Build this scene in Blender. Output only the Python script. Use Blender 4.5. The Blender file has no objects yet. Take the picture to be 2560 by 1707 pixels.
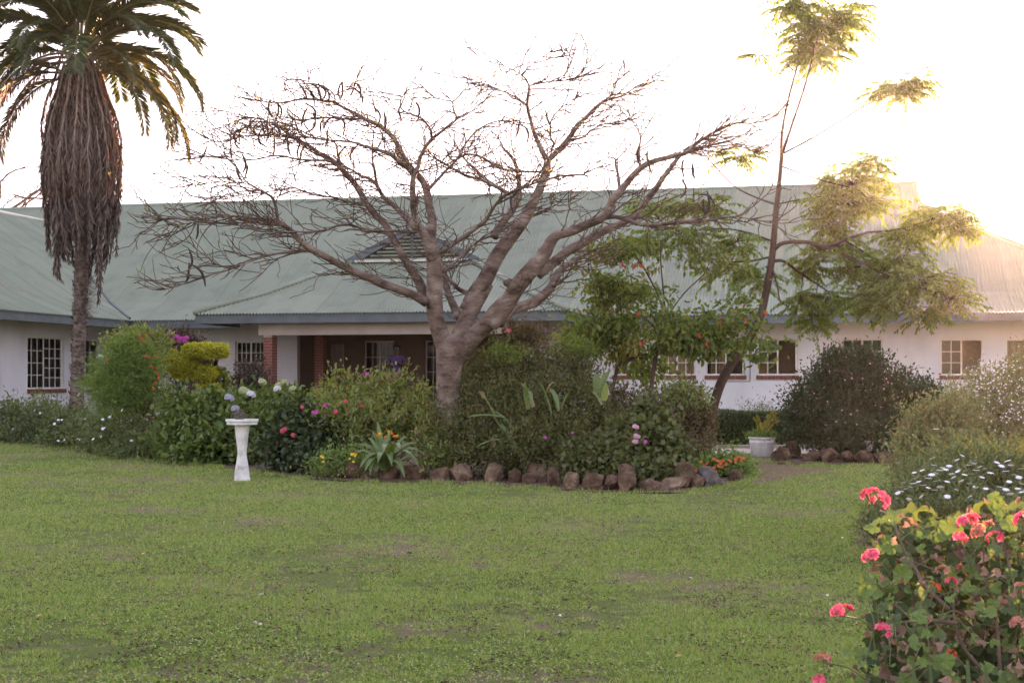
import bpy, bmesh, math, random
import numpy as np
from mathutils import Vector, Matrix

# ------------------------------------------------------------------ camera, sky, sun, exposure
scene = bpy.context.scene
F, HZ, EYE, K = 3500.0, 947.0, 1.5, 2560.0 / 2352.0
cam_data = bpy.data.cameras.new('camera')
cam_data.sensor_width = 36.0
cam_data.lens = 36.0 * F / 2560.0
cam_data.shift_y = (HZ - 853.5) / 2560.0
cam_data.clip_end = 2000.0
cam_data.clip_start = 0.05
cam = bpy.data.objects.new('camera', cam_data)
cam.location = (0, 0, EYE)
cam.rotation_euler = (math.radians(90), 0, 0)
scene.collection.objects.link(cam)
scene.camera = cam

SUN_EL, SUN_AZ = 7.4, 19.2
world = bpy.data.worlds.new("World")
scene.world = world
world.use_nodes = True
wn = world.node_tree
wn.nodes.clear()
w_out = wn.nodes.new('ShaderNodeOutputWorld')
w_bg = wn.nodes.new('ShaderNodeBackground')
w_sky = wn.nodes.new('ShaderNodeTexSky')
w_sky.sky_type = 'NISHITA'
w_sky.sun_disc = False
w_sky.sun_elevation = math.radians(SUN_EL)
w_sky.sun_rotation = math.radians(SUN_AZ)
w_sky.altitude = 900
w_sky.air_density = 1.0
w_sky.dust_density = 3.0
w_sky.ozone_density = 1.0
w_bg.inputs['Strength'].default_value = 0.15
# dusty evening air: the brightest parts of the sky are levelled off, sky / (1 + k * sky)
w_k = wn.nodes.new('ShaderNodeVectorMath'); w_k.operation = 'MULTIPLY_ADD'
w_k.inputs[1].default_value = (1.1, 1.1, 1.1); w_k.inputs[2].default_value = (1, 1, 1)
w_d = wn.nodes.new('ShaderNodeVectorMath'); w_d.operation = 'DIVIDE'
wn.links.new(w_sky.outputs[0], w_k.inputs[0])
wn.links.new(w_sky.outputs[0], w_d.inputs[0]); wn.links.new(w_k.outputs[0], w_d.inputs[1])
wn.links.new(w_d.outputs[0], w_bg.inputs[0])
wn.links.new(w_bg.outputs[0], w_out.inputs[0])

sun_data = bpy.data.lights.new('sun', 'SUN')
sun_data.energy = 2.0
sun_data.angle = math.radians(0.6)
sun_data.color = (1.0, 0.62, 0.33)
sun = bpy.data.objects.new('sun', sun_data)
_el, _az = math.radians(SUN_EL), math.radians(SUN_AZ)
sun_dir = Vector((math.sin(_az) * math.cos(_el), math.cos(_az) * math.cos(_el), math.sin(_el)))
sun.rotation_euler = sun_dir.to_track_quat('Z', 'Y').to_euler()
sun.location = (20, 60, 30)
scene.collection.objects.link(sun)

scene.view_settings.view_transform = 'Standard'
scene.view_settings.look = 'None'
scene.view_settings.gamma = 1.0
scene.view_settings.use_curve_mapping = False
scene.view_settings.exposure = 4.45
scene.view_settings.use_white_balance = True
scene.view_settings.white_balance_temperature = 6700
scene.view_settings.white_balance_tint = 32.0

C = scene.collection

# ------------------------------------------------------------------ helpers
def P(fx, fy, d):
    """a point seen at picture position fx, fy (2352 wide) at depth d"""
    return np.array(((fx * K - 1280.0) * d / F, d, EYE + (HZ - fy * K) * d / F))

def S(sx, sy, d):
    return np.array(((sx - 1280.0) * d / F, d, EYE + (HZ - sy) * d / F))

def gd(fy):
    """depth of a ground point seen at picture height fy"""
    return EYE * F / (fy * K - HZ)

def G(fx, fy):
    p = P(fx, fy, gd(fy)); p[2] = 0.0
    return p

def size(fpx, d):
    return fpx * K * d / F

def mesh_np(name, verts, faces):
    """verts (n,3); faces: an (m,k) int array or a list of such arrays"""
    verts = np.asarray(verts, dtype=np.float32)
    if isinstance(faces, np.ndarray):
        faces = [faces]
    faces = [np.asarray(f, dtype=np.int32) for f in faces if len(f)]
    me = bpy.data.meshes.new(name)
    me.vertices.add(len(verts))
    me.vertices.foreach_set('co', verts.ravel())
    nl = sum(f.size for f in faces); nf = sum(len(f) for f in faces)
    me.loops.add(nl); me.polygons.add(nf)
    me.loops.foreach_set('vertex_index', np.concatenate([f.ravel() for f in faces]))
    starts, o = [], 0
    for f in faces:
        starts.append(o + np.arange(len(f), dtype=np.int32) * f.shape[1]); o += f.size
    me.polygons.foreach_set('loop_start', np.concatenate(starts))
    me.update(calc_edges=True)
    me.validate()
    return me

class MB:
    """collects shapes, then links them as ONE mesh object"""
    def __init__(self):
        self.v, self.f = [], []
        self.n = 0
    def add(self, verts, faces):
        verts = np.asarray(verts, dtype=float)
        self.v.append(verts)
        for f in faces:
            self.f.append([i + self.n for i in f])
        self.n += len(verts)
        return self
    def box(self, x0, x1, y0, y1, z0, z1):
        v = [(x0,y0,z0),(x1,y0,z0),(x1,y1,z0),(x0,y1,z0),(x0,y0,z1),(x1,y0,z1),(x1,y1,z1),(x0,y1,z1)]
        return self.add(v, [(0,3,2,1),(4,5,6,7),(0,1,5,4),(1,2,6,5),(2,3,7,6),(3,0,4,7)])
    def bar(self, a, b, w, h, up=(0,0,1)):
        """box section bar from a to b"""
        a, b = np.array(a, float), np.array(b, float)
        t = (b - a) / np.linalg.norm(b - a)
        s = np.cross(t, up); s /= np.linalg.norm(s); u = np.cross(s, t)
        v = []
        for p in (a, b):
            for i, j in ((-1,-1),(1,-1),(1,1),(-1,1)):
                v.append(p + s * i * w / 2 + u * j * h / 2)
        return self.add(v, [(0,3,2,1),(4,5,6,7),(0,1,5,4),(1,2,6,5),(2,3,7,6),(3,0,4,7)])
    def tube(self, pts, radii, sides=6, cap=True):
        v, f = tube(pts, radii, sides, cap)
        return self.add(v, f)
    def lathe(self, prof, seg=20, c=(0,0,0), rot=0.0):
        v, f = [], []
        for r, z in prof:
            for k in range(seg):
                a = 2 * math.pi * k / seg + rot
                v.append((c[0] + r * math.cos(a), c[1] + r * math.sin(a), c[2] + z))
        for i in range(len(prof) - 1):
            for k in range(seg):
                k2 = (k + 1) % seg
                f.append((i*seg+k, i*seg+k2, (i+1)*seg+k2, (i+1)*seg+k))
        f.append(tuple(reversed(range(seg))))
        f.append(tuple(range((len(prof)-1)*seg, len(prof)*seg)))
        return self.add(v, f)
    def mesh(self, name, origin=(0,0,0), smooth=False):
        v = np.concatenate(self.v) - np.array(origin, float)
        me = bpy.data.meshes.new(name)
        me.from_pydata([tuple(p) for p in v], [], self.f)
        me.update()
        if smooth:
            me.polygons.foreach_set('use_smooth', [True] * len(me.polygons))
        return me

def tube(pts, radii, sides=6, cap=True):
    pts = np.asarray(pts, float); n = len(pts)
    radii = np.broadcast_to(np.asarray(radii, float), (n,))
    tan = np.gradient(pts, axis=0)
    tan /= np.maximum(np.linalg.norm(tan, axis=1, keepdims=True), 1e-9)
    ref = np.array((0.31, 0.83, 0.46))
    if abs(tan[0] @ ref) > 0.9: ref = np.array((1.0, 0, 0))
    u = ref - tan[0] * (ref @ tan[0]); u /= np.linalg.norm(u)
    ang = 2 * np.pi * np.arange(sides) / sides
    v = np.zeros((n, sides, 3))
    for i in range(n):
        u = u - tan[i] * (u @ tan[i]); u /= max(np.linalg.norm(u), 1e-9)
        w = np.cross(tan[i], u)
        v[i] = pts[i] + radii[i] * (np.cos(ang)[:, None] * u + np.sin(ang)[:, None] * w)
    f = []
    for i in range(n - 1):
        for k in range(sides):
            k2 = (k + 1) % sides
            f.append((i*sides+k, i*sides+k2, (i+1)*sides+k2, (i+1)*sides+k))
    if cap:
        f.append(tuple(reversed(range(sides)))); f.append(tuple(range((n-1)*sides, n*sides)))
    return v.reshape(-1, 3), f

def smooth_line(pts, m=4):
    """Catmull-Rom resampling of a polyline of any dimension"""
    p = np.asarray(pts, float)
    if len(p) < 3: return p
    q = np.vstack([2*p[0]-p[1], p, 2*p[-1]-p[-2]])
    out = []
    for i in range(1, len(q) - 2):
        a, b, c, d = q[i-1], q[i], q[i+1], q[i+2]
        for t in np.arange(m) / m:
            out.append(0.5 * (2*b + (c-a)*t + (2*a-5*b+4*c-d)*t*t + (3*b-a-3*c+d)*t**3))
    out.append(p[-1])
    return np.array(out)

def link(name, me, m=None, parent=None, loc=(0,0,0), rot=(0,0,0), scl=(1,1,1)):
    o = bpy.data.objects.new(name, me)
    C.objects.link(o)
    if m is not None and me is not None and len(me.materials) == 0:
        me.materials.append(m)
    if parent is not None:
        o.parent = parent
    o.location = loc; o.rotation_euler = rot; o.scale = scl
    if m is not None and me is not None and me.materials[0] is not m:      # shared mesh, own colour
        o.material_slots[0].link = 'OBJECT'; o.material_slots[0].material = m
    return o

def thing(name, label, cat, loc=(0,0,0), group=None, rotz=0.0):
    o = bpy.data.objects.new(name, None)
    C.objects.link(o)
    o.empty_display_size = 0.2
    o.location = loc; o.rotation_euler = (0, 0, rotz)
    o['label'] = label; o['category'] = cat
    if group: o['group'] = group
    return o

def tag(o, label, cat, group=None):
    o['label'] = label; o['category'] = cat
    if group: o['group'] = group
    return o

def stuff(o):
    o['kind'] = 'stuff'; return o

def struct(name, me, m):
    o = link(name, me, m); o['kind'] = 'structure'; return o

def unit(a):
    return a / np.maximum(np.linalg.norm(a, axis=-1, keepdims=True), 1e-9)

def vnoise(x, y, scale, seed):
    rs = np.random.RandomState(seed)
    g = rs.rand(64, 64)
    u, v = x / scale, y / scale
    i, j = np.floor(u).astype(int), np.floor(v).astype(int)
    fu, fv = u - i, v - j
    fu = fu*fu*(3-2*fu); fv = fv*fv*(3-2*fv)
    a = g[i % 64, j % 64]; b = g[(i+1) % 64, j % 64]; c = g[i % 64, (j+1) % 64]; d = g[(i+1) % 64, (j+1) % 64]
    return (a*(1-fu)+b*fu)*(1-fv) + (c*(1-fu)+d*fu)*fv

# ------------------------------------------------------------------ materials
def new_mat(name):
    m = bpy.data.materials.new(name); m.use_nodes = True
    nt = m.node_tree
    b = nt.nodes['Principled BSDF']
    return m, nt, b

def ramp(nt, cols, src, interp='LINEAR'):
    r = nt.nodes.new('ShaderNodeValToRGB')
    r.color_ramp.interpolation = interp
    el = r.color_ramp.elements
    n = len(cols)
    for i, c in enumerate(cols):
        if len(c) == 4: pos, c = c[3], c[:3]
        else: pos = i / max(n - 1, 1)
        e = el[i] if i < 2 else el.new(pos)
        e.position = pos; e.color = (*c, 1)
    nt.links.new(src, r.inputs[0])
    return r

def noise(nt, scale, detail=4, rough=0.55, coord='Object', mapping=None):
    tc = nt.nodes.new('ShaderNodeTexCoord')
    n = nt.nodes.new('ShaderNodeTexNoise')
    n.inputs['Scale'].default_value = scale
    n.inputs['Detail'].default_value = detail
    n.inputs['Roughness'].default_value = rough
    if mapping:
        mp = nt.nodes.new('ShaderNodeMapping'); mp.inputs['Scale'].default_value = mapping
        nt.links.new(tc.outputs[coord], mp.inputs[0]); nt.links.new(mp.outputs[0], n.inputs[0])
    else:
        nt.links.new(tc.outputs[coord], n.inputs[0])
    return n

def bump(nt, b, src, strength, dist=0.02):
    bp = nt.nodes.new('ShaderNodeBump')
    bp.inputs['Strength'].default_value = strength; bp.inputs['Distance'].default_value = dist
    nt.links.new(src, bp.inputs['Height']); nt.links.new(bp.outputs[0], b.inputs['Normal'])

def noisy(name, cols, scale=4.0, rough=0.8, bstr=0.3, bdist=0.01, mapping=None, detail=6, bscale=None, spec=0.3):
    m, nt, b = new_mat(name)
    n = noise(nt, scale, detail, mapping=mapping)
    lo, hi = 0.32, 0.68
    cc = [(*c, lo + (hi-lo)*i/max(len(cols)-1, 1)) for i, c in enumerate(cols)]
    r = ramp(nt, cc, n.outputs[0])
    nt.links.new(r.outputs[0], b.inputs['Base Color'])
    b.inputs['Roughness'].default_value = rough
    b.inputs['Specular IOR Level'].default_value = spec
    if bstr:
        n2 = noise(nt, bscale or scale * 4, 5, mapping=mapping)
        bump(nt, b, n2.outputs[0], bstr, bdist)
    return m

def leaf_mat(name, cols, trans=0.35, rough=0.5, tint=(1.25, 1.2, 0.45), spec=0.35):
    m, nt, b = new_mat(name)
    g = nt.nodes.new('ShaderNodeNewGeometry')
    r = ramp(nt, cols, g.outputs['Random Per Island'])
    nt.links.new(r.outputs[0], b.inputs['Base Color'])
    b.inputs['Roughness'].default_value = rough
    b.inputs['Specular IOR Level'].default_value = spec
    tr = nt.nodes.new('ShaderNodeBsdfTranslucent')
    mul = nt.nodes.new('ShaderNodeMix'); mul.data_type = 'RGBA'; mul.blend_type = 'MULTIPLY'
    mul.inputs[0].default_value = 1.0
    mul.inputs[7].default_value = (*tint, 1)
    nt.links.new(r.outputs[0], mul.inputs[6]); nt.links.new(mul.outputs[2], tr.inputs[0])
    mx = nt.nodes.new('ShaderNodeMixShader'); mx.inputs[0].default_value = trans
    nt.links.new(b.outputs[0], mx.inputs[1]); nt.links.new(tr.outputs[0], mx.inputs[2])
    nt.links.new(mx.outputs[0], nt.nodes['Material Output'].inputs[0])
    return m

def plain(name, col, rough=0.6, spec=0.4, metal=0.0):
    m, nt, b = new_mat(name)
    n = noise(nt, 9.0, 4)
    d = tuple(c * 0.86 for c in col); e = tuple(min(1, c * 1.1) for c in col)
    r = ramp(nt, [(*d, 0.3), (*e, 0.7)], n.outputs[0])
    nt.links.new(r.outputs[0], b.inputs['Base Color'])
    b.inputs['Roughness'].default_value = rough
    b.inputs['Specular IOR Level'].default_value = spec
    b.inputs['Metallic'].default_value = metal
    return m

def veined(m, vein, strength=0.45):
    """adds pale veins running out from the stalk joint of a leaf that is an object of its own"""
    nt = m.node_tree
    tc = nt.nodes.new('ShaderNodeTexCoord'); sx = nt.nodes.new('ShaderNodeSeparateXYZ')
    nt.links.new(tc.outputs['Object'], sx.inputs[0])
    def mth(op, a, b=None, val=None):
        n = nt.nodes.new('ShaderNodeMath'); n.operation = op
        nt.links.new(a, n.inputs[0])
        if b is not None: nt.links.new(b, n.inputs[1])
        if val is not None: n.inputs[1].default_value = val
        return n.outputs[0]
    ang = mth('ARCTAN2', sx.outputs[1], sx.outputs[0])
    s_ = mth('ABSOLUTE', mth('SINE', mth('MULTIPLY', ang, val=4.2)))
    f_ = mth('MULTIPLY', mth('LESS_THAN', s_, val=0.16), val=strength)
    for tgt in (nt.nodes['Principled BSDF'].inputs['Base Color'],):
        src = tgt.links[0].from_socket
        mx = nt.nodes.new('ShaderNodeMix'); mx.data_type = 'RGBA'
        mx.inputs[7].default_value = (*vein, 1)
        nt.links.new(f_, mx.inputs[0]); nt.links.new(src, mx.inputs[6]); nt.links.new(mx.outputs[2], tgt)
    bump(nt, nt.nodes['Principled BSDF'], s_, 0.5, 0.004)
    return m

M = {}
# ground
def ground_mat():
    m, nt, b = new_mat('lawn_ground')
    n1 = noise(nt, 0.55, 5, 0.6)
    n2 = noise(nt, 9.0, 6, 0.65)
    n3 = noise(nt, 38.0, 8, 0.8)
    g = ramp(nt, [(0.055, 0.045, 0.022, 0.34), (0.10, 0.125, 0.03, 0.45), (0.15, 0.19, 0.045, 0.56), (0.23, 0.215, 0.09, 0.70)], n3.outputs[0])
    s = ramp(nt, [(0.15, 0.11, 0.068, 0.35), (0.27, 0.20, 0.125, 0.65)], n3.outputs[0])
    add = nt.nodes.new('ShaderNodeMath'); add.operation = 'MULTIPLY_ADD'
    add.inputs[1].default_value = 0.55
    nt.links.new(n2.outputs[0], add.inputs[0]); nt.links.new(n1.outputs[0], add.inputs[2])
    f = ramp(nt, [(0, 0, 0, 0.76), (1, 1, 1, 0.90)], add.outputs[0])
    mx = nt.nodes.new('ShaderNodeMix'); mx.data_type = 'RGBA'
    nt.links.new(f.outputs[0], mx.inputs[0]); nt.links.new(g.outputs[0], mx.inputs[6]); nt.links.new(s.outputs[0], mx.inputs[7])
    nt.links.new(mx.outputs[2], b.inputs['Base Color'])
    b.inputs['Roughness'].default_value = 0.95
    b.inputs['Specular IOR Level'].default_value = 0.1
    bump(nt, b, n3.outputs[0], 1.0, 0.03)
    return m
M['ground'] = ground_mat()
M['soil'] = noisy('bed_soil', [(0.05, 0.03, 0.022), (0.12, 0.075, 0.05), (0.19, 0.125, 0.085)], 7.0, 0.95, 0.8, 0.03, bscale=40, spec=0.1)
M['dirt'] = noisy('bare_dirt', [(0.13, 0.09, 0.05), (0.19, 0.125, 0.08), (0.10, 0.10, 0.035)], 5.0, 0.95, 0.6, 0.02, bscale=50, spec=0.1)
M['grass'] = leaf_mat('grass_blade', [(0.115, 0.195, 0.038), (0.175, 0.285, 0.056), (0.24, 0.345, 0.078), (0.32, 0.35, 0.12), (0.37, 0.33, 0.18)], 0.3, 0.6, spec=0.2)
M['litter'] = leaf_mat('dry_litter', [(0.055, 0.034, 0.024), (0.12, 0.078, 0.055), (0.20, 0.14, 0.10), (0.085, 0.06, 0.05)], 0.1, 0.8, (1, .9, .7), 0.15)
M['rock'] = noisy('border_rock', [(0.040, 0.023, 0.015), (0.105, 0.061, 0.038), (0.20, 0.13, 0.085)], 5.0, 0.9, 0.9, 0.03, bscale=22, spec=0.2)
M['rock_tan'] = noisy('tan_rock', [(0.075, 0.044, 0.029), (0.17, 0.11, 0.07), (0.28, 0.20, 0.135)], 5.0, 0.9, 0.9, 0.03, bscale=22, spec=0.2)
M['rock_grey'] = noisy('grey_stone', [(0.05, 0.04, 0.037), (0.10, 0.082, 0.075), (0.17, 0.14, 0.13)], 9.0, 0.9, 0.8, 0.02, bscale=30, spec=0.2)
M['concrete'] = noisy('weathered_white_concrete', [(0.30, 0.285, 0.255), (0.56, 0.54, 0.51), (0.68, 0.66, 0.63)], 7.0, 0.85, 0.35, 0.01, bscale=50, spec=0.2)
M['paving'] = noisy('pale_paving', [(0.28, 0.22, 0.17), (0.40, 0.33, 0.26)], 6.0, 0.9, 0.3, 0.01, spec=0.2)
# house
def wall_mat():
    m, nt, b = new_mat('white_plaster')
    n1 = noise(nt, 0.7, 6, 0.6, mapping=(1, 1, 0.35)); n2 = noise(nt, 30, 5, 0.6)
    r = ramp(nt, [(0.47, 0.44, 0.44, 0.25), (0.60, 0.58, 0.60, 0.48), (0.64, 0.625, 0.66, 0.72)], n1.outputs[0])
    nt.links.new(r.outputs[0], b.inputs['Base Color'])
    b.inputs['Roughness'].default_value = 0.85; b.inputs['Specular IOR Level'].default_value = 0.2
    bump(nt, b, n2.outputs[0], 0.25, 0.008)
    return m
M['wall'] = wall_mat()
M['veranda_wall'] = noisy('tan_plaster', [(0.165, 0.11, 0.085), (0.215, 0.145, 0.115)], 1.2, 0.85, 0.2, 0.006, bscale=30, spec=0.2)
M['room'] = plain('room_wall', (0.30, 0.26, 0.22), 0.9, 0.1)
def roof_mat(name, rust=0.0):
    m, nt, b = new_mat(name)
    oi = nt.nodes.new('ShaderNodeObjectInfo')
    n1 = noise(nt, 1.3, 6, 0.6, mapping=(1.0, 1.0, 1.0)); n2 = noise(nt, 14, 4, 0.6)
    r0 = ramp(nt, [(0.172, 0.190, 0.132, 0.0), (0.200, 0.217, 0.152, 1.0)], oi.outputs['Random'])
    r = ramp(nt, [(0.80, 0.82, 0.80, 0.3), (1.0, 1.0, 1.0, 0.5), (1.06, 1.05, 1.04, 0.75)], n1.outputs[0])
    mul = nt.nodes.new('ShaderNodeMix'); mul.data_type = 'RGBA'; mul.blend_type = 'MULTIPLY'; mul.inputs[0].default_value = 1
    nt.links.new(r0.outputs[0], mul.inputs[6]); nt.links.new(r.outputs[0], mul.inputs[7])
    out = mul.outputs[2]
    # rust spots and streaks
    nr = noise(nt, 2.2, 7, 0.62, mapping=(1.6, 1.0, 0.5))
    lo = 0.70 - rust * 0.2
    fr = ramp(nt, [(0, 0, 0, lo), (1, 1, 1, lo + 0.12)], nr.outputs[0])
    rr = ramp(nt, [(0.20, 0.09, 0.065, 0.35), (0.36, 0.27, 0.22, 0.65)], n2.outputs[0])
    mx = nt.nodes.new('ShaderNodeMix'); mx.data_type = 'RGBA'
    nt.links.new(fr.outputs[0], mx.inputs[0]); nt.links.new(out, mx.inputs[6]); nt.links.new(rr.outputs[0], mx.inputs[7])
    nt.links.new(mx.outputs[2], b.inputs['Base Color'])
    b.inputs['Roughness'].default_value = 0.55; b.inputs['Specular IOR Level'].default_value = 0.35
    return m
M['roof'] = roof_mat('green_painted_iron'); M['roof_rust'] = roof_mat('rust_streaked_iron', 0.75)
M['fascia'] = noisy('blue_grey_fascia_paint', [(0.085, 0.10, 0.105), (0.12, 0.14, 0.145)], 3.0, 0.6, 0.1, spec=0.3)
M['cap'] = noisy('green_cap_metal', [(0.165, 0.185, 0.13), (0.21, 0.23, 0.165)], 2.0, 0.5, 0.1, spec=0.4)
M['cap_light'] = noisy('pale_cap_metal', [(0.42, 0.42, 0.36), (0.52, 0.50, 0.44)], 2.0, 0.5, 0.1, spec=0.4)
M['dark_metal'] = plain('dark_valley_metal', (0.06, 0.065, 0.06), 0.5)
M['frame'] = plain('cream_window_paint', (0.62, 0.58, 0.52), 0.5)
M['brick'] = noisy('red_brick', [(0.125, 0.045, 0.034), (0.20, 0.073, 0.056), (0.26, 0.11, 0.085)], 11.0, 0.9, 0.4, 0.006, bscale=60, spec=0.15)
M['mortar'] = plain('mortar', (0.30, 0.25, 0.22), 0.95, 0.1)
M['sill'] = noisy('red_oxide_brick_sill', [(0.13, 0.045, 0.032), (0.22, 0.075, 0.055)], 9.0, 0.7, 0.3, 0.006, spec=0.25)
M['beam'] = noisy('grey_cream_beam', [(0.31, 0.26, 0.22), (0.38, 0.33, 0.275)], 2.0, 0.8, 0.1)
M['door'] = noisy('dark_wood_door', [(0.05, 0.03, 0.02), (0.10, 0.055, 0.038)], 4.0, 0.5, 0.2, 0.004, mapping=(6, 6, 0.6))
M['curtain'] = noisy('tan_curtain', [(0.38, 0.24, 0.13), (0.52, 0.36, 0.21)], 3.0, 0.9, 0.3, 0.02, mapping=(8, 8, 0.4), spec=0.1)
M['curtain_green'] = noisy('green_blind', [(0.10, 0.17, 0.09), (0.15, 0.23, 0.13)], 3.0, 0.9, 0.0, spec=0.1)
M['curtain_grey'] = noisy('grey_curtain', [(0.22, 0.18, 0.18), (0.36, 0.30, 0.30)], 3.0, 0.9, 0.3, 0.02, mapping=(8, 8, 0.4), spec=0.1)
def glass_mat():
    m, nt, b = new_mat('window_glass')
    nt.nodes.remove(b)
    t = nt.nodes.new('ShaderNodeBsdfTransparent'); t.inputs[0].default_value = (0.72, 0.75, 0.74, 1)
    g = nt.nodes.new('ShaderNodeBsdfGlossy'); g.inputs['Roughness'].default_value = 0.03
    n = noise(nt, 1.5, 2)
    bp = nt.nodes.new('ShaderNodeBump'); bp.inputs['Strength'].default_value = 0.05; bp.inputs['Distance'].default_value = 0.02
    nt.links.new(n.outputs[0], bp.inputs['Height']); nt.links.new(bp.outputs[0], g.inputs['Normal'])
    fr = nt.nodes.new('ShaderNodeFresnel'); fr.inputs[0].default_value = 1.3
    mx = nt.nodes.new('ShaderNodeMixShader')
    nt.links.new(fr.outputs[0], mx.inputs[0]); nt.links.new(t.outputs[0], mx.inputs[1]); nt.links.new(g.outputs[0], mx.inputs[2])
    nt.links.new(mx.outputs[0], nt.nodes['Material Output'].inputs[0])
    return m
M['glass'] = glass_mat()
# plants
M['bark'] = noisy('pinkish_grey_bark', [(0.060, 0.038, 0.030), (0.145, 0.098, 0.078), (0.205, 0.148, 0.120), (0.30, 0.235, 0.20)], 3.2, 0.88, 1.0, 0.05, mapping=(1, 1, 1.7), bscale=15, spec=0.15, detail=9)
M['bark_dark'] = noisy('brown_twig_bark', [(0.075, 0.045, 0.035), (0.14, 0.088, 0.068)], 8.0, 0.85, 0.3, 0.01, spec=0.2)
M['bark_thin'] = noisy('slender_trunk_bark', [(0.055, 0.033, 0.025), (0.115, 0.072, 0.055)], 6.0, 0.85, 0.6, 0.01, mapping=(1, 1, 0.5), spec=0.2)
M['pod'] = noisy('dark_seed_pod', [(0.03, 0.018, 0.015), (0.06, 0.036, 0.03)], 12.0, 0.6, 0.3, 0.005)
M['bud'] = leaf_mat('fresh_bud', [(0.16, 0.20, 0.04), (0.22, 0.25, 0.07), (0.24, 0.20, 0.08)], 0.5)
M['palm_trunk'] = noisy('palm_bark', [(0.075, 0.052, 0.042), (0.15, 0.11, 0.09), (0.22, 0.175, 0.145)], 9.0, 0.95, 1.0, 0.04, mapping=(1, 1, 2.0), bscale=22, spec=0.1)
M['palm_leaf'] = leaf_mat('palm_green', [(0.038, 0.062, 0.022), (0.062, 0.092, 0.030), (0.10, 0.125, 0.035)], 0.35, 0.4, (1.5, 1.25, 0.4), 0.5)
M['palm_yellow'] = leaf_mat('palm_yellowing', [(0.10, 0.095, 0.028), (0.14, 0.125, 0.035), (0.08, 0.09, 0.026)], 0.35, 0.4, (1.2, 1.1, 0.5))
M['palm_dead'] = leaf_mat('palm_dead_brown', [(0.045, 0.028, 0.023), (0.095, 0.064, 0.052), (0.18, 0.135, 0.115), (0.18, 0.155, 0.15)], 0.15, 0.8, (1.3, .9, .6), 0.2)
M['rachis'] = noisy('dead_frond_stalk', [(0.19, 0.125, 0.09), (0.31, 0.22, 0.17)], 6.0, 0.8, 0.2)
M['rachis_green'] = noisy('green_frond_stalk', [(0.12, 0.12, 0.05), (0.19, 0.17, 0.08)], 6.0, 0.6, 0.2)

# ------------------------------------------------------------------ ground and setting
def grid_mesh(x0, x1, y0, y1, nx, ny, zf=None):
    xs, ys = np.linspace(x0, x1, nx + 1), np.linspace(y0, y1, ny + 1)
    X, Y = np.meshgrid(xs, ys)
    Z = zf(X, Y) if zf else np.zeros_like(X)
    v = np.stack([X.ravel(), Y.ravel(), Z.ravel()], 1)
    i = np.arange(nx)[None, :] + (nx + 1) * np.arange(ny)[:, None]
    f = np.stack([i, i + 1, i + nx + 2, i + nx + 1], -1).reshape(-1, 4)
    return v, f

v, f = grid_mesh(-400, 400, -60, 740, 40, 40)
struct('lawn_ground', mesh_np('lawn_ground', v, f), M['ground'])

BED = [G(-60, 1008), G(0, 1010), G(70, 1013), G(130, 1021), G(190, 1034), G(250, 1046), G(320, 1056), G(400, 1064), G(470, 1070), G(540, 1078),
       G(600, 1088), G(650, 1096), G(720, 1101), G(800, 1106), G(900, 1108), G(1000, 1110), G(1080, 1113), G(1150, 1116), G(1250, 1124),
       G(1350, 1130), G(1450, 1133), G(1560, 1133), G(1640, 1124), G(1700, 1112), G(1726, 1098), G(1728, 1085), G(1700, 1066),
       G(1640, 1050), G(1560, 1036), np.array((0.5, 35.5, 0)), np.array((-16, 37.0, 0)), np.array((-22, 36.0, 0))]
BED = np.array(BED)
BED2 = np.array([G(1775, 1063), G(1830, 1067), G(1950, 1069), G(2040, 1070), G(2075, 1085), G(2120, 1120), G(2352, 1120),
                 np.array((14.0, 29.5, 0)), np.array((5.4, 30.4, 0)), G(1775, 1036)])
BED3 = np.array([G(2000, 1155), G(1965, 1190), G(1948, 1225), G(1960, 1262), G(2010, 1300), G(2100, 1340), G(2420, 1340), G(2420, 1120), G(2080, 1110)])
def flat_poly(name, pts, z, m):
    bm = bmesh.new()
    fc = bm.faces.new([bm.verts.new((p[0], p[1], z)) for p in pts])
    bmesh.ops.recalc_face_normals(bm, faces=[fc])
    bmesh.ops.triangulate(bm, faces=[fc])
    for q in bm.faces:
        if q.normal.z < 0: q.normal_flip()
    me = bpy.data.meshes.new(name); bm.to_mesh(me); bm.free()
    return struct(name, me, m)
flat_poly('flower_bed', BED, 0.012, M['soil'])
flat_poly('shrub_bed', BED2, 0.008, M['soil'])
flat_poly('daisy_bed', BED3, 0.008, M['soil'])
# trodden bare patch between the two beds
rs = np.random.RandomState(4)
patch = [G(fx, fy) for fx, fy in ((1728, 1082), (1745, 1064), (1775, 1062), (1850, 1073), (1930, 1076), (1900, 1082), (1850, 1088), (1795, 1100), (1738, 1112), (1722, 1106))]
flat_poly('bare_path', patch, 0.004, M['dirt'])

# paved strip in front of the hedge
def strip(name, x0, x1, y0, y1, z0, z1, m):
    return struct(name, MB().box(x0, x1, y0, y1, z0, z1).mesh(name), m)
strip('paved_path', 1.5, 16.0, 27.9, 29.9, -0.05, 0.02, M['paving'])
edge = struct('path_edge', MB().box(1.5, 16.0, 30.0, 30.25, -0.05, 0.075).mesh('path_edge'), M['paving'])
for k in range(4):      # the row of loose red bricks on the paving
    b = MB().box(-0.11, 0.11, -0.05, 0.05, 0, 0.07).mesh('brick')
    o = link('brick', b, M['brick'], edge, (3.30 + k * 0.235, 29.4, 0.022), (0, 0, 0.03 * (k - 1)))

# ------------------------------------------------------------------ the house
TH = math.radians(12.36)
OY = 41.37
cT, sT = math.cos(TH), math.sin(TH)
house = thing('house', 'long white house with a green corrugated iron roof, veranda porch and left wing', 'house', (0, OY, 0), rotz=-TH)

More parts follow.
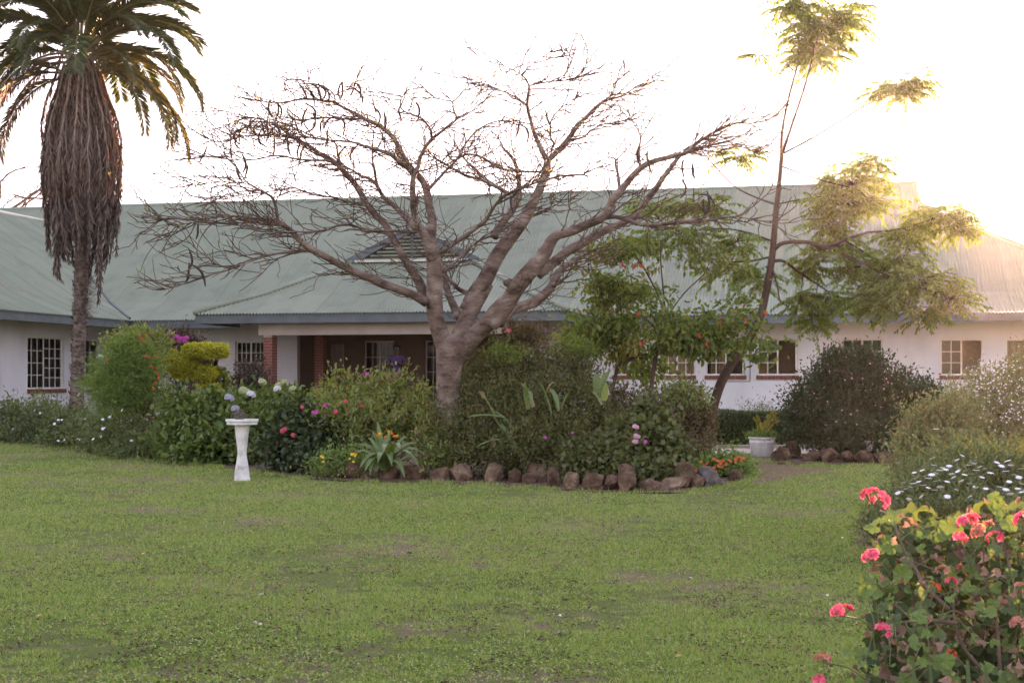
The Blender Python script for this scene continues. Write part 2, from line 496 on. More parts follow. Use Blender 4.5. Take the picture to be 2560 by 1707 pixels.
def hx(sx, Y):
    """local X on the local plane Y that is seen at picture column sx (2560 wide)"""
    a = (sx - 1280.0) / F
    return (a * (OY + Y * cT) - Y * sT) / (cT + a * sT)
def hz(sx, sy, Y):
    X = hx(sx, Y); d = OY - X * sT + Y * cT
    return EYE + (HZ - sy) * d / F

OV = 1.35                    # roof overhang
XJ = -12.3                   # wing eave
EAVE = 3.35
PX0, PX1, PY = -8.64, 2.2, -3.08
def zmain(v): return np.where(v < 1.5, EAVE + 0.407 * v, EAVE + 0.61 + (v - 1.5) * 0.623)
def zporch(v): return np.where(v < 1.5, EAVE + 0.407 * v, EAVE + 0.61 + (v - 1.5) * 0.52)

WAVE = 0.10
def sheets(face, u0, u1, vlo, vhi, zf, m, rows, lift0=0.0, width=0.9, label=None):
    """corrugated sheets laid side by side; face maps (u, v, z) to house coordinates, v runs up the slope"""
    n = max(1, int(round((u1 - u0) / width))); w = (u1 - u0) / n
    per = int(round(w / WAVE)) * 4
    for r, (ra, rb) in enumerate(rows):
        for k in range(n):
            ua = u0 + k * w
            us = ua + np.linspace(0, w, per + 1)
            lo = np.maximum(vlo(us), ra); hi = np.minimum(vhi(us), rb)
            ok = hi - lo > 0.03
            if not ok.any(): continue
            hi = np.maximum(hi, lo)
            amp = 0.029 * np.cos(np.arange(per + 1) * np.pi / 2)
            lift = lift0 + 0.012 * r + 0.003 * (k % 2)
            mids = (ra + rb) / 2
            lines = []
            for t in (0.0, 0.5, 1.0):
                vv = lo + (hi - lo) * t
                lines.append(face(us, vv, zf(vv) + amp + lift))
            V = np.concatenate(lines); q = per + 1
            idx = np.array([i for i in range(per) if ok[i] or ok[i + 1]])
            if len(idx) == 0: continue
            Fc = np.concatenate([np.stack([idx + q*j, idx + 1 + q*j, idx + 1 + q*(j+1), idx + q*(j+1)], 1) for j in range(2)])
            me = mesh_np('roof_sheet', V, Fc)
            me.polygons.foreach_set('use_smooth', [True] * len(me.polygons))
            link('roof_sheet', me, m(k, r) if callable(m) else m, house)

RX = 12.0                    # right end of the ridge
RY = 8.0
f_main = lambda u, v, z: np.stack([u, v, z], 1)
def main_lo(u): return np.where(u < XJ, np.minimum(XJ - u, 6.6), -0.06)
def main_hi(u): return np.where(u > RX, np.minimum(18.6 - u, 6.6), RY)
sheets(f_main, -28.0, 18.6, main_lo, main_hi, zmain, M['roof'], [(-0.06, 1.58), (1.5, 4.5), (4.4, RY)])
# back slope and right hip (seen edge on or not at all, still closed)
back = MB().add([(-28, RY, 8.0), (RX, RY, 8.0), (RX, 2*RY, EAVE), (-28, 2*RY, EAVE)], [(0, 1, 2, 3)])
back.add([(RX + 0.02, 6.6, float(zmain(np.array(6.6)))), (18.6, 0, EAVE), (18.6, 2*RY, EAVE), (RX + 0.02, 9.4, float(zmain(np.array(6.6))))], [(0, 1, 2, 3)])
link('rear_roof', back.mesh('rear_roof'), M['roof'], house)
zg = float(zmain(np.array(6.6)))
gab = MB().add([(RX - 0.03, 6.6, zg), (RX - 0.03, RY, 8.0), (RX - 0.03, 9.4, zg), (RX - 0.09, 6.6, zg), (RX - 0.09, RY, 8.0), (RX - 0.09, 9.4, zg)],
               [(0, 1, 2), (5, 4, 3), (0, 3, 4, 1), (1, 4, 5, 2), (2, 5, 3, 0)])
link('gable_end', gab.mesh('gable_end'), M['cap'], house)
def cap_line(name, pts, m, r=0.085):
    return link(name, MB().tube(pts, r, 8).mesh(name, smooth=True), m, house)
cap_line('ridge_cap', [(-28, RY, 8.0), (RX + 0.1, RY, 8.0)], M['cap'])
cap_line('hip_cap', [(RX, 6.6, zg + 0.02), (17.1, 1.5, EAVE + 0.64), (18.6, 0, EAVE + 0.02)], M['cap'], 0.07)
cap_line('gable_cap', [(RX + 0.03, RY, 8.0), (RX + 0.03, 6.6, zg)], M['cap'], 0.06)

# left wing: slope facing +X, its eave running towards the lawn
f_wing = lambda u, v, z: np.stack([XJ - v, -u, z], 1)
def wing_lo(u): return np.maximum(-u, -0.06) * np.where(u < 0, 1, 0) + np.where(u < 0, 0, -0.06)
WR = 6.85
def wing_hi(u): return np.full_like(u, WR)
def wing_mat(k, r):
    return M['roof_rust'] if r == 1 and k in (8, 11, 12, 13, 15) else M['roof']
sheets(f_wing, -WR, 11.5, wing_lo, wing_hi, zmain, wing_mat, [(-0.06, 1.58), (1.5, 4.5), (4.4, WR)])
zw = float(zmain(np.array(WR)))
cap_line('ridge_cap', [(XJ - WR, WR + 0.2, zw + 0.02), (XJ - WR, -11.5, zw + 0.02)], M['cap_light'], 0.1)
wb = MB().add([(XJ - WR, WR, zw), (XJ - WR, -11.5, zw), (XJ - 2*WR, -11.5, EAVE), (XJ - 2*WR, 0, EAVE)], [(0, 1, 2, 3)])
wb.add([(XJ, -11.48, EAVE), (XJ - WR, -11.48, zw), (XJ - 2*WR, -11.48, EAVE)], [(0, 1, 2)])
link('wing_rear_roof', wb.mesh('wing_rear_roof'), M['roof'], house)
# valley gutter between wing and main roof
vl = [(XJ - t, t, float(zmain(np.array(t))) + 0.045) for t in (0, 0.5, 1.5, 3, 5, 6.8)]
link('valley_gutter', MB().tube(vl, 0.05, 6).mesh('valley_gutter'), M['dark_metal'], house)

# porch roof
hw = (PX1 - PX0) / 2; PC = (PX0 + PX1) / 2
GV = 3.64
f_pf = lambda u, v, z: np.stack([u, PY + v, z], 1)
f_pl = lambda u, v, z: np.stack([PX0 + v, u, z], 1)
f_pr = lambda u, v, z: np.stack([PX1 - v, -u, z], 1)
def pf_lo(u): return np.full_like(u, -0.06)
def pf_hi(u): return np.minimum(np.minimum(u - PX0, PX1 - u), GV)
sheets(f_pf, PX0, PX1, pf_lo, pf_hi, zporch, M['roof'], [(-0.06, 1.58), (1.5, GV)], 0.02)
zb = float(zporch(np.array(GV)))
def side_hi(Y):        # up to the hip (front) and to the gable/ridge line behind
    return np.where(Y < PY + GV, np.clip(Y - PY, 0, GV), np.full_like(Y, hw))
def side_lo(Y): return np.where(Y < 0.4, -0.06, np.clip((zmain(Y) - EAVE - 0.15) / 0.5, 0, hw))
sheets(f_pl, PY, 5.2, side_lo, side_hi, zporch, M['roof'], [(-0.06, 1.58), (1.5, hw)], 0.02)
sheets(f_pr, -5.2, -PY, lambda u: side_lo(-u), lambda u: side_hi(-u), zporch, M['roof'], [(-0.06, 1.58), (1.5, hw)], 0.02)
GY = PY + GV                # plane of the gablet
za = float(zporch(np.array(hw)))
cap_line('hip_cap', [(PX0 - 0.03, PY - 0.03, EAVE + 0.04), (PX0 + 1.5, PY + 1.5, EAVE + 0.66), (PX0 + GV, GY, zb + 0.05)], M['cap'], 0.075)
cap_line('hip_cap', [(PX1 + 0.03, PY - 0.03, EAVE + 0.04), (PX1 - 1.5, PY + 1.5, EAVE + 0.66), (PX1 - GV, GY, zb + 0.05)], M['cap'], 0.075)
cap_line('ridge_cap', [(PC, GY - 0.15, za + 0.03), (PC, 5.2, za + 0.03)], M['cap'], 0.08)
apron = MB().box(PX0 + GV, PX1 - GV, GY - 0.22, GY - 0.02, zb - 0.02, zb + 0.05)
link('flashing', apron.mesh('flashing'), M['cap_light'], house)
ghw = hw - GV
gm = MB().add([(PC - ghw, GY + 0.06, zb), (PC + ghw, GY + 0.06, zb), (PC, GY + 0.06, za)], [(0, 1, 2)])
gable = link('gable_vent', gm.mesh('gable_vent'), M['dark_metal'], house)
for s in (-1, 1):
    link('barge_board', MB().bar((PC + s * (ghw + 0.25), GY - 0.12, zb + 0.02), (PC, GY - 0.12, za + 0.05), 0.06, 0.20, up=(0, 1, 0)).mesh('barge_board')
         if False else MB().bar((PC + s * (ghw + 0.3), GY - 0.12, zb - 0.02), (PC + s * 0.02, GY - 0.12, za + 0.04), 0.05, 0.2).mesh('barge_board'), M['fascia'], gable)
ns = 7
for k in range(ns):
    z = zb + 0.06 + (za - zb - 0.16) * k / ns
    half = ghw * (za - z) / (za - zb) - 0.12
    if half > 0.08:
        bmx = MB().add([(PC-half, GY-0.06, z), (PC+half, GY-0.06, z), (PC+half, GY-0.01, z+0.055), (PC-half, GY-0.01, z+0.055),
                        (PC-half, GY-0.05, z-0.012), (PC+half, GY-0.05, z-0.012), (PC+half, GY, z+0.043), (PC-half, GY, z+0.043)],
                       [(0,1,2,3),(7,6,5,4),(0,4,5,1),(3,2,6,7),(1,5,6,2),(0,3,7,4)])
        link('slat', bmx.mesh('slat'), M['frame'] if False else M['cap'], gable)
link('mullion', MB().box(PC - 0.025, PC + 0.025, GY - 0.085, GY - 0.062, zb + 0.04, za - 0.1).mesh('mullion'), M['fascia'], gable)

# fascia boards and soffits
def fascia(x0, x1, y0, y1, z0=EAVE - 0.27, z1=EAVE - 0.02):
    link('fascia_board', MB().box(x0, x1, y0, y1, z0, z1).mesh('fascia_board'), M['fascia'], house)
fascia(XJ, PX0 + 0.0, 0.0, 0.04)
fascia(PX1, 18.6, 0.0, 0.04)
fascia(PX0 + 0.04, PX1 - 0.04, PY, PY + 0.04)
fascia(PX0, PX0 + 0.04, PY, 0.0)
fascia(PX1 - 0.04, PX1, PY, 0.0)
fascia(XJ - 0.04, XJ, -11.5, 0.0)
for bx in ((XJ, 18.6, 0.05, OV + 0.05), (XJ - OV - 0.05, XJ - 0.05, -11.5, 0.0), (PX0 + 0.05, PX1 - 0.05, PY + 0.05, 0.04)):
    link('soffit', MB().box(*bx, EAVE - 0.10, EAVE - 0.06).mesh('soffit'), M['room'], house)

# walls with real openings -------------------------------------------------
def wall_open(name, a0, a1, z0, z1, openings, t, place, m):
    """openings: (a, b, c, d); place maps (along, depth, z) to house coordinates, depth 0 = outer face"""
    us = sorted({a0, a1, *[o[0] for o in openings], *[o[1] for o in openings]})
    zs = sorted({z0, z1, *[o[2] for o in openings], *[o[3] for o in openings]})
    solid = {}
    for i in range(len(us) - 1):
        for j in range(len(zs) - 1):
            cu, cz = (us[i] + us[i+1]) / 2, (zs[j] + zs[j+1]) / 2
            solid[i, j] = not any(o[0] < cu < o[1] and o[2] < cz < o[3] for o in openings)
    mb = MB()
    for (i, j), s in solid.items():
        if not s: continue
        A, B, c, d = us[i], us[i+1], zs[j], zs[j+1]
        mb.add([place(A, 0, c), place(B, 0, c), place(B, 0, d), place(A, 0, d)], [(0, 1, 2, 3)])
        mb.add([place(A, t, c), place(B, t, c), place(B, t, d), place(A, t, d)], [(3, 2, 1, 0)])
        for di, dj, q in ((-1, 0, ((A, c), (A, d))), (1, 0, ((B, c), (B, d))), (0, -1, ((A, c), (B, c))), (0, 1, ((A, d), (B, d)))):
            if not solid.get((i + di, j + dj), False):
                (p, r), (p2, r2) = q
                mb.add([place(p, 0, r), place(p2, 0, r2), place(p2, t, r2), place(p, t, r)], [(0, 1, 2, 3)])
    return link(name, mb.mesh(name), m, house)

def window(place, a, b, c, d, halves, curtain=None, sill=True, label=None, open_half=None):
    """steel window in opening a..b x c..d; halves: list of (columns, rows) across"""
    fr = MB(); w = 0.045
    def box(a0, a1, e0, e1, c0, c1, mb):
        pts = [place(A, E, Z) for Z in (c0, c1) for (A, E) in ((a0, e0), (a1, e0), (a1, e1), (a0, e1))]
        mb.add(pts, [(0,3,2,1),(4,5,6,7),(0,1,5,4),(1,2,6,5),(2,3,7,6),(3,0,4,7)])
    e0, e1 = 0.09, 0.13
    fm = MB()
    box(a, b, e0, e1, d - w, d, fm); box(a, b, e0, e1, c, c + w, fm)
    box(a, a + w, e0, e1, c + w, d - w, fm); box(b - w, b, e0, e1, c + w, d - w, fm)
    win = link('window', fm.mesh('window'), M['frame'], house)
    if label: win['label'] = label
    W = (b - a) / len(halves)
    for h, (nc, nr) in enumerate(halves):
        A, B = a + W * h + (w if h == 0 else w / 2), a + W * (h + 1) - (w if h == len(halves) - 1 else w / 2)
        if h > 0:
            mm = MB(); box(a + W * h - w / 2, a + W * h + w / 2, e0, e1, c + w, d - w, mm)
            link('mullion', mm.mesh('mullion'), M['frame'], win)
        if open_half == h:      # sash swung outwards about its outer edge
            sm = MB()
            A2 = B if h == len(halves) - 1 else A
            for z0, z1 in ((c + w, c + w + 0.03), (d - w - 0.03, d - w)):
                box(A2 - 0.02, A2 + 0.01, -0.40, 0.09, z0, z1, sm)
            box(A2 - 0.02, A2 + 0.01, -0.44, -0.40, c + w, d - w, sm)
            link('open_sash', sm.mesh('open_sash'), M['frame'], win)
            continue
        g = 0.024
        for i in range(1, nc):
            x = A + (B - A) * i / nc; bars = MB()
            box(x - g / 2, x + g / 2, e0 + 0.004, e1 - 0.004, c + w, d - w, bars)
            link('glazing_bar', bars.mesh('glazing_bar'), M['frame'], win)
        for j in range(1, nr):
            z = c + w + (d - c - 2 * w) * j / nr; bars = MB()
            box(A, B, e0 + 0.007, e1 - 0.007, z - g / 2, z + g / 2, bars)
            link('glazing_bar', bars.mesh('glazing_bar'), M['frame'], win)
        for i in range(nc):
            for j in range(nr):
                x0, x1 = A + (B - A) * i / nc, A + (B - A) * (i + 1) / nc
                z0, z1 = c + w + (d - c - 2*w) * j / nr, c + w + (d - c - 2*w) * (j + 1) / nr
                pm = MB().add([place(x0, 0.112, z0), place(x1, 0.112, z0), place(x1, 0.112, z1), place(x0, 0.112, z1)], [(3, 2, 1, 0) if place is pw_ else (0, 1, 2, 3)])
                link('pane', pm.mesh('pane'), M['glass'], win)
    if curtain:
        for A, B, Z0, Z1, mat in curtain:
            n = 24; vs, fs = [], []
            for i in range(n + 1):
                x = a + (b - a) * (A + (B - A) * i / n); e = 0.30 + 0.03 * math.sin(i * 1.9) + 0.012 * math.sin(i * 4.1)
                vs += [place(x, e, c + (d - c) * Z0), place(x, e, c + (d - c) * Z1)]
            for i in range(n): fs.append((2*i, 2*i+2, 2*i+3, 2*i+1))
            link('curtain', MB().add(vs, fs).mesh('curtain'), M[mat], win)
    if sill:
        nb = max(3, int(round((b - a + 0.06) / 0.115)))
        bw = (b - a + 0.06) / nb
        for i in range(nb):
            sm = MB(); x0 = a - 0.03 + bw * i
            box(x0 + 0.004, x0 + bw - 0.004, -0.06, 0.10, c - 0.115, c - 0.005, sm)
            link('sill_brick', sm.mesh('sill_brick'), M['sill'], win)
        sm = MB(); box(a - 0.02, b + 0.02, -0.045, 0.085, c - 0.113, c - 0.008, sm)
        link('sill_mortar', sm.mesh('sill_mortar'), M['mortar'], win)
    return win

WY = OV
WX = XJ - OV
pw_ = lambda a, e, z: (WX - e, -a, z)         # a grows towards the lawn
pm_ = lambda a, e, z: (a, WY + e, z)          # main front wall
ZT = EAVE - 0.06
def wwin(s0, s1, y0=847, y1=938):
    sm = (s0 + s1) / 2
    return (hx(s0, WY), hx(s1, WY), hz(sm, y1, WY), hz(sm, y0, WY))
wins_r = [wwin(1532, 1609), wwin(1646, 1738), wwin(1764, 1864), wwin(1893, 1995), wwin(2105, 2207), wwin(2351, 2458), wwin(2515, 2625)]
RXW = hx(1308, WY)
wall_open('wall', RXW, 18.0, 0.0, ZT, wins_r, 0.24, pm_, M['wall'])
window(pm_, *wins_r[0], [(2, 3), (2, 3)], None)
window(pm_, *wins_r[1], [(2, 3), (2, 3)], [(0.0, 0.98, 0.0, 0.75, 'curtain')])
window(pm_, *wins_r[2], [(2, 3), (2, 3)], [(0.12, 0.45, 0.0, 1.0, 'curtain')], open_half=1)
window(pm_, *wins_r[3], [(2, 3), (1, 1)], [(0.02, 0.25, 0.0, 0.6, 'curtain')], open_half=1)
window(pm_, *wins_r[4], [(2, 3), (2, 3)], [(0.55, 0.98, 0.0, 1.0, 'curtain_green')])
window(pm_, *wins_r[5], [(2, 3), (1, 1)], None, open_half=1)
window(pm_, *wins_r[6], [(1, 1), (1, 1)], [(0.06, 1.0, 0.0, 0.9, 'curtain')])
# left part of the main front wall
LXW = hx(743, WY)
wl = [(hx(588, WY), hx(662, WY), hz(625, 985, WY), hz(625, 853, WY)), (hx(470, WY), hx(545, WY), hz(510, 985, WY), hz(510, 853, WY))]
wall_open('wall', WX, LXW, 0.0, ZT, wl, 0.24, pm_, M['wall'])
window(pm_, *wl[0], [(3, 5), (3, 5)], [(0.03, 0.5, 0.86, 1.0, 'curtain_green')])
window(pm_, *wl[1], [(2, 4), (2, 4)], None)
# wing wall, facing +X
def wing_a(sx):
    """local -Y on plane X = WX seen at column sx"""
    lo, hi = -2.0, 14.0
    for _ in range(60):
        mid = (lo + hi) / 2
        x, y = WX * cT - mid * sT, OY - WX * sT - mid * cT
        if 1280 + F * x / y > sx: lo = mid
        else: hi = mid
    return lo
def wing_z(sx, sy):
    a = wing_a(sx); d = OY - WX * sT - a * cT
    return EYE + (HZ - sy) * d / F
ww = [(wing_a(161), wing_a(69), wing_z(100, 972), wing_z(100, 842)), (wing_a(250), wing_a(214), wing_z(232, 972), wing_z(232, 848))]
wall_open('wing_wall', -OV, 11.3, 0.0, ZT, ww, 0.142, pw_, M['wall'])
window(pw_, *ww[0], [(3, 5), (3, 4)], None)
window(pw_, *ww[1], [(2, 4)], None)
# veranda recess
VY = 3.7
b0, b1 = LXW, RXW
FL = 0.7
vd = [(hx(910, VY), hx(985, VY), FL, FL + 2.05), (hx(1062, VY), hx(1135, VY), FL, FL + 2.05)]
pv_ = lambda a, e, z: (a, VY + e, z)
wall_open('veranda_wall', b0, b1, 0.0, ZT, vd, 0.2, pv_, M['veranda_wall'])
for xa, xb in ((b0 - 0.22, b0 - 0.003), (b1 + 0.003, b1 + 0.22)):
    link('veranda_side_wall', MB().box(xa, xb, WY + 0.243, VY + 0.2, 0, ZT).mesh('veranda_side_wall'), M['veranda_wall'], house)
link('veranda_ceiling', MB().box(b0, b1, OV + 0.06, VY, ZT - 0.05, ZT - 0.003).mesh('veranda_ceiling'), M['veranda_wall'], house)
link('veranda_floor', MB().box(PX0 + 0.8, PX1 - 0.8, PY + 0.5, VY - 0.002, 0.0, FL).mesh('veranda_floor'), M['sill'], house)
for (a, b, c, d) in vd:
    window(pv_, a, b, c + 0.002, d, [(2, 4), (2, 4)], [(0.1, 0.35, 0.0, 1.0, 'curtain_grey')], sill=False, label='glazed double door at the back of the veranda')
dr = link('door', MB().box(hx(763, VY), hx(787, VY), VY - 0.05, VY - 0.004, FL, FL + 2.0).mesh('door'), M['door'], house)
link('handle', MB().box(hx(784, VY) - 0.05, hx(784, VY), VY - 0.09, VY - 0.052, FL + 0.98, FL + 1.0).mesh('handle'), M['dark_metal'], dr)
fr = MB(); a, b = hx(828, VY), hx(860, VY)
link('notice_frame', MB().box(a, b, VY - 0.04, VY - 0.004, 1.9, 2.65).mesh('notice_frame'), M['curtain_grey'], house)
link('ceiling_lamp', MB().lathe([(0.18, 0), (0.2, 0.03), (0.2, 0.09)], 16, (hx(928, 1.5), 1.5, ZT - 0.145)).mesh('ceiling_lamp'), M['dark_metal'], house)
# rooms behind the windows: back wall, partitions, ceiling
def room_box(*bx, m='room', name='room_wall'):
    link(name, MB().box(*bx).mesh(name), M[m], house)
room_box(b1 + 0.25, 17.9, 5.0, 5.1, 0, ZT); room_box(XJ - 0.5, b0 - 0.25, 5.0, 5.1, 0, ZT)
for sx in (1625, 1750, 2050, 2280, 2490):
    X = hx(sx, 3.0); room_box(X, X + 0.12, WY + 0.6, 4.998, 0, ZT - 0.05)
room_box(17.9, 18.0, WY + 0.26, 5.0, 0, ZT); room_box(b0 - 0.3, b1 + 0.3, VY + 2, VY + 2.1, 0, ZT)
room_box(XJ - 5.0, XJ - 4.9, -11.2, 4.9, 0, ZT); room_box(XJ - 4.89, WX - 0.25, -11.3, -11.2, 0, ZT)
room_box(-28.0, 18.0, WY + 0.25, 15.2, ZT + 0.002, ZT + 0.06); room_box(XJ - 13.0, WX - 0.25, -11.3, 0.9, ZT + 0.002, ZT + 0.06)
for bx in ((-28, 18.0, 15.2, 15.4, 0, ZT), (18.0, 18.2, WY, 15.4, 0, ZT), (XJ - 13.1, XJ - 12.9, -11.4, 15.4, 0, ZT), (XJ - 12.9, WX - 0.243, -11.5, -11.303, 0, ZT)):
    room_box(*bx, m='wall', name='rear_wall')
link('house_floor', MB().box(XJ - 12, 17.9, WY + 0.3, 15, 0.2, FL - 0.05).mesh('house_floor'), M['room'], house)

# veranda posts of red brick and the beam they carry
zbm = EAVE - 0.30
link('veranda_beam', MB().box(hx(650, -2.6), hx(1312, -2.6), -2.72, -2.5, zbm - 0.30, zbm + 0.2).mesh('veranda_beam'), M['beam'], house)
def pillar(x0, x1, y0, y1, z0, z1):
    core = link('brick_pillar', MB().box(x0 + .012, x1 - .012, y0 + .012, y1 - .012, z0, z1).mesh('brick_pillar'), M['mortar'], house)
    h = 0.083; n = int((z1 - z0) / h)
    w = (x1 - x0)
    L = MB().box(0, w * 0.62, 0, y1 - y0, 0, h - 0.012).mesh('brick'); Sx = MB().box(0, w * 0.36, 0, y1 - y0, 0, h - 0.012).mesh('brick')
    for k in range(n):
        z = z0 + k * h + 0.004
        if k % 2:
            link('brick', L, M['brick'], core, (x0, y0, z)); link('brick', Sx, M['brick'], core, (x1 - w * 0.36, y0, z))
        else:
            link('brick', Sx, M['brick'], core, (x0, y0, z)); link('brick', L, M['brick'], core, (x1 - w * 0.62, y0, z))
    return core
pillar(hx(658, -2.75), hx(680, -2.75), -2.75, -2.35, FL, zbm - 0.302)
pillar(hx(1283, -2.75), hx(1307, -2.75), -2.75, -2.35, FL, zbm - 0.302)
pillar(hx(786, 1.1), hx(808, 1.1), 1.1, 1.38, FL, ZT - 0.052)
link('downpipe', MB().tube([(hx(1371, WY) , WY - 0.05, 0.02), (hx(1371, WY), WY - 0.05, ZT - 0.05)], 0.03, 8).mesh('downpipe'), M['beam'], house)
dp = wins_r[2]
link('cable_conduit', MB().tube([(dp[1] + 0.13, WY - 0.015, 2.9), (dp[1] + 0.13, WY - 0.015, dp[2] - 0.18), (dp[0] + 0.62, WY - 0.015, dp[2] - 0.18)], 0.012, 5).mesh('cable_conduit'), M['dark_metal'], house)

# ------------------------------------------------------------------ foliage generators
def leaf_arrays(pos, axis, nrm, L, W, kind='ovate', fold=0.25, droop=0.0):
    """many leaves as one vertex/face set. pos (n,3) leaf bases; axis: along the leaf; nrm: leaf normal"""
    n = len(pos)
    axis = unit(axis); side = unit(np.cross(axis, nrm)); up = np.cross(side, axis)
    L = np.broadcast_to(np.asarray(L, float), (n,))[:, None]; W = np.broadcast_to(np.asarray(W, float), (n,))[:, None]
    if kind == 'diamond':
        tip = pos + axis * L - up * L * droop
        l = pos + axis * L * 0.45 + side * W / 2 + up * W * fold
        r = pos + axis * L * 0.45 - side * W / 2 + up * W * fold
        v = np.stack([pos, l, tip, r], 1).reshape(-1, 3)
        b = 4 * np.arange(n)[:, None]
        f = np.concatenate([b + np.array([[0, 2, 1]]), b + np.array([[0, 3, 2]])])
        return v, f
    if kind == 'blade':
        tip = pos + axis * L - up * L * droop
        l = pos + side * W / 2; r = pos - side * W / 2
        v = np.stack([l, r, tip], 1).reshape(-1, 3)
        return v, np.arange(3 * n).reshape(-1, 3)
    tip = pos + axis * L - up * L * droop
    l1 = pos + axis * L * 0.28 + side * W * 0.46 + up * W * fold
    l2 = pos + axis * L * 0.68 + side * W * 0.40 + up * (W * fold - L * droop * 0.4)
    r1 = pos + axis * L * 0.28 - side * W * 0.46 + up * W * fold
    r2 = pos + axis * L * 0.68 - side * W * 0.40 + up * (W * fold - L * droop * 0.4)
    v = np.stack([pos, l1, l2, tip, r2, r1], 1).reshape(-1, 3)
    b = 6 * np.arange(n)[:, None]
    f = np.concatenate([b + np.array([[0, 3, 2, 1]]), b + np.array([[0, 5, 4, 3]])])
    return v, f

def E(fx, fy, frx, fry, d, rd=None):
    """an ellipsoid blob seen at fx, fy with picture radii frx, fry"""
    c = P(fx, fy, d); rx = size(frx, d); rz = size(fry, d)
    return (c, np.array((rx, rx * 0.8 if rd is None else rd, rz)))

def cloud_points(rs, blobs, n, clump=0.16, per=22, hollow=0.55, squash=0.7, zmin=0.03, rag=0.12, flat=0.0):
    """points grouped in clumps over the skins of ellipsoids; returns points, outward directions, clump centres"""
    area = np.array([(r[0]*r[1] + r[0]*r[2] + r[1]*r[2]) for _, r in blobs]); area = area / area.sum()
    P_, O_, CC, CO = [], [], [], []
    for (c, r), a in zip(blobs, area):
        k = max(4, int(n * a / per))
        d = unit(rs.normal(size=(k, 3)))
        rad = 1.0 - hollow * rs.rand(k) ** 2.0 + rag * rs.normal(size=k)
        cc = c + d * r * rad[:, None]
        keep = cc[:, 2] > zmin
        cc, d = cc[keep], d[keep]
        if len(cc) == 0: continue
        o = unit(d / r)
        m = np.repeat(np.arange(len(cc)), per)
        cs = clump * (0.6 + 0.8 * rs.rand(len(cc)))
        p = cc[m] + rs.normal(size=(len(m), 3)) * cs[m][:, None] * np.array((1, 1, squash))
        if flat: p[:, 2] = cc[m][:, 2] + (p[:, 2] - cc[m][:, 2]) * (1 - flat)
        ok = p[:, 2] > zmin
        P_.append(p[ok]); O_.append(o[m][ok]); CC.append(cc); CO.append(o)
    return np.concatenate(P_), np.concatenate(O_), np.concatenate(CC), np.concatenate(CO)

def leaves_on(rs, pts, out, L, W, kind='ovate', up=0.3, outw=0.8, rnd=0.8, droop=0.1, hang=0.0, lvar=0.3, nup=0.6, fold=0.2):
    n = len(pts)
    ax = unit(out * outw + rs.normal(size=(n, 3)) * rnd + np.array((0, 0, up - hang)))
    nr = unit(rs.normal(size=(n, 3)) * 0.6 + out * 0.4 + np.array((0, 0, nup)))
    s = 1 + lvar * (rs.rand(n) * 2 - 1)
    return leaf_arrays(pts, ax, nr, L * s, W * s, kind, fold, droop)

def shrub_stems(rs, base, centres, k, r0, mid_up=0.3, sides=5):
    mb = MB()
    idx = rs.choice(len(centres), min(k, len(centres)), replace=False)
    for i in idx:
        b = np.array(base) + np.array((rs.normal() * 0.05, rs.normal() * 0.05, 0))
        t = centres[i]; m = (b + t) / 2 + rs.normal(size=3) * 0.06 * np.linalg.norm(t - b) + np.array((0, 0, mid_up * 0.2 * np.linalg.norm(t - b)))
        pts = smooth_line([b, m, t], 4)
        mb.tube(pts, np.linspace(r0, r0 * 0.3, len(pts)), sides, False)
    return mb

def shrub(name, label, cat, blobs, n, L, W, mat, base=None, seed=1, group=None, stems=9, stem_r=0.012, stem_mat='bark_dark', kind='diamond', cl=None, lf=None, sprig=0.25, sl=0.20):
    rs = np.random.RandomState(seed)
    cl = cl or {}; lf = lf or {}
    if base is None:
        c = np.mean([b[0] for b in blobs], 0); base = (c[0], c[1], 0)
    base = np.array(base, float)
    t = thing(name, label, cat, base, group)
    pts, out, cc, co = cloud_points(rs, blobs, n, **cl)
    v, f = leaves_on(rs, pts, out, L, W, kind, **lf)
    # loose shoots that break the outline
    idx = np.where(co[:, 2] > -0.2)[0]
    ns = int(len(idx) * sprig)
    if ns:
        idx = rs.choice(idx, ns); nl = 11
        sd = unit(co[idx] * 0.55 + rs.normal(size=(ns, 3)) * 0.35 + np.array((0, 0, 0.75)))
        sL = sl * (0.5 + 1.0 * rs.rand(ns))
        tt = (np.arange(nl) + 1.0) / nl
        sp = (cc[idx] + co[idx] * 0.03)[:, None, :] + sd[:, None, :] * (sL[:, None] * tt[None, :])[..., None] + rs.normal(size=(ns, nl, 3)) * 0.008
        sp = sp.reshape(-1, 3); so = unit(np.repeat(sd, nl, 0) * 0.6 + rs.normal(size=sp.shape) * 0.7)
        v2, f2 = leaves_on(rs, sp, so, L * 0.9, W * 0.9, kind, **lf)
        f = np.concatenate([f, f2 + len(v)]); v = np.concatenate([v, v2])
    v[:, 2] = np.maximum(v[:, 2], 0.015)
    stuff(link('foliage', mesh_np('foliage', v - base, f), M[mat], t))
    if stems:
        mb = shrub_stems(rs, base, cc, stems, stem_r)
        stuff(link('stems', mb.mesh('stems', base), M[stem_mat], t))
    t_info = dict(root=t, base=base, pts=pts, out=out, cc=cc, co=co, rs=rs)
    return t_info

